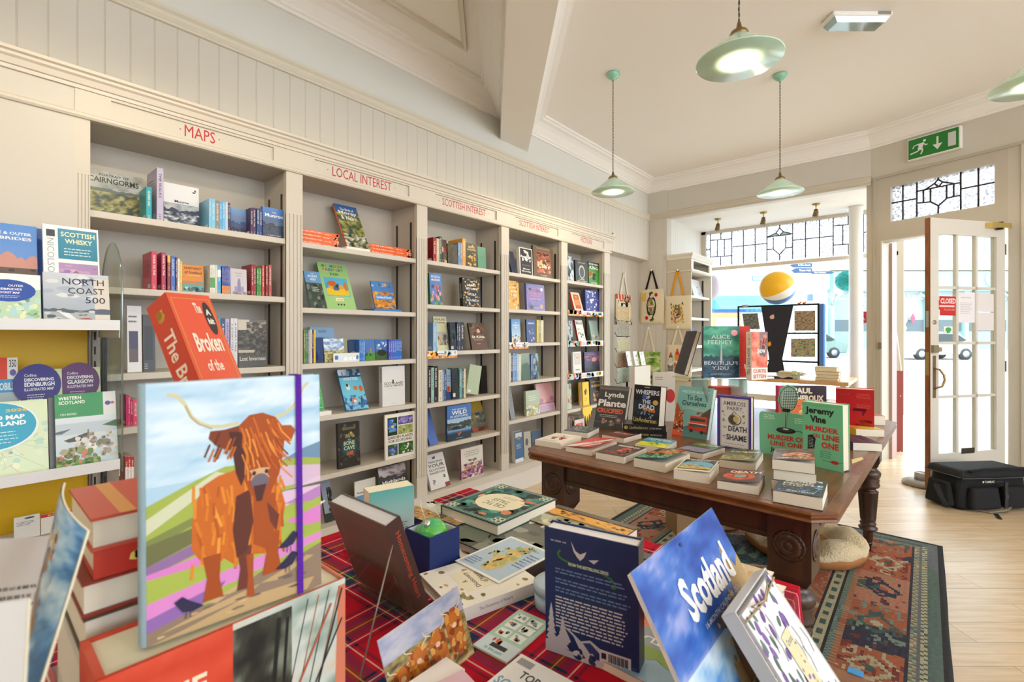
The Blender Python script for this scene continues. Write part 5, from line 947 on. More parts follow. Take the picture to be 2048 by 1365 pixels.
face('white GARDEN PLANTS FOR SCOTLAND book with flower photographs', z, 770.8, 830, top=831.5, Y=YB+.02, d=.012, lean=.02, cover='#e4e0d8', art=CV(25, '#e6e2da', ('R', .08, .52, .40, .92, '#1c3420'), ('b', .1, .6, .38, .88, 14, .09, ['#5a90d8', '#7ab0e8', '#3a6ac0']), ('e', .24, .72, .05, .03, '#e8c840'), ('R', .43, .74, .93, .92, '#4a4a78'), ('b', .45, .76, .92, .9, 22, .06, ['#8a7ac8', '#6a5ab0', '#a898d8']), ('R', .43, .52, .93, .72, '#9aa860'), ('b', .45, .53, .92, .7, 22, .06, ['#c8b080', '#7a9448', '#b8c890']), ('t', 'GARDEN PLANTS', .44, .50, '#2c2c2c', .84), ('t', 'FOR SCOTLAND', .36, .42, '#2c2c2c', .78), ('R', .08, .07, .40, .32, '#3c5a34'), ('b', .1, .08, .38, .3, 18, .06, ['#5a6ab8', '#3a4a98', '#8a98d0']), ('R', .43, .07, .93, .32, '#2c5a28'), ('b', .45, .08, .92, .3, 30, .05, ['#e8e8e4', '#4a8a3c', '#6a2c4a'])))
z = .20
face('dark book with pine tree photograph at the foot of the LOCAL INTEREST bay', z, 652, 671, tl=(640, 963), Y=YB+.04, d=.015, cover='#3a4048', art=CV(26, '#8a94a8', ('b', .5, .1, 1, .8, 26, .14, ['#20281c', '#2c3a24', '#141a12']), ('R', 0, 0, 1, .2, '#2a2c28')))
face('small white and blue Poems of Moray booklet', z, 710.8, 752, top=966, Y=YB+.09, d=.01, cover='#e4e4e0', art=CV(27, '#e6e6e2', ('R', 0, 0, 1, .48, '#6a9ac8'), ('t', 'Poems of Moray', .52, .62, '#2c4a70', .8)))
face('large Highlands book with dark glen photograph', z, 768, 822, tl=(755, 940), Y=YB+.02, d=.02, cover='#4a4a40', art=CV(28, '#8a8494', ('g', '#5a5a48', '#9a94a4'), ('c', 0, .6, 1, 1, ['#5a5460', '#a8a0a8', '#c8c0c4'], 4), ('r', .74, .09, '#3c3c44'), ('r', .62, .07, '#2c2c32'), ('r', .5, .04, '#6a7434'), ('c', 0, 0, 1, .46, ['#3a3c28', '#5a6434', '#8a8a48', '#7a5a40'], 7), ('t', 'Highlands', .50, .62, '#ecece8', .84)))
# --- first SCOTTISH INTEREST bay
z3 = SHELF[3]; z = z3[0]; W3a = 'on top shelf, bay after LOCAL INTEREST'
spines(W3a, z, [(866, 873, 474.6, '#9a2028', 'red spine'), (873, 879, 477, '#c8b8a0', 'buff spine'), (879, 884, 473, '#2c5a5c', 'dark teal spine')], depth=.15)
face('dark floral book on the top shelf after the teal spine', z, 885, 894.5, top=479, Y=YB+.05, d=.02, cover='#2c2428', art=CV(31, '#2c2428', ('b', 0, 0, 1, 1, 26, .2, ['#8a2c34', '#3a4a34', '#c8b090'])))
face('olive black book beside the twin blue spines', z, 896, 915, top=487, Y=YB+.045, d=.02, cover='#2c2c26', art=CV(32, '#34342c', ('b', 0, 0, 1, 1, 20, .2, ['#2a2a24', '#44443a'])))
spines(W3a, z, [(916, 920.3, 485, '#6a8ab8', 'dusty blue spine'), (920.3, 924.6, 485, '#6a8ab8', 'dusty blue spine'), (924.8, 931.4, 477, '#dc9a24', 'amber yellow spine')], depth=.16)
face('black book with gold swirls on the top shelf', z, 932, 955.8, top=485, Y=YB+.05, d=.02, cover='#1c1a18', art=CV(33, '#1e1c1a', ('b', .15, .05, .85, .6, 36, .09, ['#d8a840', '#e8c060', '#1c1a18', '#b8862c']), ('t', 'BEN', .8, .88, '#d8c890', .5), ('t', 'HOLDEN', .7, .77, '#d8c890', .7), ('e', .6, .9, .08, .05, '#d8a840')))
face('plain teal green book at the end of the top shelf', z, 956.5, 972.6, top=493, Y=YB+.08, d=.016, cover='#4a9078', art=CV(34, '#4f967e', ('l', .2, .4, .8, .7, 4, '#6ab098')))
z = z3[1]; sp = Art(.2, 2); sp.rect(0, 0, 1, 1, '#3a7a44')
face('green and pink garden novel with blue sky cover', z, 860.6, 884.8, top=546, Y=YB+.05, d=.022, cover='#5a7ab8', spine=('#3a7a44', sp), art=CV(35, '#5c80c0', ('t', 'ROCKS &', .86, .93, '#e8ecf4', .7), ('t', 'MURDER', .76, .83, '#e8ecf4', .7), ('b', .1, .3, .9, .65, 20, .12, ['#e07a8a', '#6a88c0', '#e8b0b8', '#4a6a9a']), ('b', 0, 0, 1, .35, 34, .1, ['#3a7a3c', '#58a050', '#c8483c', '#e0a0a8'])))
sp = Art(.2, 2); sp.rect(0, 0, 1, 1, '#1a1a1c'); sp.vtext('WOLVES', .3, .3, .7, .8, '#d8d8e0')
face('black book with dense gold ornament and white letters', z, 925.8, 962, top=555, Y=YB+.05, d=.03, hb=True, name='hardback_book', cover='#1e1c1c', spine=('#1a1a1c', sp), art=CV(36, '#1e1c1c', ('b', .04, .03, .96, .97, 110, .05, ['#c8a860', '#e0c080', '#1e1c1c', '#a8843c', '#2c2824']), ('t', 'THE', .86, .9, '#dfe6f0', .2), ('t', 'LAND', .72, .8, '#dfe6f0', .5), ('t', 'BEYOND', .6, .67, '#dfe6f0', .6), ('t', 'WOLF', .4, .48, '#dfe6f0', .5), ('t', 'SOUND', .2, .28, '#c8dcf0', .6)))
z = z3[2]; W3c = 'on third shelf, bay after LOCAL INTEREST'
spines(W3c, z, [(866, 873.6, 645.7, '#8ab4dc', 'pale blue spine')], depth=.14)
face('cream HIGHLAND JOURNAL book with rust coloured landscape', z, 875, 900.6, tl=(866, 634), Y=YB+.07, d=.014, cover='#c8c8a4', art=CV(37, '#cccca8', ('t', 'HIGHLAND', .88, .95, '#3a3c30', .86), ('t', 'JOURNAL', .78, .85, '#3a3c30', .86), ('R', .15, .15, .9, .55, '#a8b0a0'), ('b', .15, .16, .9, .48, 24, .1, ['#a86a48', '#c89468', '#7a8a90', '#8a5438'])))
face('navy black book standing after the HIGHLAND JOURNAL', z, 901.5, 913, top=645.7, Y=YB+.05, d=.02, cover='#20283c', art=CV(38, '#20283c', ('b', 0, .3, 1, .8, 12, .2, ['#2c4a4c', '#182030', '#3a4c44']), ('R', .1, .05, .5, .16, '#b8bcc4')))
spines(W3c, z, [(913.5, 917, 645, '#1c2230', 'black thin spine'), (917, 921, 645, '#3a4c6a', 'slate thin spine'), (921, 928.5, 645, '#2a2a2c', 'black spine with white letters')], depth=.13)
face('brown St Kilda book with portrait, leaning back', z, 944.5, 976, tl=(936, 647), Y=YB+.05, d=.016, cover='#4a3228', art=CV(39, '#5c4234', ('b', 0, .5, 1, 1, 22, .14, ['#4a3428', '#6a4c3c', '#7a5a48']), ('e', .55, .72, .13, .10, '#c89880'), ('e', .55, .76, .15, .10, '#3a241c'), ('e', .55, .7, .1, .08, '#d0a088'), ('t', 'St Kilda', .42, .52, '#ece4d8', .8), ('l', .2, .35, .8, .39, 1, '#c8b8a4'), ('l', .35, .2, .65, .25, 1, '#c8a878')))
z = z3[3]; W3d = 'on fourth shelf, bay after LOCAL INTEREST'
spines(W3d, z, [(856, 862.5, 735, '#2c2c30', 'charcoal spine'), (862.5, 868, 736, '#9ac4bc', 'pale teal spine', '#3a5a54'), (868, 875.7, 733, '#201c26', 'wide black spine'), (877, 885, 741, '#d4ccb8', 'cream spine', '#5a5448'), (885, 889, 741, '#5a80b0', 'steel blue thin spine'), (889, 893, 741, '#3a4c70', 'steel blue thin spine')], depth=.14)
face('blue paperback with orange boat on its cover', z, 894, 904, top=740, Y=YB+.06, d=.016, cover='#3a5474', art=CV(40, '#8aa4c0', ('R', 0, 0, 1, .3, '#1c3c70'), ('b', .1, .25, .9, .45, 8, .2, ['#d0542c', '#e07a4a']), ('l', .2, .6, .8, .85, 3, '#4a5a74')))
face('black paperback, back cover out, on the fourth shelf', z, 905, 918.5, top=738, Y=YB+.05, d=.018, cover='#1c2028', art=CV(41, '#1c2028', ('l', .15, .4, .85, .85, 6, '#5a6470'), ('R', .1, .08, .45, .2, '#d8d8d8')))
spines(W3d, z, [(919, 924, 738, '#5aa09c', 'sea green spine'), (924, 927.5, 738, '#3c4c5a', 'dark slate spine'), (927.5, 931.5, 738, '#d0c4a4', 'straw spine')], depth=.13)
bz = z+.0004; pX = onY(941, 670, YB+.06); w_ = onY(957, 670, YB+.06).x-pX.x+.04
ang = math.radians(11); ex = Vector((math.cos(ang), 0, math.sin(ang)*0)); ez = Vector((math.sin(ang), 0, math.cos(ang)))
mk_book('hardback_book', 'plain pale green hardback tilting sideways at the shelf end', axes((onY(934, 670, YB+.06).x, YB+.07, bz+.03), Vector((math.cos(ang), 0, -math.sin(ang))), (0, 1, 0), ez), .125, .215, .02, cover='#a8b89c', art=CV(42, '#abbb9e', ('R', .12, .05, .35, .14, '#dce0d8'), ('l', .15, .2, .5, .26, 2, '#c0cab4')))
face('black paperback behind the pale green tilting book', z, 962, 975, top=733, Y=YB+.13, d=.016, cover='#22201f', art=CV(43, '#22201f', ('l', .3, .2, .8, .9, 8, '#4a4644')))
z = z3[4]
face('deep blue book cut off by the pilaster, above the ancestors book', z, 860, 877, tl=(841, 822), Y=YB+.03, d=.016, cover='#34509c', art=CV(44, '#3c5cac', ('g', '#4a70c0', '#2c4488'), ('l', .4, .3, .95, .42, 2, '#dfe4f0')))
face('WILD in Scotland book with mirrored loch photograph', z, 894.9, 942.5, top=814, Y=YB+.035, d=.02, lean=.02, cover='#2c4c7c', art=CV(45, '#5a88bc', ('g', '#3c5c84', '#4a7cc8'), ('R', 0, .42, 1, .62, '#a0c0dc'), ('r', .52, .05, '#3c4438', .42), ('R', 0, .25, 1, .42, '#7aa0c4'), ('b', 0, .3, 1, .42, 14, .12, ['#3c4a48', '#4a5c60']), ('R', 0, 0, 1, .2, '#2c3c4c'), ('t', 'THE ORIGINAL', .86, .9, '#dce6f0', .6), ('t', 'WILD', .73, .84, '#eef2f6', .64), ('t', 'IN SCOTLAND', .65, .71, '#dce6f0', .74), ('b', .42, .13, .56, .24, 6, .07, ['#d0583a', '#e8a080']), ('l', .35, .05, .7, .08, 1, '#b8c0c8')))
face('yellow over blue painted book behind the WILD book', z, 946, 976, tl=(930, 806), Y=YB+.13, d=.016, cover='#7a8450', art=CV(46, '#b8a43c', ('g', '#4a5c74', '#d0b030'), ('b', 0, .2, 1, .6, 26, .14, ['#5a6c7c', '#8a8c5c', '#48586c']), ('b', 0, 0, 1, .12, 8, .14, ['#c85c3c', '#8a5444']), ('t', 'Skye', .42, .52, '#dcd8c4', .3)))
z = .20
face('white TRACING YOUR SCOTTISH ANCESTORS book with red corner', z, 863, 901, tl=(847, 915), Y=YB+.02, d=.018, cover='#d8d6d6', art=CV(47, '#dad8d8', ('b', .38, .84, .54, .94, 6, .05, ['#4a4a50']), ('t', 'TRACING', .74, .80, '#4a4a4e', .74), ('t', 'YOUR', .61, .71, '#4a4a4e', .84), ('t', 'SCOTTISH', .51, .57, '#4a4a4e', .8), ('t', 'ANCESTORS', .42, .48, '#4a4a4e', .8), ('b', .15, .12, .3, .26, 8, .05, ['#7a7a7e']), ('b', .72, .26, .85, .36, 6, .04, ['#4a5a50']), ('R', .75, .0, 1, .12, '#8a2c30')))
face('white Scottish hospital book with purple and pink drawing', z, 923.5, 967, top=901, Y=YB+.045, d=.016, cover='#8a5a7a', art=CV(48, '#dcd8d2', ('t', 'THE GREAT', .86, .9, '#8a8478', .6), ('t', 'HOSPITAL OF', .79, .83, '#8a8478', .68), ('t', 'SCOTLAND', .72, .76, '#8a8478', .6), ('b', .1, .3, .95, .5, 34, .09, ['#b88a7a', '#c8986a', '#8a5a8a', '#d0b0a0']), ('b', .0, .02, 1, .3, 50, .09, ['#8a4a7c', '#a86a9c', '#c88a9c', '#6a3a6a', '#d8a870']), ('b', .3, .5, .7, .62, 10, .05, ['#7a8a5c', '#5a7a4c'])))
# --- second SCOTTISH INTEREST bay
z4 = SHELF[4]; z = z4[0]
face('navy book leaning against the pilaster beside the Bagatelle book', z, 1024, 1036, tl=(1014, 503), Y=YB+.03, d=.014, cover='#283450', art=CV(51, '#283450', ('l', .2, .3, .9, .5, 2, '#4a5a78')))
sp = Art(.2, 2); sp.rect(0, 0, 1, 1, '#e4e2dc')
face('black THE BAGATELLE book with white edges', z, 1040, 1066, top=494, Y=YB+.05, d=.03, hb=True, name='hardback_book', cover='#e0ded8', spine=('#dcdad4', sp), art=CV(52, '#e0ded8', ('R', .06, .03, .95, .97, '#2c2a2c'), ('b', .2, .5, .85, .92, 14, .1, ['#e8e6e4', '#2c2a2c', '#c8c6c4']), ('t', 'The', .82, .9, '#f0eeec', .4), ('t', 'Bagatelle', .62, .72, '#f0eeec', .8), ('t', 'MURDER', .34, .38, '#8a7a7c', .6), ('t', 'Mount', .2, .26, '#e8e6e4', .5), ('t', 'Macaulay', .1, .17, '#e8e6e4', .7)))
face('wide brown book with glowing banquet painting', z, 1068, 1107.6, top=490, Y=YB+.05, d=.022, hb=True, name='hardback_book', cover='#5a4a3a', art=CV(53, '#64543f', ('t', 'CONFESSIONS', .92, .95, '#a8946c', .7), ('R', .14, .14, .86, .84, '#8a4c34'), ('b', .15, .15, .85, .8, 60, .08, ['#c8744c', '#6a3424', '#e8b080', '#3a2018', '#a85c3c']), ('b', .2, .3, .8, .45, 14, .06, ['#f0d8b0', '#e8c898']), ('t', 'Leith', .05, .1, '#c8b48c', .3)))
z = z4[1]
face('golden yellow novel with small animals on its cover', z, 1018, 1038.8, top=561, Y=YB+.04, d=.02, cover='#d89c34', art=CV(54, '#e0a43c', ('b', 0, 0, 1, 1, 24, .08, ['#c87a28', '#5a4a34', '#f0d8a0', '#b05c2c']), ('t', 'THE', .75, .8, '#f4ecd8', .3), ('t', 'CAT AND', .6, .67, '#f4ecd8', .6), ('t', 'THE KEY', .45, .52, '#f4ecd8', .6)))
face('lavender novel with small animals round pink lettering', z, 1054, 1090, top=566.8, Y=YB+.05, d=.022, cover='#6a62a8', art=CV(55, '#8078b4', ('b', 0, 0, 1, 1, 12, .12, ['#6c6aa8', '#908ac0']), ('t', 'MURDER', .8, .85, '#c87a9c', .5), ('t', 'ONE MURKY', .62, .69, '#d8789c', .8), ('t', 'NIGHT', .52, .59, '#d8789c', .6), ('t', 'MYSTERY', .4, .46, '#c8a0c0', .6), ('e', .2, .8, .08, .05, '#3a4a5c'), ('e', .84, .82, .07, .07, '#d8d4dc'), ('e', .25, .12, .12, .08, '#4a4a54'), ('e', .8, .16, .08, .09, '#c8a878'), ('t', 'P. ROSE', .08, .12, '#d8c8dc', .3)))
z = z4[2]; W4c = 'on third shelf, second SCOTTISH INTEREST bay'
face('blue harbour town novel on the third shelf beside the navy one', z, 1024, 1041.6, top=638.7, Y=YB+.04, d=.03, cover='#3a7ab0', art=CV(56, '#4a9acc', ('g', '#c8e0ec', '#3a80c0'), ('b', 0, 0, 1, .35, 24, .1, ['#c8703c', '#e8c890', '#5a4c40', '#3a6a48']), ('t', 'THE', .82, .86, '#e8f0f4', .2), ('t', 'HARBOUR', .7, .77, '#e8f0f4', .7), ('t', 'INN', .6, .67, '#e8f0f4', .3)))
face('navy novel with pale line drawing of a ship', z, 1054, 1072.4, top=639.4, Y=YB+.04, d=.014, cover='#22386c', art=CV(57, '#26407c', ('b', .2, .35, .8, .6, 12, .12, ['#5a7ab0', '#a8b8d8']), ('b', .3, .05, .9, .25, 8, .12, ['#c8ccd8', '#4a6098']), ('t', 'RISING', .8, .87, '#dce2ee', .7)))
spines(W4c, z, [(1073.5, 1077.5, 640, '#c8b04c', 'mustard thin spine'), (1077.5, 1082, 640, '#8a8c5c', 'sage spine'), (1082, 1087, 641, '#d8c8a0', 'straw spine')], depth=.12)
z = z4[3]; W4d = 'on fourth shelf, second SCOTTISH INTEREST bay'
spines(W4d, z, [(1018.6, 1021.5, 706.8, '#e0dccc', 'white thin spine'), (1021.5, 1026, 706.8, '#24304c', 'navy spine'), (1026, 1029.5, 707, '#7aa0d0', 'light blue thin spine'), (1029.5, 1033, 707, '#5a84c0', 'light blue thin spine'), (1033, 1036.5, 708, '#8ab0d8', 'light blue thin spine'), (1036.5, 1042.5, 709, '#c8ccb8', 'greenish white spine')], depth=.13)
face('dark green misty hill paperback', z, 1043.5, 1061, top=708, Y=YB+.05, d=.016, cover='#2c4a34', art=CV(58, '#4a6a4c', ('g', '#1c2c20', '#8aa088'), ('r', .6, .1, '#34543c')))
spines(W4d, z, [(1061.5, 1066, 709, '#3a4888', 'indigo spine')], depth=.12)
face('teal and black illustrated paperback at the shelf end', z, 1066.5, 1078, top=708, Y=YB+.05, d=.014, cover='#3a6470', art=CV(59, '#4a7c88', ('b', 0, 0, 1, 1, 20, .2, ['#20303a', '#8ab0b0', '#3a5a5c'])))
z = z4[4]
face('grey paperback leaning at the pilaster on the fifth shelf', z, 1022, 1031, tl=(1012, 775), Y=YB+.04, d=.012, cover='#6a6a74', art=CV(60, '#74747e', ('l', .2, .4, .8, .8, 4, '#9a9aa4')))
sp = Art(.3, 2); sp.rect(0, 0, 1, 1, '#a8b49c')
face('small pale green book with flowery meadow foot', z, 1053, 1080, top=784, Y=YB+.05, d=.022, cover='#a4b49a', spine=('#a8b49c', sp), art=CV(61, '#b0c0a8', ('b', 0, .0, 1, .4, 40, .09, ['#e8dcb8', '#c8a050', '#7a9468', '#e8e4d8']), ('l', .2, .6, .8, .85, 3, '#dce4d4')))
face('pink and violet sunset beach book leaning back', z, 1080, 1117, tl=(1070, 769.5), Y=YB+.07, d=.016, cover='#b8889c', art=CV(62, '#c898a0', ('g', '#c8a0b8', '#d8a098'), ('R', 0, .28, 1, .33, '#4a4470'), ('b', 0, .3, 1, .5, 16, .14, ['#c88a9c', '#b07c98', '#d8a8a0']), ('R', 0, .02, 1, .2, '#b49cb8')))
z = .20
face('blue book with white title, front of the pile at the foot of the second bay', z, 1031, 1047, top=866, Y=YB+.05, d=.035, cover='#2c5a88', page='#e8e4d8', side='l', spine='#e4e0d4', art=CV(63, '#2c5c8c', ('R', .1, .8, .9, .95, '#c8ccd0'), ('e', .5, .78, .2, .06, '#8a7a3c'), ('l', .2, .45, .8, .6, 3, '#c8d4e0'), ('R', 0, 0, 1, .12, '#dce2ec')))
face('pale grey booklet behind the blue book at the shelf foot', z, 1049, 1063, top=866, Y=YB+.10, d=.012, cover='#a8a498', art=CV(64, '#b0aca0', ('e', .4, .6, .2, .15, '#4a4438')))
face('dark blue landscape book at the foot of the second bay', z, 1064, 1084, top=864, Y=YB+.12, d=.02, cover='#20303c', art=CV(65, '#34506c', ('R', 0, 0, 1, .5, '#1c2420'), ('r', .5, .1, '#2c3c30'), asp=1))
# --- FICTION bay
z5 = SHELF[5]; z = z5[0]
face('silver and blue thriller beside the pilaster of the FICTION bay', z, 1136, 1148, top=512, Y=YB+.04, d=.02, cover='#8a9aac', art=CV(71, '#a8b4c0', ('b', 0, 0, 1, 1, 24, .2, ['#4a5c70', '#c8d0d8', '#2c3848'])))
face('dark thriller with pale arch on its cover in the FICTION bay', z, 1152, 1176.8, top=519.6, Y=YB+.05, d=.02, cover='#20282a', art=CV(72, '#242e30', ('e', .5, .5, .25, .3, '#c8b888'), ('e', .5, .48, .18, .24, '#2c4a58'), ('t', 'GET OUT', .88, .93, '#c8c0a0', .6), ('t', 'LINE', .13, .2, '#d8d0a8', .4), ('t', 'SECRET', .03, .1, '#d8d0a8', .8)))
face('bright green STEPHEN KING novel in the FICTION bay', z, 1178.5, 1198.8, top=523, Y=YB+.05, d=.022, cover='#2c5a24', art=CV(73, '#3c8a2c', ('R', 0, .75, 1, 1, '#202c20'), ('t', 'STEPHEN', .86, .94, '#dce4dc', .9), ('t', 'KING', .68, .82, '#e0e8dc', .8), ('b', 0, .3, .4, .6, 8, .2, ['#e09030', '#d8b040']), ('b', .35, .15, .65, .5, 8, .12, ['#241c18']), ('t', 'LATER', .04, .11, '#dce4dc', .6)))
z = z5[1]; sp = Art(.3, 2); sp.rect(0, 0, 1, 1, '#c8402c')
face('cream book with red panel leaning back on the second FICTION shelf', z, 1150, 1167, tl=(1140.5, 585.5), Y=YB+.04, d=.02, cover='#ded2bc', spine=('#c8402c', sp), art=CV(74, '#e4dac4', ('R', .18, .12, .84, .88, '#c8603c'), ('R', .24, .3, .78, .62, '#dc9460'), ('e', .5, .75, .1, .05, '#e8b080')))
face('navy book with white flower silhouettes', z, 1172, 1198.5, top=579.6, Y=YB+.05, d=.024, cover='#2c3480', art=CV(75, '#343c90', ('b', .1, .05, .95, .95, 34, .06, ['#dce0f0', '#b8c0e0']), ('b', .25, .4, .6, .6, 6, .1, ['#eef0f8'])))
z = z5[2]; sp = Art(.3, 2); sp.rect(0, 0, 1, 1, '#a8202c')
face('silver blue novel by the pilaster on the third FICTION shelf', z, 1136, 1146, top=642, Y=YB+.06, d=.012, cover='#9aa4a8', art=CV(76, '#a8b0b0', ('b', 0, 0, 1, 1, 16, .2, ['#4a5a5c', '#c8d0cc'])))
face('white and yellow novel with red spine leaning back', z, 1157.5, 1172, tl=(1149, 641), Y=YB+.05, d=.02, cover='#e4e2da', spine=('#a8202c', sp), art=CV(77, '#e8e6de', ('t', 'Blood', .78, .9, '#2c2c2c', .8), ('b', .1, .1, .9, .6, 16, .1, ['#d8cc3c', '#8aa0a8', '#e0dc80', '#4a5a5c'])))
face('grey green seaside town novel on the third FICTION shelf', z, 1184, 1207, tl=(1177, 642), Y=YB+.06, d=.016, cover='#7a9c94', art=CV(78, '#a0b8b0', ('g', '#8aa8a0', '#a8bcb4'), ('b', 0, .1, 1, .3, 16, .1, ['#c8705c', '#e0a890', '#6a7c74'])))
z = z5[3]
face('coral paperback cut off by the pilaster on the fourth FICTION shelf', z, 1134, 1137, top=706, Y=YB+.04, d=.01, cover='#d8806c')
face('white book with pencil face portrait', z, 1147, 1163.6, top=704.6, Y=YB+.05, d=.02, cover='#dcdad6', art=CV(79, '#e0deda', ('R', .15, .4, .85, .92, '#c8c4c0'), ('e', .5, .68, .22, .2, '#d8c8b8'), ('e', .42, .72, .05, .02, '#4a4a4a'), ('e', .6, .72, .05, .02, '#4a4a4a'), ('R', .25, .14, .75, .18, '#6a7488')))
face('purple dusk book with dark cat silhouette', z, 1170, 1201, top=705, Y=YB+.06, d=.016, cover='#3a3450', art=CV(80, '#5c5078', ('g', '#2c2c40', '#5c507c'), ('b', 0, .5, 1, .8, 14, .16, ['#8a6484', '#c88a7c', '#6a5480']), ('e', .55, .3, .12, .16, '#1c1a24'), ('b', 0, 0, 1, .2, 10, .14, ['#3a4440', '#24282c']), ('t', 'COSMIC', .84, .9, '#a898b0', .6)))
z = z5[4]
face('pale teal and orange paperback by the pilaster, fifth FICTION shelf', z, 1135, 1144, top=769, Y=YB+.04, d=.014, cover='#a8bcb0', art=CV(81, '#b0c4b4', ('b', 0, 0, 1, 1, 14, .2, ['#5a8a8c', '#d8a070', '#e0d8c0'])))
sp = Art(.4, 2); sp.rect(0, 0, 1, 1, '#e8b820'); sp.rect(.28, 0, .72, 1, '#f0e4d0'); sp.vtext('YELLOW', .36, .2, .64, .9, '#c8602c')
face('thick bright yellow book with orange spine letters', z, 1166.5, 1179, top=766, Y=YB+.05, d=.05, cover='#ecc020', spine=('#e8b820', sp), art=CV(82, '#f0c81c', ('b', .25, .45, .7, .75, 8, .12, ['#2c2824']), ('l', .2, .2, .8, .35, 2, '#c8a018')))
face('black SHOGUN like book with gold letters'.replace(' like', ''), z, 1181, 1210, top=761, Y=YB+.05, d=.03, cover='#201c1c', art=CV(83, '#221e20', ('t', 'JAMES CLAVELL', .86, .92, '#b89848', .8), ('t', 'SHOGUN', .68, .78, '#d0a83c', .8), ('b', .2, .1, .8, .55, 20, .1, ['#3a4468', '#c88a3c', '#2c2a34', '#8a6430'])))
xA, xB = onY(1165, 820, YB-.002).x, onY(1184, 820, YB-.002).x; wy = xB-xA
out = [(0, 0), (0, -.03), (.01, -.04), (.014, -.07), (.022, -.045), (.03, -.05), (.036, -.10), (.043, -.06), (.05, -.05), (.058, -.085), (.066, -.045), (.075, -.04), (.08, -.065), (.088, -.03), (.1, -.02), (.1, 0)]
k = wy/.1; R = thing('shelf_wobbler', 'yellow paint-drip card hanging from the fifth FICTION shelf', 'shelf card', (xA, YB-.004, z-.004))
m = MB(); m.prism([(x*k, 0, zz_*k*.95) for x, zz_ in out], (0, .0015, 0), '#f2cc28'); m.build('card_face', M_GLOSS, R); MB().box(0, .0016, .0005, wy, .03, .0042, '#f2cc28').build('card_tab', M_GLOSS, R)
z = .20
spines('at the foot of the FICTION bay', z, [(1136+i*4.2, 1136+(i+1)*4.2, 833, ('#6a4a34', '#4a4c4c', '#7a5a3c')[i % 3], 'brown and grey spine') for i in range(8)], depth=.13, Y=YB+.07)
face('small white book with red pattern at the foot of the FICTION bay', z, 1152, 1170, top=842, Y=YB+.03, d=.012, cover='#e4dcd8', art=CV(84, '#e4dcd8', ('R', .1, .05, .9, .85, '#c85048'), ('b', .1, .1, .9, .8, 16, .1, ['#8a3a38', '#e8a890', '#4a2c34'])))
# printed strips clipped to shelf edges
def strip(label, px0, px1, py0, py1, seed, warm, u=None):
    a, b = onY(px0, py0, YB-.006), onY(px1, py1, YB-.006); w = b.x-a.x; zs_t = min(SHELF[u][0:5], key=lambda q: abs(q-(onY(px0, py0, YB).z)))
    z1_ = zs_t+.006; h = .052; A = Art(w/h, seed); A.rect(0, 0, 1, 1, '#dfe6ee'); A.blobs(.0, .0, .35, 1, 16, .06, ['#e8a83c', '#6a9a5c', '#e06a3c', '#a8c8e0', '#f0d060']); A.blobs(.5, .1, .95, .9, 12, .05, ['#8ab08a', '#e8b84c', '#7aa8d0', '#d88a6a']); A.lines(.3, .35, .6, .8, 2, '#b85a5c', .4)
    if warm: A.rect(0, 0, 1, .3, '#e8a058'); A.blobs(0, 0, 1, .3, 20, .04, ['#e0703c', '#f0c860', '#d85848'])
    R = thing('shelf_strip', label, 'shelf strip', (a.x, YB-.0075, z1_-h), 'printed strips clipped to the bookcase shelf edges'); m = MB(); m.box(0, .0035, 0, w, .0055, h, '#dfe6ee'); m.art(A, (0, .0035, 0), (1, 0, 0), (0, 0, 1), w, h, .0001); m.build('strip_print', M_GLOSS, R); MB().box(0, .0056, h-.0035, w, .045, h-.002, '#e8ecf0').build('strip_clip', M_ACRYLE, R)
strip('bright printed strip with sun and town on the first SCOTTISH INTEREST bay', 855, 914.6, 703, 725, 91, True, 3)
strip('orange footed printed strip on the second SCOTTISH INTEREST bay shelf', 1018.5, 1057, 687, 704, 92, True, 4)
strip('orange footed printed strip, topmost of those in the FICTION bay', 1137, 1207, 626, 641, 93, True, 5)
strip('pale printed strip on the third FICTION shelf, under the leaning novels', 1137, 1207, 682, 698, 94, False, 5)
strip('pale printed strip on the fourth FICTION shelf, under the cat book', 1137, 1207, 743, 760, 95, False, 5)
# ================================================================ TARTAN-COVERED DISPLAY TABLE NEAR THE CAMERA
CZ = .70
X0c, X1c, Y0c, Y1c = -.16, 1.183, .205, 1.22
R = thing('side_table', 'wooden table under the red tartan cloth', 'table', (0, 0, 0))
MB().box(X0c+.01, Y0c+.01, CZ-.030, X1c-.008, Y1c-.01, CZ-.003, '#b08050').build('table_top', M_PINE, R)
for x in (X0c+.08, X1c-.14):
    for y in (Y0c+.08, Y1c-.14): MB().box(x, y, 0, x+.06, y+.06, CZ-.03, '#b08050').build('leg', M_PINE, R)
m = MB(); n_ = 60; top = [(X0c, Y0c), (X1c, Y0c), (X1c, Y1c), (X0c, Y1c)]
m.raw([(x, y, CZ) for x, y in top], [(0, 1, 2, 3)], '#b3122a')
def ring(z, amp, out):
    pts = []
    for (ax, ay), (bx, by) in zip(top, top[1:]+top[:1]):
        L = math.hypot(bx-ax, by-ay); dxx, dyy = (bx-ax)/L, (by-ay)/L; nx, ny = dyy, -dxx; k = int(L/.02)
        for i in range(k): t = i/k*L; w = amp*math.sin(t*2*math.pi/.13)+out; pts.append((ax+dxx*t+nx*w, ay+dyy*t+ny*w, z))
    return pts
rings = [ring(CZ, 0, .0), ring(CZ-.006, 0, .003), ring(CZ-.10, .004, .010), ring(CZ-.22, .010, .018)]
vs = [p for r in rings for p in r]; k = len(rings[0]); fs = [(i*k+j, (i+1)*k+j, (i+1)*k+(j+1) % k, i*k+(j+1) % k) for i in range(3) for j in range(k)]
m.raw(vs, fs, '#b3122a', True)
tc = m.build('tablecloth', M_TARTAN); tag(tc, 'red tartan cloth with white and navy checks over the near table', 'tablecloth')
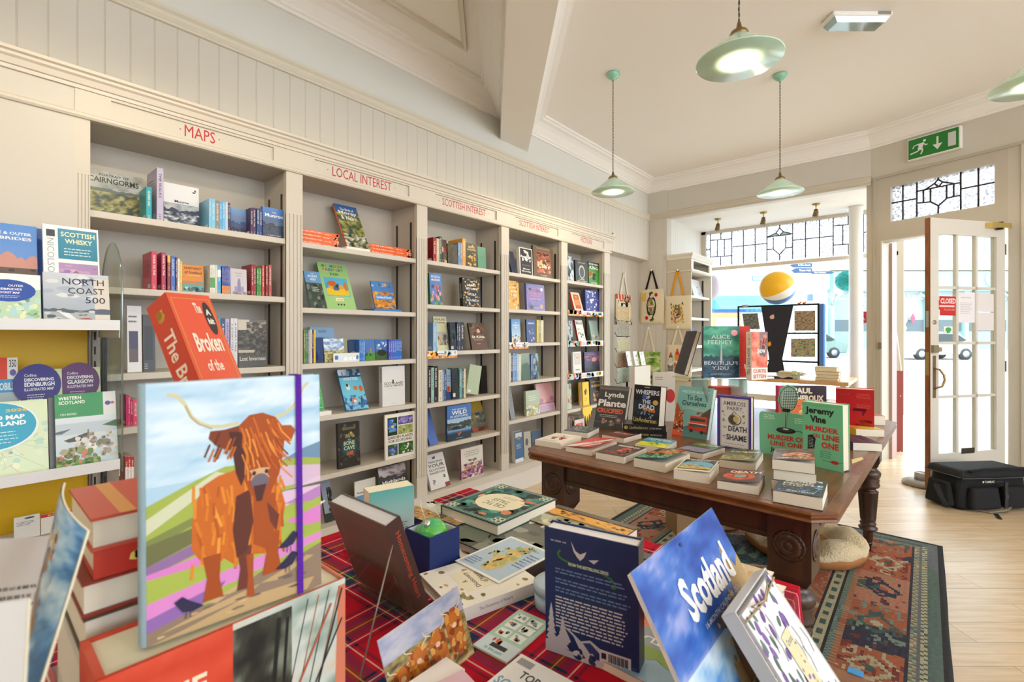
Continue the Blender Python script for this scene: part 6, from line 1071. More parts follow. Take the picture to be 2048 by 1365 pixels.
wt = thing('low_table', 'brown wooden table corner with a small blue tag beyond the calendar', 'table', (0, 0, 0))
bevel(MB().box(.20, -.45, .665, .935, .196, .70, '#9a5c24').build('table_top', M_MAHOGW, wt), .004, 2)
MB().box(.23, -.42, .59, .905, .17, .6645, '#9a5c24').build('apron', M_MAHOGW, wt)
for x, y in ((.24, -.41), (.85, -.41), (.24, .11), (.85, .11)): MB().box(x, y, 0, x+.05, y+.05, .5895, '#7a4a20').build('leg', M_MAHOGW, wt)
bt_ = onZ(1711, 1346, .70); tag(MB().box(bt_.x-.008, bt_.y-.010, .7003, bt_.x+.008, bt_.y+.010, .7015, '#3a90d8').build('price_tag', M_MATTE), 'small blue tag on the brown table corner', 'tag')
def flat_ptl(name, label, bl, tl, tr, z, d, **k):
    BL, TL, TR = onZ(*bl, z+d), onZ(*tl, z+d), onZ(*tr, z+d); BR = BL+(TR-TL); ex, ey, ez, w, h = frame3(BL, BR, TL)
    return mk_book(name, label, axes(BL, ex, ey, ez), w, h, d, **k)
# dark atlas under the Celtic book
z = CZ+.0006
A = CV(101, '#46443f', ('g', '#3a3835', '#8a8c84'), ('b', 0, .5, 1, 1, 20, .14, ['#6a7468', '#9a9c90', '#5a5c50']), ('t', 'ATLANTIC', .30, .40, '#e8e6e0', .8), ('t', 'SCOTLAND', .15, .24, '#e8e6e0', .74), ('l', .2, .06, .6, .1, 1, '#c8c6c0'), asp=.85)
def lay(name, label, x0, y0, x1, y1, z, d, spine='l', up='-x', **k):
    """lying book; 'up' names where the top of its cover points: -x is towards the camera side"""
    v = {'-x': (Vector((-1, 0, 0)), Vector((0, 1, 0))), '+x': (Vector((1, 0, 0)), Vector((0, -1, 0))), '+y': (Vector((0, 1, 0)), Vector((1, 0, 0))), '-y': (Vector((0, -1, 0)), Vector((-1, 0, 0)))}[up]
    ez, ex = v; cx, cy = (x0+x1)/2, (y0+y1)/2; W_, H_ = (abs(x1-x0), abs(y1-y0)); w, h = (H_, W_) if up[1] == 'x' else (W_, H_)
    o = Vector((cx, cy, z+d))-ex*w/2-ez*h/2
    return mk_book(name, label, axes(o, ex, ez.cross(ex), ez), w, h, d, side=spine, **k)
lay('hardback_book', 'large dark ATLANTIC SCOTLAND photo book lying under the Celtic Tales book', .815, .66, 1.150, 1.00, z, .026, cover='#3c3a38', art=A)
sp = Art(.12, 4); sp.rect(0, 0, 1, 1, '#24565a'); sp.vtext('CELTIC TALES', .25, .2, .75, .82, '#dfe4d4')
A = Art(.86, 102); A.rect(0, 0, 1, 1, '#24565a'); 
A.rect(.045, .04, .955, .96, '#2c6a68'); A.blobs(.06, .05, .94, .95, 90, .07, ['#1c2a2c', '#3a8a82', '#1c4a4c', '#58a89c', '#16201f']); A.blobs(.1, .1, .9, .9, 10, .06, ['#d8845c', '#e8b090'])
A.ell(.5, .5, .34, .26, '#ece6cc', 32); A.text('CELTIC', .33, .55, .67, .64, '#5a6a64', .01); A.text('TALES', .36, .43, .64, .52, '#5a6a64', .01); A.lines(.36, .33, .62, .39, 2, '#8a948a'); A.poly([(.02, .3), (.2, .26), (.36, .34), (.2, .33)], '#d8744c'); A.poly([(.1, .38), (.24, .4), (.2, .44)], '#ecc8a8')
A.frame(.025, .025, .975, .975, .008, '#dfe4d0'); A.frame(.05, .05, .95, .95, .006, '#c8d4c4')
for cx in (.1, .9):
    for cy in (.1, .9):
        for q in range(4): A.ell(cx+(q % 2-.5)*.07, cy+(q//2-.5)*.06, .04, .034, '#dfe4d0', 14); A.ell(cx+(q % 2-.5)*.07, cy+(q//2-.5)*.06, .026, .022, '#2c6a68', 12)
lay('hardback_book', 'teal CELTIC TALES hardback with knotwork border on top of the dark photo book', .898, .823, 1.155, 1.042, z+.0262, .030, cover='#24565a', spine=('#24565a', sp), art=A)
# yellow striped photo book
A = CV(103, '#6a5a48', ('R', 0, 0, .45, 1, '#b8b8a0'), ('b', 0, 0, .5, 1, 24, .12, ['#d8d4b8', '#a8a888', '#8a8c74']), ('R', .55, 0, .82, 1, '#e0a030'), ('b', .5, 0, .85, 1, 30, .05, ['#c8882c', '#e8b048', '#8a6030']), ('R', .85, 0, 1, 1, '#5c5048'))
lay('hardback_book', 'brown photo book with a broad yellow band lying at the table edge', 1.03, .575, 1.177, .835, z, .030, up='+y', spine='r', cover='#5c4a3c', art=A)
# dog photograph book with navy spine
A = CV(104, '#b89868', ('R', .0, 0, .5, 1, '#c8ccc4'), ('b', 0, 0, .5, 1, 18, .14, ['#e4e4e0', '#8a8c80', '#b8bcb4']), ('b', .5, 0, 1, 1, 70, .06, ['#a87c44', '#c89c60', '#7a5428', '#d8b47c']), ('e', .4, .6, .2, .08, '#6a6a58'))
sp = Art(.14, 4); sp.rect(0, 0, 1, 1, '#1c3c68'); sp.ell(.5, .88, .3, .04, '#e8e6e4')
lay('hardback_book', 'moorland photo book with navy spine behind the blue gift box', .835, .948, .958, 1.15, z, .030, up='-x' if False else '-y', cover='#1c3c68', spine='#1c3c68', art=A)
# more dark book edge with words, and stack by the calendar
A = CV(105, '#4a4a4e', ('l', .1, .86, .95, .93, 1, '#e0e0dc'), ('b', 0, 0, 1, .8, 26, .12, ['#b8b8b8', '#7a7a80', '#5a5a60', '#d0d0d0']), ('t', 'SCOTLAND', .3, .5, '#ecece8', .8))
lay('hardback_book', 'grey photo book lying behind the upright navy book', .80, .40, 1.07, .60, z, .022, cover='#3c3c40', up='+x', art=A)
A = CV(106, '#c8b090', ('b', 0, 0, 1, 1, 30, .1, ['#a8845c', '#d8c8a8', '#e4e0dc', '#b89468']), ('l', .1, .8, .9, .92, 2, '#ece8e0'))
lay('hardback_book', 'timber-patterned book, lower of two lying beyond the calendar', .86, .215, 1.10, .385, z, .028, cover='#a8845c', spine='#7a6450', up='-y', art=A)
lay('hardback_book', 'timber-patterned book, upper of two lying beyond the calendar', .865, .235, 1.09, .395, z+.0285, .026, cover='#b08c60', spine='#7a6450', up='-y', art=A)
A = CV(107, '#8ab0d0', ('R', 0, 0, 1, .2, '#e07038'), ('R', 0, .2, 1, .55, '#8a9aa8'), ('r', .7, .1, '#7a9a30', .5), ('t', 'SCOTLAND', .34, .44, '#f0f2f4', .9))
lay('paperback', 'SCOTLAND guide with green hills lying upside down behind the calendar', .68, .275, .845, .43, z, .014, cover='#c86030', up='-x', art=A, hb=False)
# white Dictionary of Nature book
sp = Art(.12, 4); sp.rect(0, 0, 1, 1, '#e4e2de'); sp.vtext('The Dictionary of Nature', .35, .35, .68, .75, '#8a8a88')
A = CV(108, '#eeece6', ('b', .03, .03, .97, .97, 16, .05, ['#8a7a54', '#a89868', '#6a6448', '#c8a878']), ('R', .26, .3, .74, .74, '#ece6d0'), ('t', 'A', .64, .7, '#6a6a60', .06), ('t', 'Dictionary', .55, .62, '#6a6a60', .4), ('t', 'of Nature', .45, .52, '#6a6a60', .3), ('l', .38, .37, .62, .41, 1, '#9a9a90'), ('b', .75, .1, .9, .3, 6, .04, ['#3c3440', '#5a5064']), ('b', .1, .75, .3, .9, 6, .05, ['#8a8c54', '#b8a050']))
flat_ptl('hardback_book', 'white Dictionary of Nature hardback with leaf sprigs', (1079.8, 1162.7), (939.7, 1251.4), (858.7, 1169), z, .025, cover='#ebe9e4', spine=('#e4e2de', sp), art=A)
# map card on it
def card(name, label, pts, th, A, cat, mat=M_GLOSS, edge='#e8e6e2', o=0):
    """thin rectangle from BL, BR, TL points in space"""
    BL, BR, TL = pts; ex, ey, ez, w, h = frame3(BL, BR, TL); m = MB(); m.box(0, 0, 0, w, th, h, edge); m.art(A, (0, 0, 0), (1, 0, 0), (0, 0, 1), w, h, .00015)
    ob = m.build(name, mat, None, axes(BL, ex, ey, ez)); return tag(ob, label, cat)
zc_ = z+.0262
A = Art(1.0, 109); A.rect(0, 0, 1, 1, '#f0f2f4'); A.rect(.04, .04, .96, .96, '#b4cce4'); A.poly([(.42, .12), (.62, .10), (.7, .3), (.66, .42), (.74, .5), (.64, .62), (.7, .8), (.52, .9), (.46, .76), (.36, .7), (.42, .55), (.33, .45), (.4, .3)], '#d8c078'); A.blobs(.4, .15, .68, .85, 40, .05, ['#c8a860', '#a8b878', '#e0c890', '#d8a070', '#98b088']); A.blobs(.2, .4, .35, .8, 10, .04, ['#b8c088', '#c8b880']); A.blobs(.5, .86, .8, .96, 8, .04, ['#a8b878']); A.lines(.08, .1, .35, .3, 4, '#7a94b8'); A.lines(.75, .4, .95, .8, 6, '#7a94b8')
P0, P1, P2 = onZ(910, 1122, zc_+.002), onZ(997, 1167, zc_+.002), onZ(1088, 1100, zc_+.002)
card('map_card', 'pale blue map of Scotland card lying on the white Dictionary of Nature', (P0, P1, P0+(P2-P1)), .0015, A, 'card')
P0, P1, P2 = onZ(914, 1090, CZ+.007), onZ(921, 1116, CZ+.007), onZ(976, 1095, CZ+.007)
A = Art(1.1, 110); A.rect(0, 0, 1, 1, '#ece8e2'); A.ell(.5, .5, .42, .42, '#a8743c', 28); A.blobs(.2, .2, .8, .8, 26, .12, ['#c8843c', '#8a5428', '#d8a060', '#6a4428']); A.ell(.5, .5, .44, .44, '#ece8e2', 28) if False else None
card('coaster', 'square white coaster with round highland cow picture beside the blue box', (P0, P1, P0+(P2-P1)), .006, A, 'coaster')
# light blue round tin
tp = onZ(1104, 1215, CZ); R = thing('round_tin', 'pale blue round tin half hidden by the upright navy book', 'tin', (tp.x+.01, tp.y, CZ+.0006))
MB().lathe([(.040, 0), (.041, .002), (.041, .030)], '#a8c4dc', 36).build('tin_base', M_ENAMEL, R); MB().lathe([(.0425, .030), (.0425, .046), (.039, .049), (.0001, .050)], '#b8d0e4', 36).build('lid', M_ENAMEL, R)
# badge set
A = CV(111, '#a8ccc0', ('R', 0, 0, 1, .30, '#c8dce8'), ('R', .3, .12, .75, .2, '#2c2a2c'), ('b', .1, .2, .5, .34, 6, .06, ['#c8483c', '#e0a070']), ('t', 'in the past', .03, .1, '#5a9aa8', .5), asp=1)
for i in range(3):
    for j in range(2): A.rect(.12+j*.42, .36+i*.2, .46+j*.42, .52+i*.2, '#e4eaec'); A.blobs(.14+j*.42, .38+i*.2, .44+j*.42, .5+i*.2, 5, .05, ['#5a6a70', '#c87a50', '#8aa0a8'])
P0, P1, P2 = onZ(946, 1290, CZ+.004), onZ(1014, 1326, CZ+.004), onZ(1089, 1242, CZ+.004)
card('magnet_set', 'green card of little white bird magnets lying on the tartan cloth', (P0, P1, P0+(P2-P1)), .003, A, 'magnet set')
A = CV(112, '#f0f0f0', ('R', .55, .05, .95, .3, '#5a90c8'), ('t', 'TOP 10', .62, .76, '#3a3c40', .5), ('t', 'SCOTLAND', .36, .52, '#7aa8d0', .9), ('R', .06, .82, .3, .94, '#9a9a9c'))
P0, P1, P2 = onZ(938, 1395, CZ+.016), onZ(1064, 1480, CZ+.016), onZ(1160, 1372, CZ+.016)
mk = frame3(P0, P1, P0+(P2-P1)); mk_book('paperback', 'white TOP 10 SCOTLAND pocket guide lying at the picture foot', axes(P0, mk[0], mk[1], mk[2]), mk[3], mk[4], .014, art=A, cover='#f0f0f0', hb=False)
P0, P1, P2 = onZ(855, 1375, CZ+.06), onZ(915, 1450, CZ+.06), onZ(975, 1392, CZ+.06)
card('greeting_card', 'plain pink card lying below the highland cattle card', (P0, P1, P0+(P2-P1)), .002, CV(113, '#d8b8c8', ('b', .5, .1, .9, .4, 5, .07, ['#c88aa8', '#f0e4ea'])), 'card')
tag(MB().box(P0.x-.05, P0.y-.01, CZ+.0006, P0.x+.06, P0.y+.03, CZ+.0575, '#e8e4e2').build('card_box', M_MATTE), 'white box carrying the plain pink card', 'box')
# upright navy hardback, back cover to the camera
A = Art(.72, 114); A.rect(0, 0, 1, 1, '#1e3566'); wh = '#d0d2dc'; gr = '#3c7a3c'; lb2 = '#6c8cc0'
A.lines(.07, .90, .28, .915, 1, wh, .8); A.poly([(.30, .93), (.35, .86), (.40, .84), (.47, .87), (.44, .82), (.40, .79), (.37, .81), (.33, .85)], wh); A.poly([(.49, .81), (.54, .82), (.60, .83), (.55, .79)], wh)
A.path([(.18, .84), (.15, .81), (.17, .78), (.22, .765), (.35, .745), (.5, .745), (.62, .735), (.72, .71), (.77, .675), (.76, .64), (.72, .65)], .022, gr); A.text('FROM THE BESTSELLING SERIES', .27, .732, .70, .757, '#dfe8dc', .02)
for y, c, n in ((.655, lb2, 2), (.575, lb2, 2), (.505, lb2, 2), (.43, wh, 2), (.30, wh, 5), (.22, wh, 3)): A.lines(.12, y, .92, y+.026*n, n, c, .42, .12)
A.poly([(0, 0), (1, 0), (1, .04), (.9, .10), (.8, .07), (.68, .12), (.5, .19), (.40, .16), (.30, .21), (.22, .24), (.14, .14), (0, .09)], '#c4c4cc'); A.poly([(.22, .23), (.29, .13), (.2, .06), (.45, .04), (.38, .1), (.32, .18)], '#1e3566'); A.poly([(.42, .15), (.5, .17), (.62, .1), (.7, .05), (.52, .06), (.48, .1)], '#2c4478'); A.blobs(.3, 0, 1, .12, 24, .04, ['#1e3566', '#d8d8de', '#3a4c7c'])
for cx, hh in ((.07, .36), (.20, .27)):
    for i in range(6): A.poly([(cx-.075+.010*i, .06+hh*i/7.2), (cx+.075-.010*i, .06+hh*i/7.2), (cx, .06+hh*(i+1.9)/7.2)], '#c4c4cc')
A.rect(.60, .055, .92, .15, '#d4d4da')
for i in range(16): A.rect(.69+i*.013, .07, .69+i*.013+.007*(1+(i*7 % 3)*.3), .135, '#1c2030')
A.rect(.62, .085, .67, .13, '#2a2c3c')
stand_px('hardback_book', 'navy hardback standing back cover outward, white trees and mountains at its foot', (1092, 1299), (1279, 1365), (1089, 1053.7), CZ+.001, .032, side='r', art=A, cover='#1e3566', spine='#1a2e5a', page='#e2e2ea')
# blue gift box with glass bauble
bx0, by0 = onZ(858, 1166, CZ), onZ(913.7, 1139, CZ); MGB = axes((bx0.x+.002, bx0.y, CZ+.001), (1, 0, 0), (0, 1, 0), UP); S_ = .088
R = thing('gift_box', 'open navy blue cardboard box holding the glass bauble', 'box', MGB)
nv = '#1f2f68'; m = MB(); t = .003; H_ = .094
m.box(0, 0, 0, S_, S_, t, nv); m.box(0, 0, t, S_, t, H_, nv); m.box(0, S_-t, t, S_, S_, H_, nv); m.box(0, t, t, t, S_-t, H_, nv); m.box(S_-t, t, t, S_, S_-t, H_, nv); m.build('box_walls', M_MATTE, R)
m = MB(); li = '#e4e6ee'; q = t+.0004; m.box(q, q, t, S_-q, q+.002, H_-.002, li); m.box(q, S_-q-.002, t, S_-q, S_-q, H_-.002, li); m.box(q, q+.002, t, q+.002, S_-q-.002, H_-.002, li); m.box(S_-q-.002, q+.002, t, S_-q, S_-q-.002, H_-.002, li); m.build('white_lining', M_MATTE, R)
m = MB(); m.box(.006, .006, t, S_-.006, S_-.006, .040, li); m.build('card_insert', M_MATTE, R)
bc = Vector((bx0.x+.002+S_/2, bx0.y+S_/2, CZ+.001+.078)); R = thing('glass_bauble', 'turquoise, red and green painted glass bauble in the navy box', 'ornament', bc)
bm = MB(); bm.ball((0, 0, 0), .0365, '#ffffff', 32, 20)
mb_, nt, b = new_mat('painted_glass_swirl'); tcn = N(nt, 'ShaderNodeTexCoord'); nz = N(nt, 'ShaderNodeTexNoise'); nz.inputs['Scale'].default_value = 38; nz.inputs['Detail'].default_value = 2; crn = N(nt, 'ShaderNodeValToRGB'); crn.color_ramp.interpolation = 'EASE'
for p_, c_ in ((.0, '#2ca890'), (.47, '#5cc8b0'), (.52, '#8a2c1c'), (.58, '#c8402c'), (.63, '#e8b080'), (.68, '#58b830')):
    if p_ == 0: crn.color_ramp.elements[0].color = col(c_)
    elif p_ == .68: crn.color_ramp.elements[1].position = p_; crn.color_ramp.elements[1].color = col(c_)
    else: e_ = crn.color_ramp.elements.new(p_); e_.color = col(c_)
nt.links.new(tcn.outputs['Object'], nz.inputs['Vector']); nt.links.new(nz.outputs['Fac'], crn.inputs[0]); nt.links.new(crn.outputs[0], b.inputs['Base Color']); b.inputs['Roughness'].default_value = .06; b.inputs['Coat Weight'].default_value = 1
bm.build('glass_ball', mb_, R)
cd_ = Vector((-.45, -.1, .72)).normalized(); Mc = axes(cd_*.034, cd_.orthogonal().normalized(), cd_.cross(cd_.orthogonal().normalized()), cd_)
MB().lathe([(.0085, 0), (.0085, .006), (.006, .009), (.0001, .010)], '#d8dade', 18, Mc).build('silver_cap', M_METAL, R)
cp_ = cd_*.043; MB().tube([cp_, cp_+Vector((-.005, .012, .035)), cp_+Vector((.01, .03, .06)), cp_+Vector((.03, .02, .03)), Vector((.028, .006, .030))], .0006, '#e8e4d8', 5).build('hanging_thread', M_CLOTH, R)
# brown hardback leaning back in an acrylic stand
sp = Art(.15, 4); sp.rect(0, 0, 1, 1, '#4c3430'); sp.vtext('Homecoming Heart', .3, .15, .7, .88, '#b8482c')
A = CV(115, '#6f645e', ('l', .1, .35, .9, .92, 16, '#8a807a'), ('R', .0, 0, 1, .28, '#66594f'))
w, h = .200, .200; ez = Vector((-.067, 0, .185)).normalized(); ex = Vector((0, -1, 0)); ey = ez.cross(ex); BL = Vector((.562, .720+w, CZ+.014))
MBK = axes(BL, ex, ey, ez); mk_book('hardback_book', 'grey brown hardback leaning back in an acrylic stand, orange spine script', MBK, w, h, .032, side='r', art=A, cover='#625852', spine=('#4c3430', sp), page='#d4d6e0')
R = thing('book_stand', 'clear acrylic easel behind the leaning grey brown hardback', 'stand', MBK)
MB().box(.01, -.012, -.004, w-.01, -.009, .10).build('front_lip', M_ACRYL, R); MB().box(.01, -.012, -.0075, w-.01, .036, -.0045).build('ledge', M_ACRYL, R); MB().box(.02, .0385, -.004, w-.02, .0415, .15).build('back_plate', M_ACRYL, R)
ed = MB(); ed.tube([onZ(719.7, 1357, CZ+.003), Vector((.505, .715, .868))], .0016, '#c8d0d0', 6); eo = ed.build('clear_edge', M_ACRYLE); eo.parent = R; eo.matrix_parent_inverse = R.matrix_world.inverted() if False else MBK.inverted()
# teal book behind
A = CV(116, '#5aa8a0', ('g', '#d8dcd8', '#5aa8a0'), ('l', .1, .1, .9, .45, 8, '#4a5a60'))
BLt = onZ(722, 1140, CZ+.001); dp = Vector((.55, .16, 0))
mk_book('paperback', 'small teal backed paperback standing behind the leaning grey brown hardback', axes((.66, 1.03, CZ+.001), Vector((.96, -.28, 0)).normalized(), Vector((.28, .96, .0)).normalized(), UP), .115, .152, .05, side='r', art=A, cover='#5aa8a0', page='#ece6d4', hb=False)
# highland cattle card
BL = Vector((.4013, .559, .7035)); BR = Vector((.5489, .5542, .7246)); TLc = Vector((.3864, .584, .8089))
A = Art(1.25, 117); A.cloud(0, .6, 1, 1, ['#98a0bc', '#b0b4c8', '#c4c4cc'], 3); A.cloud(0, 0, 1, .66, ['#4a4030', '#7a6c44', '#a8985c', '#c8b484'], 5, 30, 24, 3)
for cx, hh in ((.16, .52), (.36, .62), (.60, .66), (.84, .78)):
    A.poly([(cx-.10, hh*.25), (cx+.10, hh*.25), (cx+.11, hh*.85), (cx, hh), (cx-.11, hh*.85)], '#b8682c'); A.blobs(cx-.10, hh*.1, cx+.10, hh, 34, .045, ['#c87a30', '#a8542c', '#d89444', '#8a4420', '#e0a860']); A.ell(cx, hh*.82, .055, .09, '#c0702c'); A.ell(cx, hh*.70, .03, .035, '#e8c8a8'); A.path([(cx-.06, hh*.95), (cx-.13, hh*1.02), (cx-.14, hh*1.12)], .012, '#d8d0b4'); A.path([(cx+.06, hh*.95), (cx+.12, hh*1.02), (cx+.13, hh*1.12)], .012, '#d8d0b4')
card('greeting_card', 'picture card of four orange highland cattle standing on the tartan cloth', (BL, BR, TLc), .002, A, 'card')
# Scotland calendar
TLp = onD(1261, 1146.6, .605); ex = Vector((1, 0, 0)); ez = Vector((0, .0633, .108)).normalized(); ey = ez.cross(ex); h = (TLp.z-.7015)/ez.z; BL = TLp-ez*h; w2 = .302
A = Art(.93, 118); A.rect(0, 0, 1, 1, '#8ab4dc', '#2c50a8'); A.cloud(0, .5, 1, 1, ['#1c46a0', '#2c5cb8', '#4474c8', '#98a4dc'], 3.2, 26, 26, 1.6); A.cloud(0, 0, 1, .52, ['#2c68b8', '#6098d8', '#a8cbe8', '#d0e0ee'], 3.2, 26, 26, 1.6)
CS = lambda pts: [(min(1, x+.06), y+.17 if y > .01 else 0) for x, y in pts]
A.poly(CS([(.30, 0), (1, 0), (1, .55), (.86, .50), (.82, .58), (.80, .66), (.77, .62), (.75, .50), (.70, .40), (.66, .46), (.62, .38), (.57, .36), (.55, .26), (.47, .30), (.44, .20), (.38, .22), (.36, .12)]), '#b09468'); A.blobs(.46, .05, 1, .58, 190, .02, ['#c8a878', '#8a6a44', '#d8c098', '#a08458', '#6a5440']); A.blobs(.3, 0, .85, .26, 60, .04, ['#5a7a34', '#8a9a44', '#3c5a2c']); A.poly(CS([(.60, .28), (.62, .40), (.64, .46), (.67, .38), (.67, .28)]), '#7a4434'); A.poly(CS([(.44, .1), (.45, .26), (.48, .31), (.51, .26), (.51, .1)]), '#7a4434')
A.text('Scotland', .28, .64, .88, .84, '#eef0f6', .035); A.text('16-MONTH CALENDAR 2026', .36, .585, .84, .61, '#d0daec', .01); A.circ(.48, .955, .012, '#2a3c60')
R = thing('wall_calendar', 'blue Scotland calendar with castle photograph leaning back on the near table', 'calendar', axes(BL, ex, ey, ez))
m = MB(); m.box(0, 0, 0, w2, .0015, h, '#dfe4ee'); m.art(A, (0, 0, 0), (1, 0, 0), (0, 0, 1), w2, h, .00012); m.build('cover_sheet', M_GLOSS, R); MB().box(.001, .0017, .001, w2-.001, .007, h-.002, '#e8e8ea').build('pages', M_PAGE, R)
# patterned crocus box set
P = lambda px, py, d: onD(px, py, d)
TLx = onD(1467, 1228, .63); ex = Vector((1, 0, 0)); ez = Vector((0, .59, .807)).normalized(); ey = ez.cross(ex); hgt = (TLx.z-.714)/ez.z; BLq = TLx-ez*hgt; wq = .154
MCR = axes(BLq, ex, ey, ez)
R = thing('notecard_box', 'white boxed notecards patterned with purple crocuses and green leaves', 'stationery box', MCR)
A = Art(.6, 119); A.rect(0, 0, 1, 1, '#eceaf0'); A.r = random.Random(9)
for i in range(46):
    cx, cy, a_ = A.r.random()*.94+.03, A.r.random()*.96+.02, A.r.uniform(-.9, .9); c_ = A.r.choice(['#6a4a94', '#7c5ca8', '#4c7468', '#5c8070', '#4a6a5c']); A.ell(cx, cy, .05, .033 if c_[1] in '67' else .025, c_, 12, a_+1.2)
for i in range(12): x_ = A.r.random(); y_ = A.r.random()*.8; A.path([(x_, y_), (x_+.05, y_+.08), (x_+.03, y_+.17)], .010, '#5a7a68')
A.rect(.42, .22, .66, .70, '#dcd8b0'); A.blobs(.44, .24, .64, .6, 12, .03, ['#8a6a9c', '#c89a60', '#a8a878']); A.text('Crocus', .46, .62, .62, .66, '#6a5a7a')
m = MB(); m.box(.006, -.006, .006, wq-.006, .014, hgt-.006, '#eceaf0'); m.art(A, (.006, -.006, .006), (1, 0, 0), (0, 0, 1), wq-.012, hgt-.012, .0001)
A2 = Art(.12, 120); A2.rect(0, 0, 1, 1, '#e4e2e8')
for i in range(9): A2.ell(.5, .08+i*.105, .3, .025, '#6a4a94', 12)
m.art(A2, (.006, .014, .006), (0, -1, 0), (0, 0, 1), .020, hgt-.012, .0001); m.build('box_lid', M_GLOSS, R)
m = MB(); m.box(0, .0142, 0, wq, .017, hgt, '#26282a'); m.box(-.002, -.004, 0, .0, .017, hgt, '#d0d0ce'); m.box(wq, -.004, 0, wq+.002, .017, hgt, '#d0d0ce'); m.box(-.002, -.004, hgt, wq+.002, .017, hgt+.002, '#c8c8c6'); m.box(-.002, -.004, -.002, wq+.002, .017, 0, '#c8c8c6'); m.build('box_tray', M_GLOSS, R)
MB().tube([(0, -.008, hgt*.93), (wq*.5, -.0085, hgt*.90), (wq, -.008, hgt*.93)], .0012, '#b8a888', 6).build('twine', M_CLOTH, R)
MB().tube([(wq*.35, -.0085, hgt*.90), (wq*.2, -.012, hgt*.96), (wq*.5, -.011, hgt*.91), (wq*.75, -.012, hgt*.96), (wq*.55, -.0085, hgt*.89)], .0012, '#b8a888', 6).build('twine_bow', M_CLOTH, R)
MB().box(.04, .0175, .02, .11, .0195, .14, '#c8c8c6').build('easel_back', M_ACRYL, R)
# ================================================================ TALL DISPLAY AT THE LEFT: box set, notebook, red books
BXZ = .985
R = thing('hardback_book', 'huge upright THE Birch Tree slipcased book, red panel beside a pylon painting'.replace('THE Birch Tree ', ''), 'book', (0.067, .462, CZ+.001)); bw_, bd_, bh_ = .200, .070, BXZ-CZ-.001
A = Art(bw_/bh_, 121); A.rect(0, 0, 1, 1, '#c8432c'); A.cloud(.46, .45, 1, 1, ['#7a8c80', '#a0b0a6', '#c4cac2', '#c8b8a0'], 3.5, 24, 24, 2.2); A.cloud(.46, 0, 1, .62, ['#20282a', '#3c463c', '#8a8c70', '#b8b8a0'], 4.5, 24, 24, 2.2, c0=.45); A.poly([(.94, .55), (1, .5), (1, .98), (.96, .98)], '#c8785c')
A.cloud(.46, .3, .72, .98, ['#20221f', '#3c3c34', '#7a8070'], 9, 14, 24, 1, c0=.35)
for i in range(4): A.line(.66+i*.05, .55, .80+i*.055, .98, .005, ('#2c2c2a', '#9a5a3c')[i % 2])
A.line(.60, .45, .66, .96, .02, '#1f2220'); A.line(.70, .95, .66, .5, .014, '#1f2220'); A.line(.78, .5, .98, .97, .010, '#2c2c2a'); A.line(.62, .52, .92, .93, .012, '#a8563c'); A.line(.7, .5, .98, .86, .008, '#2c2c2a')
A.cloud(0, 0, .46, 1, ['#b83824', '#c8432c', '#d4543c'], 3, 10, 20, 5); A.text('THE', .14, .83, .36, .895, '#ecd8bc', .03); A.text('Birch', .16, .73, .44, .80, '#ecd8bc', .03, slant=.2)
m = MB(); m.box(0, 0, 0, bw_, .0025, bh_, '#c8432c'); m.box(0, bd_-.0025, 0, bw_, bd_, bh_, '#c8432c'); m.box(0, .0025, 0, .006, bd_-.0025, bh_, '#d8583c'); m.box(bw_-.0025, .0025, 0, bw_, bd_-.0025, bh_, '#e08a70'); m.box(.006, .0025, 0, bw_-.0025, bd_-.0025, .003, '#c8432c'); m.art(A, (0, 0, 0), (1, 0, 0), (0, 0, 1), bw_, bh_, .0001); m.build('cover', M_GLOSS, R)
MB().box(.0065, .003, .0035, bw_-.003, bd_-.003, bh_-.003, '#e6e2c8').build('pages', M_PAGE, R)
# highland cow notebook
BL, BR, TLn = onD(279, 1298, .386), onD(642.7, 1166, .489), onD(262, 771, .386); BL.z = BR.z = BXZ+.001; TLn = Vector((BL.x-.004, BL.y+.006, TLn.z))
ex, ey, ez, w, h = frame3(BL, BR, TLn); MN = axes(BL, ex, ey, ez)
R = thing('notebook', 'hardcover notebook painted with an orange highland cow, purple elastic band', 'notebook', MN)
A = Art(w/h, 122); A.rect(0, 0, 1, 1, '#a8c8de', '#a8c8de'); A.rect(0, .62, 1, 1, '#c4dbe8', '#a4c6de'); A.cloud(0, .60, 1, 1, ['#9cc2dc', '#bcd6e8', '#d8e6ee'], 3, 20, 20, 5)
A.poly([(.74, .62), (1, .58), (1, .68), (.88, .66)], '#6c8ca8')
A.poly([(0, 0), (1, 0), (1, .60), (.86, .62), (.7, .62), (.40, .635), (.25, .60), (0, .53)], '#9cac4c')
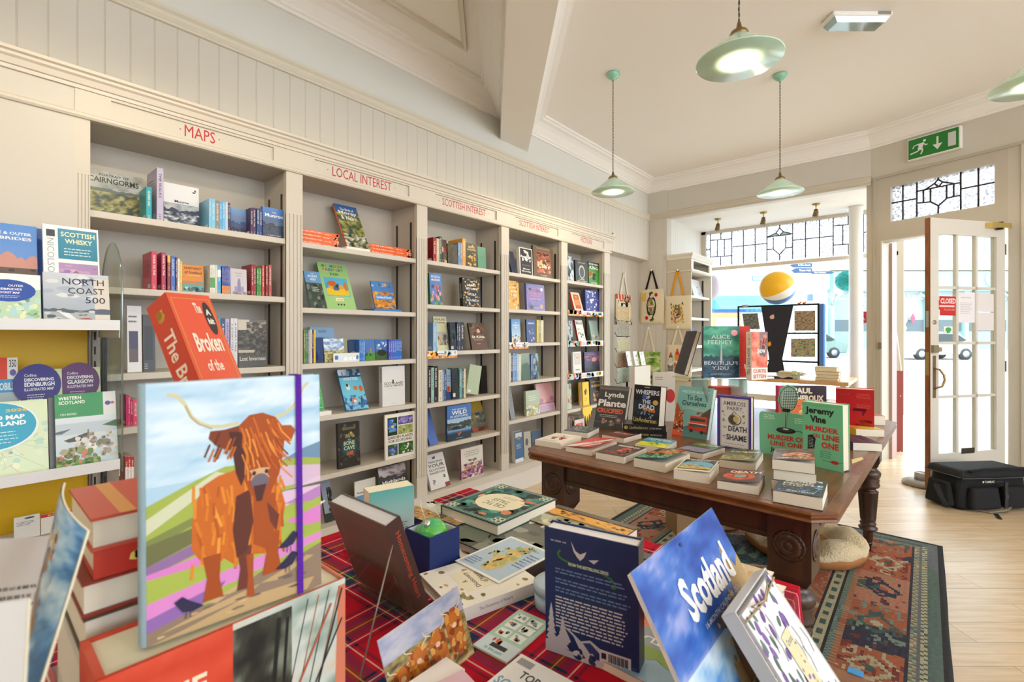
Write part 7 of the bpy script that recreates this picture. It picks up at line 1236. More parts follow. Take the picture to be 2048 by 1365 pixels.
for pts, c_ in (([(0, .48), (.35, .62), (.42, .60), (0, .42)], '#c8ccae'), ([(0, .40), (.3, .47), (.3, .44), (0, .36)], '#7a8448'), ([(0, .38), (.3, .42), (.28, .36), (0, .30)], '#6a6c44'), ([(0, .30), (.3, .36), (.28, .31), (0, .26)], '#8a6a98'), ([(0, .27), (.35, .30), (.35, .25), (0, .25)], '#d07cc0'), ([(0, .25), (1, .26), (1, .20), (0, .16)], '#a0b04c'), ([(0, .16), (.5, .21), (1, .25), (1, .22), (.5, .15), (0, .10)], '#d284c4'), ([(0, .10), (.4, .16), (.35, .11), (0, .04)], '#8a64a8'), ([(.7, .60), (1, .57), (1, .50), (.72, .50)], '#ccb0c8'), ([(.72, .47), (1, .52), (1, .46), (.72, .40)], '#d4b8d0'), ([(.75, .42), (1, .47), (1, .40)], '#b07cb8'), ([(.7, .36), (1, .42), (1, .36), (.8, .33)], '#a0b04c'), ([(.76, .34), (1, .38), (1, .30), (.9, .30)], '#d07cc0'), ([(.70, .48), (1, .49), (1, .475)], '#5c6448'), ([(0, .0), (1, 0), (1, .20), (.85, .17), (.6, .15), (.45, .10), (.2, .08), (0, .05)], '#8a7664'), ([(0, 0), (.9, 0), (.95, .05), (.5, .06), (.2, .02)], '#b89c70'), ([(.05, .03), (.5, .06), (.6, .10), (.3, .07)], '#b89c70'), ([(.6, .1), (.9, .16), (.95, .15), (.7, .09)], '#b89c70'), ([(.3, .09), (.48, .13), (.5, .12), (.35, .08)], '#c0a478')): A.poly(pts, c_)
A.blobs(.05, .01, .9, .1, 16, .05, ['#6c5a54', '#c8ac7c', '#7c6858'], flat=.2)
og, ob_, od = '#c86c20', '#a8481a', '#5c2c24'
# horns
A.path([(.10, .955), (.15, .945), (.19, .91), (.22, .86), (.26, .83), (.32, .81), (.38, .805), (.48, .81)], .020, '#ccc49c'); A.path([(.68, .815), (.76, .83), (.82, .86), (.86, .90), (.88, .94), (.92, .965)], .020, '#ccc49c'); A.path([(.19, .905), (.22, .855), (.26, .825), (.33, .80)], .009, '#a8a07c')
# body
A.poly([(.22, .42), (.24, .50), (.28, .57), (.36, .60), (.5, .62), (.66, .58), (.73, .5), (.76, .42), (.74, .34), (.70, .28), (.66, .22), (.52, .24), (.44, .22), (.38, .26), (.28, .25), (.22, .32)], '#c06420')
for i in range(90):
    x_ = A.r.uniform(.22, .74); y_ = A.r.uniform(.26, .58); A.line(x_, y_, x_+A.r.uniform(-.02, .03), y_-A.r.uniform(.04, .09), .016, A.r.choice(['#d88428', '#e0983c', '#c86a20', '#b0561c', '#d07824']))
for x_, y_, w_l, c_ in ((.32, .24, .09, '#9c4818'), (.50, .24, .08, '#6a3428'), (.535, .2, .04, '#a04c1c'), (.66, .27, .10, '#a04a18')): A.poly([(x_-w_l*.5, y_+.04), (x_+w_l*.6, y_+.04), (x_+w_l*.5, y_-.06), (x_+w_l*.72, y_-.14), (x_-w_l*.5, y_-.14), (x_-w_l*.25, y_-.05)], c_)
A.poly([(.46, .50), (.54, .52), (.56, .38), (.52, .26), (.46, .24), (.44, .36)], '#5c2e22'); A.poly([(.56, .50), (.70, .48), (.68, .30), (.62, .25), (.56, .28)], '#a04c1c'); A.poly([(.64, .45), (.72, .38), (.70, .31), (.66, .36)], '#6a3428')
# head
A.poly([(.48, .80), (.54, .84), (.62, .845), (.70, .82), (.76, .76), (.755, .70), (.74, .62), (.72, .56), (.66, .48), (.60, .46), (.54, .50), (.50, .58), (.47, .66), (.46, .74)], '#a04a1a')
A.poly([(.32, .79), (.40, .79), (.48, .80), (.48, .72), (.42, .70), (.36, .72), (.31, .76)], '#7a3a20'); A.poly([(.72, .78), (.80, .775), (.83, .75), (.80, .70), (.74, .71)], '#a8501c'); A.poly([(.42, .78), (.50, .77), (.53, .62), (.49, .54), (.46, .60), (.44, .70)], '#4c2622')
for i in range(46):
    x_ = A.r.uniform(.47, .73); y_ = A.r.uniform(.62, .83); A.path([(x_, y_), (x_+.02, y_-.04), (x_+.05+(x_-.6)*.3, y_-.09)], .009, A.r.choice(['#b8581c', '#d07828', '#8a3c18', '#c86a24', '#e0903c']))
for i in range(14):
    x_ = A.r.uniform(.31, .46); y_ = A.r.uniform(.71, .79); A.line(x_, y_, x_-.03, y_-.05, .010, A.r.choice(['#8a4420', '#c06a28', '#5c2c20']))
A.poly([(.535, .60), (.60, .605), (.66, .60), (.645, .575), (.66, .555), (.60, .57), (.54, .555), (.555, .58)], '#cca078'); A.ell(.60, .545, .055, .035, '#6c6270', 18); A.ell(.565, .585, .012, .010, '#3c2420', 8); A.ell(.64, .585, .012, .010, '#3c2420', 8); A.poly([(.56, .53), (.64, .53), (.61, .46), (.58, .46)], '#4c2a28')
# crows
for cx, cy, s_, f_ in ((.20, .105, 1.0, 1), (.78, .245, .9, -1), (.77, .155, 1.0, -1)):
    A.poly([(cx-.07*s_*f_, cy+.03), (cx-.03*s_*f_, cy+.045), (cx+.01*f_*s_, cy+.02), (cx+.08*s_*f_, cy-.015), (cx+.02*f_, cy-.025*s_), (cx-.03*f_*s_, cy-.015)], '#2c2748'); A.line(cx-.01, cy-.02, cx-.015, cy-.045, .005, '#4a4054'); A.line(cx+.01, cy-.02, cx+.01, cy-.045, .005, '#4a4054')
d_ = .016; m = MB(); nseg = 6; cv_ = '#a8c8de'
prof_ = [(0.006-.006*math.sin(math.pi*i/nseg), d_/2-d_/2*math.cos(math.pi*i/nseg)) for i in range(nseg+1)]
m.box(.006, 0, 0, w, .0022, h, '#8a7664'); m.box(.006, d_-.0022, 0, w, d_, h, cv_)
vs = []; 
for x_, y_ in prof_: vs += [(x_, y_, 0), (x_, y_, h)]
m.raw(vs, [(2*i, 2*i+1, 2*i+3, 2*i+2) for i in range(nseg)], '#9ab4c0', True)
m.art(A, (.0045, 0, 0), (1, 0, 0), (0, 0, 1), w-.0045, h, .0001)
m.build('cover', M_MATTE, R); MB().box(.006, .0024, .003, w-.003, d_-.0024, h-.003, '#e8e2cc').build('pages', M_PAGE, R)
eb = MB(); xe_ = w*.855; eb.box(xe_-.0028, -.0022, -.0008, xe_+.0028, -.0014, h+.0010, '#5a2a9c'); eb.box(xe_-.0028, -.0022, h+.0002, xe_+.0028, d_+.0015, h+.0010, '#5a2a9c'); eb.box(xe_-.0028, d_+.0007, 0, xe_+.0028, d_+.0015, h+.0010, '#5a2a9c'); eb.build('elastic_band', M_CLOTH, R)
# pile of thick books behind, fore-edges and one spine outward
def pile(label, x0, y0, z0, w_, dd, th, cv, kind, seed):
    R = thing('hardback_book', label, 'book', (x0, y0, z0), 'pile of thick books behind the cow notebook'); m = MB(); t = .0024
    m.box(0, 0, 0, w_, dd, t, cv); m.box(0, 0, th-t, w_, dd, th, cv)
    if kind == 'spine': 
        m.box(0, 0, t, w_, t, th-t, cv); A = Art(w_/th, seed); A.rect(0, 0, 1, 1, cv); A.blobs(.12, .25, .24, .75, 8, .04, ['#d8b048', '#e8c868']); A.text('The Broken', .36, .2, .95, .8, '#ecdcc8', .02, slant=.3); m.art(A, (0, 0, 0), (1, 0, 0), (0, 0, 1), w_, th, .0001)
    if kind == 'top':
        m.box(w_-t, 0, t, w_, dd, th-t, cv); A = Art(w_/dd, seed); A.rect(0, 0, 1, 1, '#c8503c'); A.rect(.1, 0, .16, 1, '#d89848'); A.rect(.8, 0, .86, 1, '#d89848'); A.text('The', .35, .55, .62, .8, '#e8c8b8', .03); A.text('Broken', .3, .2, .7, .45, '#e8c8b8', .03); m.art(A, (0, 0, th), (1, 0, 0), (0, 1, 0), w_, dd, .0001)
    m.build('cover', M_GLOSS, R); MB().box(.002, .003 if kind == 'spine' else .004, t+.0001, w_-.003, dd-.003, th-t-.0001, '#ddd6c6').build('pages', M_PAGE, R)
pile('dark brown book, bottom of the thick pile behind the cow notebook', .071, .545, .960, .20, .125, .036, '#4a3c30', 'pages', 1)
pile('cream-edged book with red board, second up in the thick pile', .070, .545, .9965, .20, .122, .030, '#8a2c20', 'pages', 2)
pile('red spine-out book with gold thistle, third up in the thick pile', .078, .546, 1.027, .20, .12, .024, '#b83024', 'spine', 3)
pile('red book with gold stripes on top of the thick pile', .076, .545, 1.0515, .20, .122, .029, '#c04838', 'top', 4)
tag(MB().box(.068, .543, CZ+.001, .275, .672, .9595, '#dcd6cc').build('display_block', M_MATTE), 'pale block under the thick pile of books', 'display block')
# tall red hardback leaning on top
BL = onD(459, 921, .615); BL.z = 1.0815; ex = (FW*960+RT*366).normalized(); TLr = onPl(330, 585, BL, ex); ex, ey, ez, w, h = frame3(BL, BL+ex, TLr); w = .066; TRr = onPl(417, 592, BL, ey); w = max(.05, (TRr-BL).dot(ex))
A = Art(w/h, 131); A.rect(0, 0, 1, 1, '#d8523c'); A.rect(0, 0, 1, 1, '#d85840'); A.frame(.06, .03, .94, .97, .018, '#c8984c'); A.ell(.80, .84, .11, .11, '#3a3436', 24); A.text('A', .74, .86, .86, .90, '#e8e4e0', .04); A.text('hit', .73, .80, .87, .84, '#e8e4e0', .04); A.text('The', .50, .87, .66, .94, '#f0dcc8', .03); A.text('Broken', .22, .62, .84, .74, '#f0dcc8', .03, slant=.1); A.text('of the', .3, .5, .66, .57, '#f0dcc8', .02); A.text('Stone', .2, .33, .7, .44, '#f0dcc8', .02); A.text('glen', .3, .18, .75, .28, '#f0dcc8', .02)
sp = Art(.18, 132); sp.rect(0, 0, 1, 1, '#cc4530'); sp.blobs(.3, .86, .7, .93, 8, .16, ['#e0b850', '#d0a040']); sp.vtext('The Broken of', .24, .12, .76, .80, '#f0dcc8', .02)
mk_book('hardback_book', 'thick red cloth-look hardback leaning high above the cow notebook, gold thistle on spine', axes(BL, ex, ey, ez), w, h, .044, art=A, cover='#d2503a', spine=('#cc4530', sp), page='#e6dcc8')
Rs = thing('book_stand', 'clear acrylic stand under the tall leaning red hardback', 'stand', axes(BL, ex, ey, ez))
MB().box(-.004, -.010, -.0005, w, -.008, .03).build('front_lip', M_ACRYL, Rs); MB().box(.0, .0445, 0, w-.01, .0465, .12).build('back_plate', M_ACRYL, Rs)
# acrylic leaflet, text board and white cards at the far left
def sheet(name, label, pts, n, bulge, A, cat, th=.0012):
    """thin curved sheet through four corners BL, BR, TR, TL, bowed along its normal"""
    BL, BR, TR, TL = pts; nn = (BR-BL).cross(TL-BL).normalized(); m = MB(); N_ = 10; vs = []
    def S(u, v): p = BL*(1-u)*(1-v)+BR*u*(1-v)+TR*u*v+TL*(1-u)*v; return p-nn*bulge*4*u*(1-u)
    for s_ in (0, 1):
        for j in range(2):
            for i in range(N_+1): vs.append(S(i/N_, j)+nn*th*s_)
    K = N_+1; fs = []
    for s_ in (0, 1):
        o = s_*2*K
        for i in range(N_): f = (o+i, o+i+1, o+K+i+1, o+K+i); fs.append(f if s_ else f[::-1])
    for i in range(N_): fs += [(i, i+1, 2*K+i+1, 2*K+i), (K+i, 3*K+i, 3*K+i+1, K+i+1)]
    fs += [(0, 2*K, 3*K, K), (N_, K+N_, 3*K+N_, 2*K+N_)]
    m.raw(vs, fs, '#e4e0cc')
    b0 = len(m.v)
    for x, y, l in A.v: m.v.append(tuple(S(x, y)+nn*(th+.0002+min(.00006, .001/max(A.l, 1))*l)))
    for f, c in zip(A.f, A.c): m.f.append(tuple(b0+i for i in f)); m.c.append(c); m.sm.append(False)
    return tag(m.build(name, M_GLOSS), label, cat)
A = Art(.5, 133)
for i in range(8): A.rect(i/8, 0, (i+1)/8, 1, '#b8ccdc', '#4a80b0')
A.cloud(.0, .0, 1, 1, ['#2c6090', '#5a90c0', '#98b8d0', '#c8d8e0'], 3); A.blobs(.3, .55, .6, .85, 16, .07, ['#a8743c', '#7a4c2c', '#c89858']); A.poly([(.2, .2), (.6, .2), (.7, .62), (.35, .6)], '#8a7868'); A.blobs(.3, .2, .6, .5, 14, .06, ['#c89c6c', '#9a7a5c', '#b8a08c']); A.rect(.0, .56, .7, .62, '#d8dce8')
sheet('leaflet', 'curling glossy leaflet with blue sea picture standing beside the red book pile', (onY(28, 1440, .40), onY(86, 1372, .36), onY(180, 1062, .44), onY(132, 966, .52)), 10, -.006, A, 'leaflet')
A = Art(1.2, 134); A.rect(0, 0, 1, 1, '#b4aaa2'); A.lines(.05, .2, .92, .6, 5, '#6a625c', .4)
BL, BR, TLs = onY(-120, 1330, .47), onY(85, 1290, .47), onY(-120, 1088, .50); ex, ey, ez, w, h = frame3(BL, BR, TLs)
R = thing('hardback_book', 'white-edged grey book back with dark text, cut by the picture side', 'book', axes(BL, ex, ey, ez)); m = MB(); m.box(0, 0, 0, w, .002, h, '#b4aaa2'); m.art(A, (0, 0, 0), (1, 0, 0), (0, 0, 1), w, h, .0001); m.build('cover', M_MATTE, R); MB().box(.001, .0022, .001, w-.001, .018, h+.0005, '#eef0f4').build('pages', M_PAGE, R)
A = Art(1, 135); A.rect(0, 0, 1, 1, '#eaecf2'); A.lines(.1, .7, .8, .9, 3, '#b0a8c8'); A.lines(.1, .4, .6, .5, 1, '#98a8c8')
sheet('card_sleeve', 'glossy white card sleeve standing at the very corner of the near display', (onY(-60, 1500, .30), onY(48, 1470, .28), onY(62, 1200, .33), onY(-60, 1215, .36)), 10, .002, A, 'card')
tag(MB().box(-.06, .30, CZ+.001, .055, .60, .80, '#d4ccc4').build('display_block', M_MATTE), 'pale block under the leaflet and white card', 'display block')
R = thing('leaflet_holder', 'clear acrylic leaflet holder with red and blue stickers beside the box-like red book', 'holder', (.052, .475, .80)); MB().box(0, 0, 0, .0025, .06, .17).build('side_plate', M_ACRYL, R); MB().box(-.05, .06, 0, .0025, .0625, .17).build('back_plate', M_ACRYL, R)
# ================================================================ MAP RACK
XE, YF, YR = .36, 2.05, 2.42
R = thing('map_rack', 'yellow backed metal map rack with two white lipped shelves', 'rack', (0, 0, 0))
MB().box(-1.6, YR, .35, onY(175, 670, YR).x, YR+.012, 1.52, '#d2a80c').build('yellow_back_panel', M_PAINT, R)
for z_, nm in ((1.265, 0), (.800, 0)):
    m = MB(); m.box(-1.6, YF, z_, XE, YR-.01, z_+.004, '#d4d6da'); m.box(-1.6, YF-.003, z_-.010, XE, YF, z_+.024, '#dcdee2'); m.box(XE-.002, YF, z_-.035, XE, YR-.01, z_+.004, '#c8cace'); m.build('shelf', M_METAL if False else M_PAINT, R)
for px0 in (184, 204): 
    x_ = onY(px0, 670, YR-.02).x; m = MB(); m.box(x_, YR-.03, .05, x_+.014, YR+.01, 1.40, '#8c8a88' if px0 == 184 else '#3a3a3c')
    for i in range(22): m.box(x_+.004, YR-.0304, .12+i*.055, x_+.010, YR-.0298, .15+i*.055, '#1c1c1e')
    m.build('slotted_upright', M_PAINT, R)
tag(MB().box(-1.6, YR+.013, .0, onY(228, 670, YR).x, YR+.03, 1.5, '#5a5a5c').build('rack_backing', M_PAINT), 'grey backing board fixed behind the yellow map rack', 'board') if False else None
n_ = 18; prof_ = [(YR-.02, 1.0)]+[(YR-.02, 1.40)]; yc, rr = (YF+YR)/2-.01, (YR-YF)/2-.01
outl = [(YF, .78)]+[(yc-rr*math.cos(math.pi*i/n_), 1.38+.19*math.sin(math.pi*i/n_)) for i in range(n_+1)]+[(YR-.02, .78)]
MB().prism([(XE+.004, y_, z_) for y_, z_ in outl], (.004, 0, 0), '#ffffff').build('acrylic_end_panel', M_ACRYL, R)
e_ = MB(); e_.tube([(XE+.006, y_, z_) for y_, z_ in outl], .0028, '#8aa49c', 6); e_.build('end_panel_edge', M_ACRYLE, R)
def rk(label, px0, px1, top, Y, zb, art, d=.010, cover='#e8e8e8', name='folded_map', lean=.22):
    a, b = onY(px0, 670, Y).x, onY(px1, 670, Y).x; ht = onY(px0 if px0 > 0 else 40, top, Y).z-zb; BLp = Vector((a, Y, zb+.0003)); ez = Vector((0, lean, 1)).normalized(); ey = ez.cross(Vector((1, 0, 0)))
    return mk_book(name, label, axes(BLp+Vector((0, 0, d*.22)), Vector((1, 0, 0)), ey, ez), b-a, ht, d, art=art, cover=cover, hb=False, cat='map' if name == 'folded_map' else 'book')
zu, zl = 1.2695, .8045
rk('blue seascape SKYE AND OUTER HEBRIDES map at the back of the upper rack shelf', -40, 78, 440, 2.24, zu, CV(141, '#5a84c0', ('g', '#8aa4d8', '#5a90d8'), ('R', 0, 0, 1, .48, '#7a98c8'), ('b', 0, .05, 1, .5, 60, .1, ['#a8c0e0', '#5a7cb4', '#c8d8ec', '#4a6cac'], 6, .4), ('r', .58, .04, '#6a5c5c', .48), ('r', .68, .06, '#c8948c', .56), ('b', .0, .46, 1, .56, 16, .1, ['#4a4648', '#6a5c54'], 6, .4), ('t', 'SKYE & OUTER', .89, .92, '#f0f2f8', .8), ('t', 'HEBRIDES', .84, .87, '#f0f2f8', .8)), .012, '#4a78c0')
rk('blue map, edge just visible behind the whisky map', 70, 100, 446, 2.27, zu, CV(142, '#3a5cac', ('b', 0, 0, 1, .5, 12, .2, ['#8a6a6a', '#5a7a6c', '#4a6cb0'])), .008, '#3a5cac')
A = CV(143, '#f0f2f4', ('R', .26, .66, .97, .97, '#3a88a8'), ('t', 'SCOTTISH', .88, .94, '#ece4b8', .1), ('R', .26, .28, .97, .62, '#b090c0'), ('b', .26, .45, .97, .6, 16, .09, ['#c8a0c8', '#9a80b8', '#d8b0c0'], 6, .3), ('b', .26, .34, .97, .44, 16, .05, ['#5a4a80', '#4a5a48', '#6a5490']), ('R', .26, .28, .97, .33, '#5a7a44'), ('R', .26, .03, .97, .25, '#3a88a8'), ('R', .74, .08, .92, .18, '#c8dce4'), ('l', .3, .06, .7, .2, 4, '#b8d8e4'))
A.rect(.26, .66, .97, .97, '#3a88a8'); A.text('SCOTTISH', .31, .89, .93, .94, '#ece4b8', .02); A.text('WHISKY', .38, .82, .88, .87, '#ece4b8', .02); A.lines(.36, .7, .88, .79, 3, '#c8dce0'); A.vtext('NICOLSON DIGITAL', .07, .12, .19, .86, '#a0aab8', .0); A.rect(.06, .88, .21, .95, '#3c4450')
rk('SCOTTISH WHISKY folded map with purple castle picture', 90, 204, 438, 2.20, zu, A, .020, '#e8ecf0')
A = CV(144, '#b8d0b8', ('b', 0, 0, 1, .6, 50, .09, ['#c8e0d0', '#98c098', '#e0e4b8', '#a8d0d8', '#b8d8c8']), ('R', 0, .7, 1, 1, '#e8ecf2'), ('e', .35, .66, .55, .22, '#3454a8'), ('t', 'OUTER', .74, .78, '#eef0f6', .3)); A.text('HEBRIDES', .12, .67, .62, .71, '#eef0f6', .02); A.text('POCKET MAP', .14, .60, .58, .64, '#eef0f6', .02); A.lines(.14, .52, .6, .58, 2, '#c8d4ec')
rk('OUTER HEBRIDES pocket map with blue oval at the front of the upper rack shelf', -20, 83, 546, 2.09, zu, A, .010, '#c8d8e0')
A = CV(145, '#b4bccc', ('g', '#98a4b4', '#c4ccd8'), ('R', .76, 0, 1, .92, '#d8d0c8'), ('b', 0, .38, .76, 1, 16, .14, ['#c8d0dc', '#a8b4c8', '#d4dae4'], 6, .4), ('r', .30, .03, '#5c6478', .2), ('R', 0, 0, .76, .24, '#a8b0b4'), ('b', 0, .0, .76, .28, 26, .07, ['#6a7484', '#8a8c7c', '#c8ccd0', '#54606c'], 6, .4), asp=1.1)
A.poly([(.2, .24), (.36, .22), (.5, .08), (.8, .0), (.55, 0), (.35, .12)], '#e0e2e6'); A.ell(.62, .1, .09, .025, '#b04a50'); A.text('NORTH', .28, .78, .92, .90, '#30344a', .0); A.text('COAST', .36, .60, .92, .72, '#30344a', .0); A.text('500', .62, .42, .93, .54, '#30344a', .0)
rk('NORTH COAST 500 guide with pale coastal road cover on the rack', 88, 221, 541, 2.085, zu, A, .016, '#c8ccd4', name='paperback')
A = CV(146, '#2c3c48', ('R', 0, .78, .7, 1, '#d83c20'), ('R', .7, .78, 1, 1, '#d4d4d4'), ('R', 0, .68, 1, .78, '#3a90c8'), ('t', '350', .92, .98, '#3a3a3a', .1), ('g', '#3c3c30', '#50606c')); A.rect(0, .80, .68, 1, '#d83c20'); A.rect(.68, .80, 1, 1, '#dcdcdc'); A.text('350', .74, .91, .96, .98, '#3a3a44'); A.ell(.85, .86, .1, .03, '#5a5a9c'); A.rect(0, .68, 1, .80, '#3a94cc'); A.text('MOBILE', .3, .70, .9, .77, '#dcecf4', .03); A.rect(0, 0, 1, .68, '#5c6870'); A.blobs(0, .1, 1, .55, 26, .14, ['#2c2c20', '#4a442c', '#3c3c34', '#6a6c60']); A.rect(0, .58, 1, .68, '#a8b8c0')
rk('orange-topped 350 map at the back of the lower rack shelf', -30, 39, 713, 2.24, zl, A, .010, '#e8e8e8')
def disc(seed, base, oval, t1): 
    A = Art(.7, seed); A.rect(0, 0, 1, 1, '#c8d4a8'); A.blobs(0, 0, 1, 1, 60, .08, ['#a8c088', '#d8d8b8', '#8aa86c', '#c8b890', '#b8ccd0']); A.ell(.42, .84, .56, .22, oval, 30); A.rect(0, .95, .6, 1, oval); A.text('DISCOVERING', .12, .875, .80, .91, '#eef0f6', .03); A.text(t1, .12, .82, .82, .865, '#eef0f6', .03); A.text('ILLUSTRATED MAP', .12, .775, .8, .805, '#dfe0ec', .02); A.text('Colins'.replace('li', 'lli'), .12, .925, .40, .955, '#dfe0ec', .01); A.lines(.18, .68, .6, .75, 3, '#c8cce0'); return A
rk('DISCOVERING EDINBURGH map with navy oval', 41, 129, 740, 2.23, zl, disc(147, '#fff', '#2c2c84', 'EDINBURGH'), .010, '#c8d4b0')
rk('DISCOVERING GLASGOW map with purple oval', 130, 207, 736, 2.25, zl, disc(148, '#fff', '#643c74', 'GLASGOW'), .010, '#c8d4b0')
A = Art(.75, 149); A.rect(0, 0, 1, 1, '#d4e4c4'); A.blobs(0, 0, 1, .7, 70, .07, ['#c8e0b8', '#e4ecd0', '#b8d8c8', '#d8e8d0']); 
for i in range(16): A.path([(A.r.random(), A.r.random()*.7), (A.r.random(), A.r.random()*.7)], .004, A.r.choice(['#d87a6a', '#8ab0d8', '#88b888', '#d8a860']))
A.ell(.25, .68, .62, .32, '#e4ecec', 36); A.ell(.24, .685, .60, .305, '#2ca0c4', 36); A.text('2026', .42, .86, .72, .90, '#e8b838', .03); A.text('ROAD MAP', .02, .76, .68, .82, '#eef6f8', .04); A.text('SCOTLAND', .02, .68, .70, .74, '#eef6f8', .04); A.lines(.0, .46, .6, .64, 4, '#b8e0ec', .25)
rk('large SCOTLAND road map 2026 with turquoise oval at the front of the lower rack shelf', -55, 98, 803, 2.09, zl, A, .008, '#d4e4c4')
A = Art(.75, 150); A.rect(0, 0, 1, 1, '#b8ccd8', '#dfe6ee'); A.rect(0, .68, .78, 1, '#3a9460'); A.rect(.78, .68, 1, 1, '#e0e2e6'); A.text('WESTERN', .06, .92, .42, .965, '#eef4ee', .02); A.text('SCOTLAND', .06, .86, .48, .905, '#eef4ee', .02); A.text('ON ROAD', .08, .71, .34, .74, '#dcece0', .01); A.ell(.86, .84, .05, .03, '#5a5aa0'); A.ell(.94, .84, .03, .02, '#c86a80'); A.rect(0, .45, 1, .60, '#b8c8d4'); A.poly([(1, .6), (.75, .54), (1, .5)], '#4a6a44'); A.poly([(0, .50), (.25, .53), (.1, .47), (0, .47)], '#5a6c78'); A.poly([(.12, .38), (.5, .46), (.6, .44), (.5, .36), (.2, .35)], '#4c5048')
A.blobs(.3, .1, 1, .46, 60, .055, ['#d8d4cc', '#a89c90', '#c8c4b8', '#8a7c70', '#6a7c58', '#e8e4dc']); A.blobs(.0, .05, .6, .28, 34, .07, ['#8a9c60', '#6a8044', '#a8a088', '#c87a5c']); A.blobs(0, 0, .7, .12, 22, .08, ['#4a7030', '#6a9440', '#88a850']); A.rect(0, 0, .0, .0, '#fff'); A.rect(.5, .42, .53, .5, '#8a7868')
rk('WESTERN SCOTLAND road map with green header and harbour picture', 113, 237, 791, 2.085, zl, A, .008, '#4a5a50')
rk('grey map, spine seen beside the WESTERN SCOTLAND map', 100, 112, 800, 2.11, zl, None, .03, '#7a8084')
zz_ = .40; rk('red headed ROAD map low down on the rack', 82, 150, 1034, 2.30, .55, CV(151, '#dcdcd8', ('R', .0, .85, 1, 1, '#c8202c'), ('t', 'ROAD', .88, .96, '#e8c040', .6)), .010, '#d8d8d4', lean=.1)
rk('grey and white map low down on the rack beside the red headed one', 28, 80, 1040, 2.30, .55, CV(152, '#dcdcd8', ('e', .6, .9, .2, .04, '#3c4a60'), ('l', .1, .6, .8, .8, 3, '#5a5a5a')), .010, '#d8d8d4', lean=.1)
MB().box(-1.6, 2.26, .535, .30, YR-.01, .5492, '#d4d6da').build('shelf', M_PAINT, bpy.data.objects['map_rack'])
# ================================================================ ALCOVE: BAGS, CARD SPINNER, SMALL BOOKCASE
def tote(label, M, w, h, A, strap, sc, hook=True, d=.03):
    """bag face in the local xz plane facing -y, its hook at the origin, the bag hanging below"""
    R = thing('tote_bag', label, 'bag', M, 'cotton tote bags hanging in the corner'); nx = 12; vs = []; L = strap
    bulge = lambda u, v: d*(math.sin(math.pi*u)*.6+.15)*(.35+.65*math.sin(math.pi*min(1, max(0, v*.9))))
    m = MB(); N_ = 10
    for s_ in (0, 1):
        for j in range(N_+1):
            for i in range(N_+1):
                u, v = i/N_, j/N_; wv = 1+.03*math.sin(3*v+1); y = -.004-bulge(u, 1-v) if s_ == 0 else -.002
                vs.append(((u-.5)*w*wv, y, -L-h+v*h))
    K = (N_+1)**2; fs = []
    for s_ in (0, 1):
        for j in range(N_):
            for i in range(N_): a = s_*K+j*(N_+1)+i; f = (a, a+1, a+N_+2, a+N_+1); fs.append(f if s_ == 0 else f[::-1])
    for i in range(N_): 
        fs += [(i+1, i, K+i, K+i+1)]
        a = i*(N_+1); fs += [(a, a+N_+1, K+a+N_+1, K+a)]; a += N_; fs += [(a+N_+1, a, K+a, K+a+N_+1)]
    m.raw(vs, fs, '#e0d2b4', True); b0 = len(m.v); st = min(.00012, .0015/max(A.l, 1))
    for x, y, l in A.v: m.v.append(((x-.5)*w*(1+.03*math.sin(3*y+1)), -.004-bulge(x, 1-y)-.0012-st*l, -L-h+y*h))
    for f, c in zip(A.f, A.c): m.f.append(tuple(b0+i for i in f)); m.c.append(c); m.sm.append(False)
    m.build('bag_body', M_CLOTH, R)
    m = MB(); q = .013
    for sx in (-1, 1): m.hexa([(sx*w*.24-q, -.010, -L-.01), (sx*w*.24+q, -.010, -L-.01), (sx*w*.24+q, -.006, -L-.01), (sx*w*.24-q, -.006, -L-.01), (sx*.006-q*.8, -.010, 0), (sx*.006+q*.8, -.010, 0), (sx*.006+q*.8, -.006, 0), (sx*.006-q*.8, -.006, 0)], sc)
    m.build('strap', M_CLOTH, R)
    m = MB(); m.box(-.008, -.022, -.012, .008, 0, .016, '#efece4'); m.build('adhesive_hook', M_PLAST, R); return R
# frames: pier faces -X at XW; bag local x runs towards -Y, local -y faces into the room
Mp = lambda y, z, x: axes((x, y, z), (0, -1, 0), (1, 0, 0), UP)
pr_ = XW-.014
A = Art(.85, 201); A.rect(.0, 0, 1, 1, '#dfd0b0'); 
for sg, ox, oy in ((1, 0, 0), (-1, 1, 1)):
    def T(pts): return [((ox+sg*x), (oy+sg*y)) for x, y in pts]
    A.poly(T([(.30, .50), (.34, .70), (.42, .80), (.56, .80), (.66, .70), (.70, .50)]), '#3a3c3c'); A.poly(T([(.36, .52), (.42, .72), (.54, .72), (.62, .52)]), '#8a9448'); A.poly(T([(.44, .74), (.46, .86), (.54, .88), (.58, .76)]), '#e0c8a8'); A.poly(T([(.42, .80), (.40, .90), (.52, .94), (.58, .88), (.50, .86), (.46, .80)]), '#2c2a28'); A.poly(T([(.38, .86), (.44, .93), (.54, .93), (.50, .89)]), '#6a7a34'); p_ = T([(.69, .83)])[0]; A.circ(p_[0], p_[1], .065, '#c8242c'); A.poly(T([(.46, .56), (.50, .68), (.54, .56)]), '#b8303a'); A.poly(T([(.40, .55), (.44, .66), (.47, .55)]), '#c8b8c0')
A.rect(.10, .66, .28, .9, '#e0c060')
hk = onX(1304, 541, pr_); b1 = onX(1304, 579, pr_); b2 = onX(1304, 648, pr_)
# queen bag: on the pier
tote('natural tote bag with queen of hearts drawing and black straps', Mp(hk.y, hk.z, pr_), .335, (b1.z-b2.z)*1.0, A, hk.z-b1.z, '#231f1c')
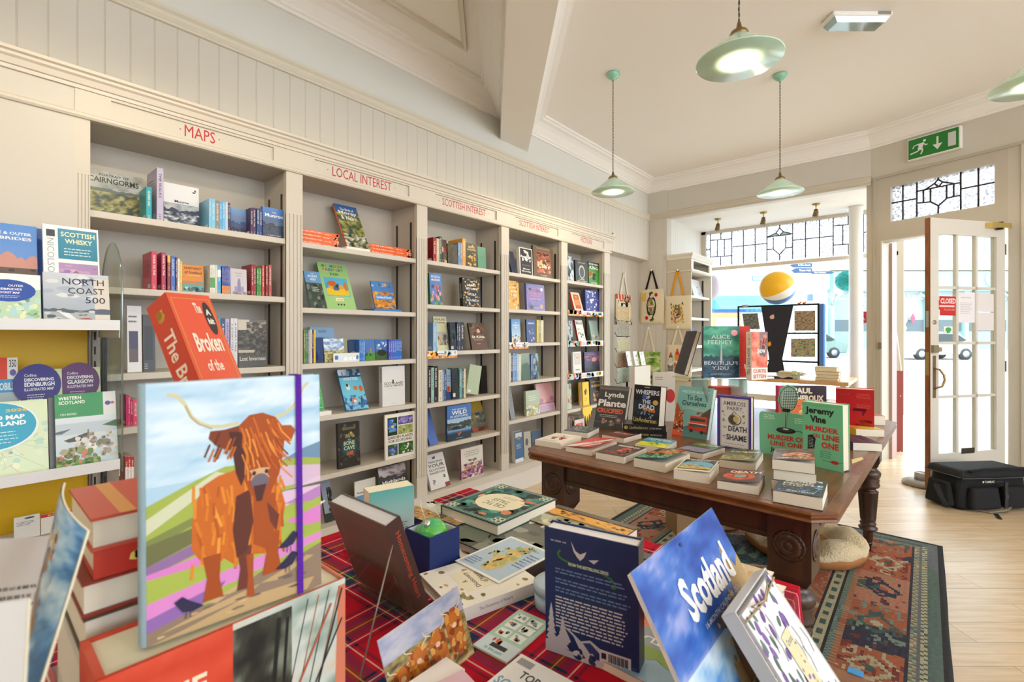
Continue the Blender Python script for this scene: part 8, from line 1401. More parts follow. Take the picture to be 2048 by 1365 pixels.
# small bookcase in the bay; its side faces the room
sbX0, sbX1, sbYf, sbYb = XW-.02, 6.74, 2.216, 2.525
zt_s = 2.27
R = thing('bookcase', 'small white-fronted bookcase standing in the window bay', 'bookcase', (0, 0, 0))
MB().box(sbX0, sbYf, 0, sbX0+.02, sbYb, 2.20, '#c0b6a2').build('side_panel', M_PAINT, R); MB().box(sbX1-.03, sbYf, 0, sbX1, sbYb, 2.20, '#cfcac0').build('side_panel', M_PAINT, R)
MB().box(sbX0+.02, sbYb-.02, 0, sbX1-.03, sbYb, 2.05, '#c8c2b6').build('back_panel', M_PAINT, R)
for z_ in (1.74, 1.46, 1.10, .80): MB().box(sbX0+.021, sbYf+.02, z_-.03, sbX1-.031, sbYb-.021, z_, '#e0ddd6').build('shelf', M_PAINT, R)
m = MB(); m.box(sbX0+.02, sbYf, 2.03, sbX1-.03, sbYf+.02, 2.07, '#dedad2'); m.box(sbX0+.02, sbYf, 2.17, sbX1-.03, sbYf+.02, 2.20, '#dedad2'); m.box(sbX0+.02, sbYf, 2.07, sbX0+.08, sbYf+.02, 2.17, '#dedad2'); m.box(sbX1-.09, sbYf, 2.07, sbX1-.03, sbYf+.02, 2.17, '#dedad2'); m.build('frieze', M_PAINT, R)
m = MB(); m.sweep([(sbX0, sbYb, 2.19), (sbX0, sbYf, 2.19), (sbX1, sbYf, 2.19), (sbX1, sbYb, 2.19)][::-1], [(-.0, 0), (0, 0), (-.010, .004), (-.014, .03), (-.030, .05), (-.034, .07), (0, .075)], '#d6d0c2'); m.slab([(sbX0, sbYf), (sbX1, sbYf), (sbX1, sbYb), (sbX0, sbYb)], 2.20, 2.262, '#d6d0c2'); m.build('cornice', M_PAINT, R)
m = MB(); m.box(sbX0-.012, sbYf-.012, 2.035, sbX1+.012, sbYb, 2.055, '#cbc2ae'); m.build('bead', M_PAINT, R)
for xx in (sbX1-.033,): 
    MB().box(xx, sbYf+.10, .3, xx+.003, sbYf+.125, 1.98, '#2c2825').build('shelf_track', M_PLAST, R)
def inframe(label, px0, px1, py0, z_, A, nm='framed_print', cat='picture', Y=sbYf+.10):
    a, b = onY(px0, 670, Y).x, onY(px1, 670, Y).x; h = onY(px0, py0, Y).z-z_; mk_book(nm, label, axes((a, Y, z_+.0005), (1, 0, 0), Vector((0, .97, -.25)).normalized(), Vector((0, .25, .97)).normalized()), b-a, h, .014, art=A, cover='#ece8e2', cat=cat)
inframe('white framed line drawing on the upper shelf of the bay bookcase', 1389, 1407, 556, 1.741, CV(202, '#ece8e2', ('R', .14, .1, .86, .9, '#dfe4ea'), ('b', .2, .15, .8, .8, 16, .08, ['#b8c4d8', '#8a9cc0', '#e8ecf0'])))
inframe('small blue and white book on the lower shelf of the bay bookcase', 1388, 1396, 655, 1.101, CV(203, '#5a7ac0', ('R', 0, 0, 1, .4, '#e0e4ea')), 'paperback', 'book')
# bags on the bookcase side
px_ = sbX0
A = Art(.82, 204); A.rect(0, 0, 1, 1, '#ebdcc0'); A.ell(.5, .46, .22, .27, '#d8b078'); A.blobs(.26, .14, .74, .74, 60, .045, ['#c89a3c', '#e0b84c', '#8a4c5c', '#6a8a4c', '#b86a7c', '#d8c878', '#7a5a4c']); A.ell(.5, .48, .15, .16, '#8a5a44', 20); A.ell(.5, .64, .1, .08, '#5a7a4c'); A.blobs(.4, .38, .6, .5, 10, .04, ['#3a2c2c', '#e0c0c0']); A.poly([(.22, .72), (.26, .80), (.30, .72)], '#3a3a3c'); A.poly([(.66, .76), (.70, .82), (.74, .74)], '#3a3a3c')
hk = onX(1357.5, 541, px_); b1 = onX(1357, 592, px_); b2 = onX(1357, 659, px_)
tote('natural tote bag with animal face drawing, yellow straps and yellow side', Mp(hk.y+.01, hk.z, px_-.002), .335, b1.z-b2.z, A, hk.z-b1.z, '#e09a28')
A = Art(.9, 205); A.rect(0, 0, 1, 1, '#e2d4b8')
for cx, c1, c2, hh in ((.20, '#6a6468', '#d8d4c8', .75), (.48, '#c8483c', '#e08a34', .86), (.80, '#b87a88', '#8a4c5c', .74)):
    A.ell(cx, hh*.74, .11, .09, c2); A.poly([(cx-.10, hh*.76), (cx+.10, hh*.76), (cx+.07, hh*.95), (cx-.07, hh*.95)], c1); A.circ(cx, hh*.99, .045, '#c85a4c'); A.rect(cx-.11, hh*.74, cx+.11, hh*.79, '#5a8a9c'); A.ell(cx, hh*.6, .06, .04, '#f0e6d4'); A.rect(cx-.12, .25, cx+.12, hh*.55, ['#8a8a90', '#e0842c', '#a89098'][int(cx*3) % 3]); A.rect(cx-.13, hh*.50, cx+.13, hh*.58, ['#5a6a78', '#4a7a8c', '#8a4c60'][int(cx*3) % 3])
    for q in range(3): A.rect(cx-.12, .28+q*.07, cx+.12, .295+q*.07, '#6a5a5c')
A.rect(0, 0, 1, .1, '#8a5048')
hk = onX(1357, 662, px_-.001); b1 = onX(1357, 690, px_); b2 = onX(1357, 762, px_)
hk = Vector((px_, hk.y, onX(1357, 655, px_).z))
tote('natural tote bag with three animals in knitted hats below the yellow strapped bag', Mp(hk.y+.0, hk.z, px_-.002), .31, b1.z-b2.z, A, hk.z-b1.z, '#e4d8bc')
A = Art(.8, 206); A.rect(0, 0, 1, 1, '#8aa848'); A.cloud(0, 0, 1, 1, ['#5a8030', '#8aac4c', '#b8cc84', '#d8dcc0'], 3); A.blobs(.0, .1, .9, .4, 16, .08, ['#c8603c', '#d8885c', '#e0c8a8', '#5a7034']); A.ell(.62, .22, .22, .13, '#4a4428', 20); A.ell(.62, .22, .15, .09, '#c8a83c', 20); A.ell(.62, .22, .09, .05, '#3a3424', 16)
for i in range(6): A.path([(.05+i*.05, .45+i*.02), (.25+i*.06, .72+i*.03), (.55+i*.05, .82)], .02, '#d4dcb8')
hk = onX(1298, 657, pr_); b1 = onX(1298, 704, pr_); b2 = onX(1298, 768, pr_)
tote('green printed tote bag with coiled snake, hanging low on the pier', Mp(hk.y, hk.z, pr_), .33, b1.z-b2.z, A, hk.z-b1.z, '#e8dcc0')
A = Art(.55, 207); A.rect(0, 0, 1, 1, '#5a8aa0'); A.rect(0, .86, 1, 1, '#e0d8cc')
for i in range(6): A.rect(i/6, .84, i/6+.09, 1, '#c8443c')
A.rect(.1, .1, .9, .8, '#4a7a6c'); A.rect(.25, .45, .6, .72, '#3a4a40'); A.ell(.45, .35, .2, .16, '#d8d0b8'); A.rect(0, 0, 1, .10, '#3a5a54'); A.text('BOOKS', .2, .76, .8, .83, '#c8483c', .03)
yb_ = 2.93; hk = onY(1247, 548, yb_); b1 = onY(1247, 590, yb_); b2 = onY(1247, 650, yb_)
tote('narrow book-shop patterned tote bag with red striped awning beside the end bookcase', axes((hk.x, yb_-.001, hk.z), (1, 0, 0), (0, 1, 0), UP), .42, b1.z-b2.z, A, hk.z-b1.z, '#e4dcc6')
tag(MB().box(5.30, yb_-.004, 1.14, 5.32, yb_, 1.15, '#1c1a18').build('hook', M_METAL), 'small dark hook low on the alcove wall', 'hook') if False else None
# card spinner: black wire post with pockets of cards
sp0 = onY(1254, 670, 2.72); MS = (sp0.x, 2.72, 0)
R = thing('card_spinner', 'black wire spinner with scrolled top holding greeting cards', 'card stand', MS)
MB().lathe([(.16, 0), (.16, .012), (.02, .02), (.012, .03), (.012, 1.62), (.0001, 1.63)][::-1] if False else [(.16, 0), (.16, .012), (.02, .02), (.012, .03), (.012, 1.62), (.001, 1.63)], '#1e1c1c', 18).build('post', M_METAL, R)
m = MB()
for a in range(2): m.tube([(.035*math.cos(t*.5236)*math.cos(a*1.57), .035*math.cos(t*.5236)*math.sin(a*1.57), 1.66+.035*math.sin(t*.5236)) for t in range(13)], .004, '#1e1c1c', 6, cap=False)
m.build('scroll_top', M_METAL, R)
for i, zz in enumerate((1.40, 1.22, 1.04, .86, .68)):
    m = MB()
    m.tube([(-.30, -.03, zz), (.02, -.03, zz)], .003, '#1e1c1c', 6); m.tube([(-.30, -.03, zz), (-.30, .0, zz+.05)], .003, '#1e1c1c', 6); m.build('wire_pocket', M_METAL, R)
    A = Art(1.6, 210+i); A.cloud(0, 0, 1, 1, [['#a88a5c', '#d0b888', '#8a7a54'], ['#5c5c50', '#a8a490', '#787464'], ['#8a8468', '#c0b898', '#a49c78'], ['#3a5a54', '#a86a50', '#7aa088'], ['#c8d0d0', '#8ab0a0', '#e8e8e4']][i], 9); MB_ = MB(); MB_.box(-.29, -.028, zz, -.005, -.024, zz+.17, '#dcd4c0'); MB_.art(A, (-.29, -.028, zz), (1, 0, 0), (0, 0, 1), .285, .17); c_ = MB_.build('greeting_card', M_GLOSS, None); c_.location = Vector(MS); tag(c_, ['tan seed-head patterned', 'grey pebble patterned', 'pale straw patterned', 'teal and rust hedgerow', 'white and green floral'][i]+' wide greeting card in a pocket of the wire spinner', 'card')
for i, (dx_, c_) in enumerate(((-.20, '#e0e4dc'), (-.08, '#5a9a5c'), (.02, '#d8dcd8'))):
    A = Art(.7, 220+i); A.rect(0, 0, 1, 1, '#eceee8'); A.blobs(.1, .1, .9, .9, 12, .12, [c_, '#a8c0a8', '#c88a9c']); P0 = Vector((MS[0]+dx_, 2.60-.03*i, .88)); ez = Vector((-.15*i, .2, .95)).normalized(); card('greeting_card', ['pale', 'green leafed', 'white'][i]+' greeting card fanned out at the foot of the wire spinner', (P0, P0+Vector((.11, 0, .0)), P0+ez*.17), .002, A, 'card')
fb = MB(); fb.box(MS[0]-.24, 2.50, 0, MS[0]+.17, 2.535, .875, '#d4cec2'); fb.build('low_counter_tmp', M_PAINT).name = 'counter'; tag(bpy.data.objects['counter'], 'narrow pale ledge under the fanned greeting cards', 'counter')
# ================================================================ WINDOW BAY DISPLAY
WZ = .745
R = thing('window_counter', 'pale plank counter in the window bay piled with books', 'counter', (0, 0, 0)); c0, c1 = onZ(1530, 762, WZ), onZ(1697, 766, WZ)
ydn = onX(1697, 670, XW+.02).y; yup = 1.95
MB().box(XW+.02, ydn, WZ-.04, 7.05, yup, WZ, '#dcc8a4').build('counter_top', M_PINE, R)
for y_ in (ydn+.03, yup-.07): MB().box(XW+.06, y_, 0, XW+.11, y_+.05, WZ-.04, '#d8d2c6').build('leg', M_PAINT, R); MB().box(6.95, y_, 0, 7.0, y_+.05, WZ-.04, '#d8d2c6').build('leg', M_PAINT, R)
wz = WZ+.0005
def wb(label, px0, px1, z0, th, cv, X, dep, pg='#d8c8a8', g='books lying on the window counter'):
    y0, y1 = onX(px1, 670, X).y, onX(px0, 670, X).y
    R = thing('old_book', label, 'book', (X, y0, z0), g); w, d = dep, y1-y0; m = MB(); m.box(0, 0, 0, w, d, .002, cv); m.box(0, 0, th-.002, w, d, th, cv); m.box(w-.002, 0, .002, w, d, th-.002, cv); m.build('cover', M_MATTE, R); MB().box(.003, .003, .0021, w-.0025, d-.003, th-.0021, pg).build('pages', M_PAGE, R)
zz = wz
for i, (a, b, th, cv) in enumerate(((1630, 1676, .03, '#8a7a68'), (1632, 1678, .032, '#c8b898'), (1630, 1678, .034, '#6a5c4c'), (1629, 1674, .05, '#b09c78'))):
    wb(['bottom of the four old books piled by the white column', 'second book up in the pile by the white column', 'third book up in the pile by the white column', 'thick top book of the pile by the white column'][i], a, b, zz, th, cv, XW+.10, .16); zz += th+.0004
zz = wz
for i, (a, b, th, cv) in enumerate(((1554, 1594, .035, '#d8ccb0'), (1552, 1606, .022, '#3a6a9c'), (1556, 1600, .016, '#c8bca4'))):
    wb(['cream open-paged book, lowest of the pile before the black net display', 'blue edged book in the middle of the pile before the net display', 'thin book on top of the pile before the net display'][i], a, b, zz, th, cv, XW+.16, .17); zz += th+.0004
gp = onX(1589, 752, XW+.07); R = thing('drinking_glass', 'small clear glass holding green sticky notes on the window counter', 'glass', (XW+.07, gp.y, wz)); MB().lathe([(.026, 0), (.030, .06)], '#e8f0ee', 20).build('glass_cup', M_ACRYL, R); MB().box(-.022, -.022, .06, .022, .022, .095, '#b8d078').build('green_notes', M_MATTE, R)
b_ = onX(1565, 757, XW+.04); m = MB()
pts = [(XW+.05, b_.y-.10+i*.02, wz+.008+.006*math.sin(i*.9)) for i in range(12)]; m.tube(pts, [.008, .012, .014, .012, .009, .008, .009, .013, .015, .013, .010, .006], '#16181c', 8); tag(m.build('cable', M_PLAST), 'coil of black cable lying on the window counter', 'cable')
# display frame with net, black fish tail, beach ball
XF = 6.62
def fy(px): return onX(px, 670, XF).y
def fz(px, py): return onX(px, py, XF).z
yl, yr = fy(1477), fy(1637); ztf = fz(1560, 613)+.01; zbf = fz(1560, 722)
R = thing('net_frame', 'black metal framed window display draped with fishing net', 'display frame', (0, 0, 0))
m = MB(); r_ = .010
for y_ in (yl, yr): m.box(XF-r_, y_-r_, WZ+.0005, XF+r_, y_+r_, ztf+r_, '#24262c')
for z_, a, b in ((ztf, yr, yl), (fz(1600, 667), yr, fy(1575)), (fz(1600, 724), yr, fy(1534))): m.box(XF-r_, a, z_-r_, XF+r_, b, z_+r_, '#24262c')
m.build('frame_bars', M_METAL, R)
m = MB(); k = .055; ny_ = int((yl-yr)/k)+1; nz_ = int((ztf-WZ)/k)+1; jj = random.Random(5); G = [[(XF-.03+jj.uniform(-.008, .008), min(yl, yr+(i+(.5 if j % 2 else 0))*k+jj.uniform(-.01, .01)), ztf-j*k*.9+jj.uniform(-.01, .01)) for i in range(ny_+1)] for j in range(nz_)]
for j in range(nz_-1):
    for i in range(ny_+1):
        for di in ((0, -1) if j % 2 == 0 else (0, 1)):
            if 0 <= i+di <= ny_: m.tube([G[j][i], G[j+1][i+di]], .0013, '#3a4450', 3, cap=False)
m.build('fishing_net', M_CLOTH, R)
m = MB(); A_ = [(1524, 614), (1588, 612), (1566, 718), (1571, 745), (1534, 745), (1540, 718)]
m.prism([(XF-.045, fy(a), max(fz(a, b), WZ+.001)) for a, b in A_], (.012, 0, 0), '#2a2a34'); m.build('black_tail_board', M_MATTE, R)
m = MB(); m.box(XF-.06, fy(1649), WZ+.0005, XF+.07, fy(1641), ztf-.0, '#5a80c0'); m.build('blue_side_net', M_CLOTH, R)
for (px, py, c_, l_) in ((1546, 635, '#e0b8a8', 'pink'), (1540, 689, '#e8962c', 'orange')):
    p = (XF-.052, fy(px), fz(px, py)); m = MB(); m.ball(p, .026, c_, 14, 8, (.3, 1, 1)); m.ball((p[0], p[1]-.012, p[2]+.024), .011, c_, 10, 6, (.3, 1, 1)); tag(m.build('shell_ornament', M_MATTE), l_+' shell ornament pinned on the black tail board', 'ornament')
def pic(label, q, seed, cs, sc_=7):
    p = [Vector((XF-.055, fy(a), fz(a, b))) for a, b in q]; A = Art(1.1, seed); A.cloud(0, 0, 1, 1, cs, sc_); m = MB()
    ex = (p[1]-p[0]); ey = p[3]-p[0]; w, h = ex.length, ey.length; m.prism(p, (.010, 0, 0), '#2a3c38'); m.art(A, p[0]+Vector((-.0004, 0, 0)), ex.normalized(), ey.normalized(), w, h, .0003) 
    return tag(m.build('seaside_picture', M_GLOSS), label, 'picture')
pic('grey shore picture, upper one at the bookcase end of the net display', [(1491, 659), (1522, 659), (1517, 628), (1487, 628)], 231, ['#3a4450', '#6a6c64', '#8a8474'])
pic('cracked brown stone picture at the top of the net display by the column', [(1591, 662), (1632, 662), (1632, 623), (1591, 623)], 232, ['#5a4838', '#9a8468', '#b8a088'], 9)
pic('underwater coral picture at the bottom of the net display by the column', [(1584, 714), (1632, 714), (1632, 678), (1584, 678)], 233, ['#2c5a60', '#6a9aa0', '#c8b040', '#a83a6a'], 7)
# beach ball in gores
bcx = Vector((XF, fy(1554), ztf+.012+.205)); br_ = .205
R = thing('beach_ball', 'inflatable beach ball with orange, yellow and white panels on the net display', 'ball', bcx)
rotb = (Matrix.Rotation(math.radians(52), 3, 'X') @ Matrix.Rotation(math.radians(28), 3, 'Y')); gc = ['#f2b418', '#f2b418', '#f4f2ee', '#5a80c8', '#e8602c', '#e8602c']
for g_, (nm, cc_) in enumerate((('yellow_panel', '#f2b818'), ('white_panel', '#f4f2ee'), ('blue_panel', '#5a88cc'), ('white_panel', '#f4f2ee'), ('orange_panel', '#e8642c'), ('white_panel', '#f4f2ee'))):
    wds = [95, 30, 60, 45, 85, 45]; a0 = math.radians(sum(wds[:g_])+118); a1 = math.radians(sum(wds[:g_+1])+118); m = MB(); vs = []; n1, n2 = 8, 14
    for i in range(n2+1):
        t = math.pi*i/n2
        for j in range(n1+1): a = a0+(a1-a0)*j/n1; vs.append(rotb @ Vector((math.sin(t)*math.cos(a), math.sin(t)*math.sin(a), math.cos(t)))*br_)
    fs = [(i*(n1+1)+j, (i+1)*(n1+1)+j, (i+1)*(n1+1)+j+1, i*(n1+1)+j+1) for i in range(n2) for j in range(n1)]
    m.raw(vs, fs, cc_, True); m.build(nm, M_PLAST, R)
for i, (px, dy_) in enumerate(((1598, 0), (1608, 1))):
    p = (XF, fy(px), ztf+.02); m = MB(); m.ball(p, .016, '#e8902c', 10, 6, (1, 1.3, .7)); m.ball((p[0], p[1]-.018, p[2]+.010), .009, '#d8602c', 8, 5); tag(m.build('toy_crab', M_PLAST), ['small orange sea toy on the net frame beside the beach ball', 'small orange sea toy on the net frame towards the column'][i], 'toy')
m = MB(); m.ball((XF, fy(1491), ztf+.012), .035, '#c8b0a8', 14, 8, (1, 1.4, .5)); tag(m.build('sea_shell', M_MATTE), 'pale pink shell on the net frame beside the small bookcase', 'shell')
# grey balloon behind bookcase, pom-pom and streamers by the column
bp = onX(1418, 575, 7.05); R = thing('paper_lantern', 'lilac grey round paper lantern half behind the bay bookcase', 'lantern', bp); MB().ball((0, 0, 0), .15, '#c4bcc8', 22, 14, (1, 1, 1.25)).build('lantern_shade', M_MATTE, R); MB().tube([(0, 0, .18), (0, 0, 2.76-bp.z)], .002, '#ffffff', 4).build('thread', M_CLOTH, R)
pp = onX(1693, 562, 7.12); R = thing('paper_pompom', 'turquoise tissue paper pompom hanging beside the white column', 'pompom', pp)
m = MB(); rr = random.Random(3); vs = []; 
m.ball((0, 0, 0), .12, '#3ec0c4', 26, 18); m.v = [tuple(Vector(v)*(1+rr.uniform(-.12, .06))) for v in m.v]; m.sm = [False]*len(m.sm); m.build('tissue_ball', M_MATTE, R); MB().tube([(0, 0, .1), (0, 0, 2.76-pp.z)], .002, '#e8f0f0', 4).build('thread', M_CLOTH, R)
m = MB(); rr = random.Random(4)
for i in range(26):
    t = i/26; x0 = rr.uniform(-.05, .05); zt_ = -.02-t*.5; c_ = rr.choice(['#c83a4c', '#7a5ab8', '#e0608c', '#c8404c']) if t < .55 else rr.choice(['#5ac0a0', '#7ad0b8', '#58b8a8'])
    m.tube([(0, x0, zt_), (rr.uniform(-.02, .02), x0+rr.uniform(-.03, .03), zt_-.05), (0, x0+rr.uniform(-.04, .04), zt_-.10)], .007, c_, 4)
so = m.build('paper_streamer', M_MATTE); so.location = pp+Vector((-.02, -.11, -.02)); tag(so, 'red, purple and mint paper streamers hanging under the turquoise pompom', 'streamers', kind='stuff')
ar_ = onX(1734, 635, 7.2); tag(MB().box(7.19, ar_.y-.06, ar_.z-.07, 7.2, ar_.y+.06, ar_.z+.07, '#a8142c').build('window_notice', M_GLOSS), 'plain dark red notice on the shop window beside the door post', 'notice')
# ================================================================ OUTSIDE
gd = MB(); gz = -.10
gd.slab([(6.2, -30), (60, -30), (60, 40), (6.2, 40)], gz-.05, gz, '#bcbab6'); gd.build('street_paving', M_STREET, kind='structure')
lb_ = Vector(A0-DN*.15); 
MB().hexa([dpt(S_j0-.05, -.06, -.02), dpt(S_j0-.05, -.06, -.60), dpt(S_j1+.1, -.06, -.60), dpt(S_j1+.1, -.06, -.02), dpt(S_j0-.05, -.012, -.02), dpt(S_j0-.05, -.012, -.60), dpt(S_j1+.1, -.012, -.60), dpt(S_j1+.1, -.012, -.02)], '#d0ccc4').build('trim_6', M_STREET, kind='structure')
# pinkish outer door jamb
m = MB(); DBox(m, S_j0-.02, S_j0+.022, 0, Z_lin, -.24, -.145, '#b89c98'); m.build('trim_7', M_PAINT, kind='structure')
def facade(label, px0, px1, D, ztop, c, parts, group=None):
    """front facing the shop at distance D along the view; local x to the right, z up, y away"""
    p = onD(px0, 670, D); q = onD(px1, 670, D); M = axes((p.x, p.y, 0), RT, FW, UP); w = (q-p).length
    R = thing('building', label, 'building', M, group); MB().box(0, 0, gz, w, 6, ztop, c).build('stone_wall', M_STREET, R)
    X = lambda px: (px-px0)/FPX*D; Z = lambda py: EYE+(HY-py)/FPX*D
    return R, w, X, Z
# white house with the blue shopfront
R, w, X, Z = facade('pale harled house with blue shopfront and awning across the street', 1380, 1552, 22, 9, '#e6e8ea', None)
m = MB(); m.box(X(1461), -.04, Z(582), X(1473), 0, Z(525), '#9aa8b4'); m.build('window', M_GLOSS, R)
m = MB(); m.box(X(1380), -.10, Z(620), X(1552), 0, Z(592), '#6a9ce0'); m.box(X(1380), -.14, Z(625), X(1552), -.0, Z(619), '#3a70c0'); m.build('fascia', M_MATTE, R)
m = MB(); m.prism([(X(1425), -.1, Z(597)), (X(1425), -.9, Z(620)), (X(1425), -.1, Z(620))], (X(1490)-X(1425), 0, 0), '#5a94dc'); m.build('awning', M_MATTE, R)
m = MB(); m.box(X(1424), -.09, gz, X(1480), 0, Z(626), '#f0a868'); m.box(X(1430), -.12, gz+.6, X(1476), -.085, Z(636), '#d8d4cc'); m.build('orange_shopfront', M_MATTE, R)
A = Art(2.6, 301); A.rect(0, 0, 1, 1, '#5a78b8'); A.rect(.06, .18, .94, .82, '#e8ecf4'); A.text('HIGH ST', .14, .32, .86, .68, '#3a5aa0', .03)
m = MB(); pw = X(1528)-X(1503); m.box(X(1503), -.08, Z(562), X(1528), -.04, Z(553), '#5a78b8'); m.art(A, (X(1503), -.08, Z(562)), (1, 0, 0), (0, 0, 1), pw, Z(553)-Z(562), .004); m.build('street_name_sign', M_MATTE, R)
# teal door building behind the ball
R, w, X, Z = facade('cream stone building with pale teal panel between the two shopfronts', 1545, 1652, 26, 9.5, '#e2ddd2', None)
m = MB(); m.box(X(1546), -.06, Z(620), X(1586), 0, Z(558), '#a8c8cc'); m.build('teal_panel', M_MATTE, R); m = MB(); m.box(X(1560), -.06, Z(540), X(1600), 0, Z(525), '#b8d4dc'); m.build('window', M_GLOSS, R)
m = MB(); m.box(X(1545), -.25, Z(546), X(1652), 0, Z(540), '#d0ccc0'); m.box(X(1545), -.15, Z(617), X(1665), 0, Z(613), '#d0ccc0'); m.build('string_course', M_STREET, R)
m = MB(); m.box(X(1588), -.2, gz, X(1608), 0, Z(546), '#ece8de'); m.build('pilaster', M_STREET, R)
# green shopfront, long
R, w, X, Z = facade('stone building with long pale green shopfront across the street', 1652, 2240, 30, 11, '#dcd8d0', None)
m = MB(); m.box(X(1660), -.3, Z(580), X(2240), 0, Z(545), '#8fb4b4'); m.box(X(1655), -.4, Z(542), X(2240), 0, Z(536), '#c8beac'); m.box(X(1655), -.35, Z(584), X(2240), 0, Z(579), '#7aa4a6'); m.build('fascia', M_MATTE, R)
for i, (a, b) in enumerate(((1664, 1760), (1776, 1845), (1850, 1920), (1926, 2010), (2020, 2120))):
    m = MB(); m.box(X(a), -.05, Z(698), X(b), 0, Z(586), '#8a9a98'); m.build('shop_window', M_GLOSS, R); m = MB(); m.box(X(a), -.07, Z(663), X(b), -.05, Z(640), '#5a6468'); m.box(X(a), -.08, Z(600), X(b), -.05, Z(597), '#bcd0d0'); m.build('window_bar', M_MATTE, R)
for a in (1656, 1765, 1846, 1922, 2013): 
    m = MB(); m.box(X(a), -.25, gz, X(a+8), 0, Z(584), '#9cc0c0'); m.build('shop_pilaster', M_MATTE, R)
    m = MB()
    for sg in (-1, 1): m.tube([(X(a+4), -.3, Z(612)), (X(a+4+sg*7), -.3, Z(596)), (X(a+4+sg*18), -.3, Z(588))], .06, '#a8ccc8', 6)
    m.build('arched_bracket', M_MATTE, R)
m = MB(); m.box(X(1660), -.2, gz, X(2240), 0, Z(700), '#a8bcbc'); m.build('stall_riser', M_MATTE, R)
A = Art(6, 302); A.text('gift & coded', 0, 0, 1, 1, '#d8d4cc', .01); m = MB(); m.art(A, (X(1795), -.10, Z(598)), (1, 0, 0), (0, 0, 1), X(1846)-X(1795), .28, .004); m.build('window_lettering', M_MATTE, R)
m = MB(); m.tube([(X(1975)+.42*math.cos(t*.3927), -.36, Z(560)+.42*math.sin(t*.3927)) for t in range(17)], .05, '#f4ead0', 6, cap=False); m.build('letter_o', M_MATTE, R)
for (a, b, c, d_) in ((1880, 1899, 480, 508), (1968, 1988, 476, 502)): m = MB(); m.box(X(a), -.05, Z(d_), X(b), 0, Z(c), '#8fa8b0'); m.build('window', M_GLOSS, R)
for i, (px, py, c_) in enumerate(((1797, 641, '#e0d060'), (1810, 641, '#e8e8e0'), (1809, 657, '#e0d878'), (1826, 637, '#d8485c'))): 
    p = onD(px, py, 29.7); tag(MB().prism([p+UP*.3, p+RT*.16, p-UP*.3, p-RT*.16], FW*.02, c_).build('hanging_ornament', M_MATTE), ['yellow diamond ornament high in the green shop window', 'white diamond ornament in the green shop window', 'yellow diamond ornament low in the green shop window', 'red diamond ornament in the green shop window'][i], 'ornament', 'ornaments hanging in the green shop window')
# finger post
p = onD(1620, 670, 15); R = thing('finger_post', 'dark blue finger signpost with white pole in the street', 'signpost', axes((p.x, p.y, 0), RT, FW, UP)); Zs = lambda py: EYE+(HY-py)/FPX*15; Xs = lambda px: (px-1620)/FPX*15
MB().tube([(0, 0, gz), (0, 0, Zs(548))], .045, '#dfe4ec', 12).build('pole', M_MATTE, R); MB().box(-.06, -.06, Zs(602), .06, .06, Zs(589), '#5a6a80').build('pole_plate', M_MATTE, R)
for i, (a, b, c, d_, tx_) in enumerate(((1580, 1623, 527, 535, 'St Giles Church'), (1583, 1623, 537, 546, 'Town Hall'), (1624, 1668, 543, 548, 'Bus Station'))):
    w_, h_ = Xs(b)-Xs(a), Zs(c)-Zs(d_); A = Art(w_/h_, 310+i); A.text(tx_, .35 if i < 2 else .08, .3, .92 if i < 2 else .6, .75, '#e0e6f0', .01); m = MB(); pts = [(Xs(a), -.03, Zs((c+d_)/2)), (Xs(a)+.12, -.03, Zs(d_)), (Xs(b), -.03, Zs(d_)), (Xs(b), -.03, Zs(c)), (Xs(a)+.12, -.03, Zs(c))] if i < 2 else [(Xs(a), -.03, Zs(d_)), (Xs(b)-.1, -.03, Zs(d_)), (Xs(b), -.03, Zs((c+d_)/2)), (Xs(b)-.1, -.03, Zs(c)), (Xs(a), -.03, Zs(c))]
    m.prism(pts, (0, .06, 0), '#2c4468'); m.art(A, (Xs(a), -.03, Zs(d_)), (1, 0, 0), (0, 0, 1), w_, h_, .003); m.build('finger_arm', M_MATTE, R)
# parked cars
def car(label, px, D, c, flip=1, L=3.9):
    p = onD(px, 670, D); R = thing('car', label, 'car', axes((p.x, p.y, gz), RT*flip, FW*flip, UP)); W_ = 1.65
    prof = [(0, .28), (.02, .62), (.25, .78), (.85, .92), (1.35, 1.38), (1.7, 1.47), (2.7, 1.44), (3.35, 1.05), (3.75, .95), (3.88, .6), (3.86, .28)]
    m = MB(); m.prism([(x, 0, z_) for x, z_ in prof], (0, W_, 0), c); o = m.build('body', M_ENAMEL, R); bevel(o, .08, 3)
    m = MB(); m.prism([(.98, 0, .96), (1.38, 0, 1.34), (1.72, 0, 1.40), (2.66, 0, 1.37), (3.15, 0, 1.05), (2.9, 0, .96)], (0, W_+.02, 0), '#2c3438'); m.v = [(x, y-.01, z_) for x, y, z_ in m.v]; m.build('side_window', M_GLOSS, R)
    for x in (.75, 3.1): 
        for y in (0, W_-.16): m = MB(); m.tube([(x, y-.02, .31), (x, y+.18, .31)], .31, '#26282a', 20); w_o = m.build('wheel', M_PLAST, R); mm = MB(); mm.tube([(x, y-.03, .31), (x, y-.021, .31)], .17, '#b8bcc0', 16); mm.build('hub_cap', M_METAL, w_o)
    for x, nm, c2 in ((-.02, 'headlight', '#e8ecf0'), (3.86, 'tail_light', '#a82c2c')): 
        for y in (.12, W_-.32): MB().box(x, y, .60, x+.05, y+.2, .74, c2).build(nm, M_GLOSS, R)
    return R
car('white parked hatchback in front of the green shopfront', 1815, 25.5, '#e8ecec', 1)
car('dark green parked car seen through the shop window behind the column', 1560, 27.5, '#6a8078', 1)
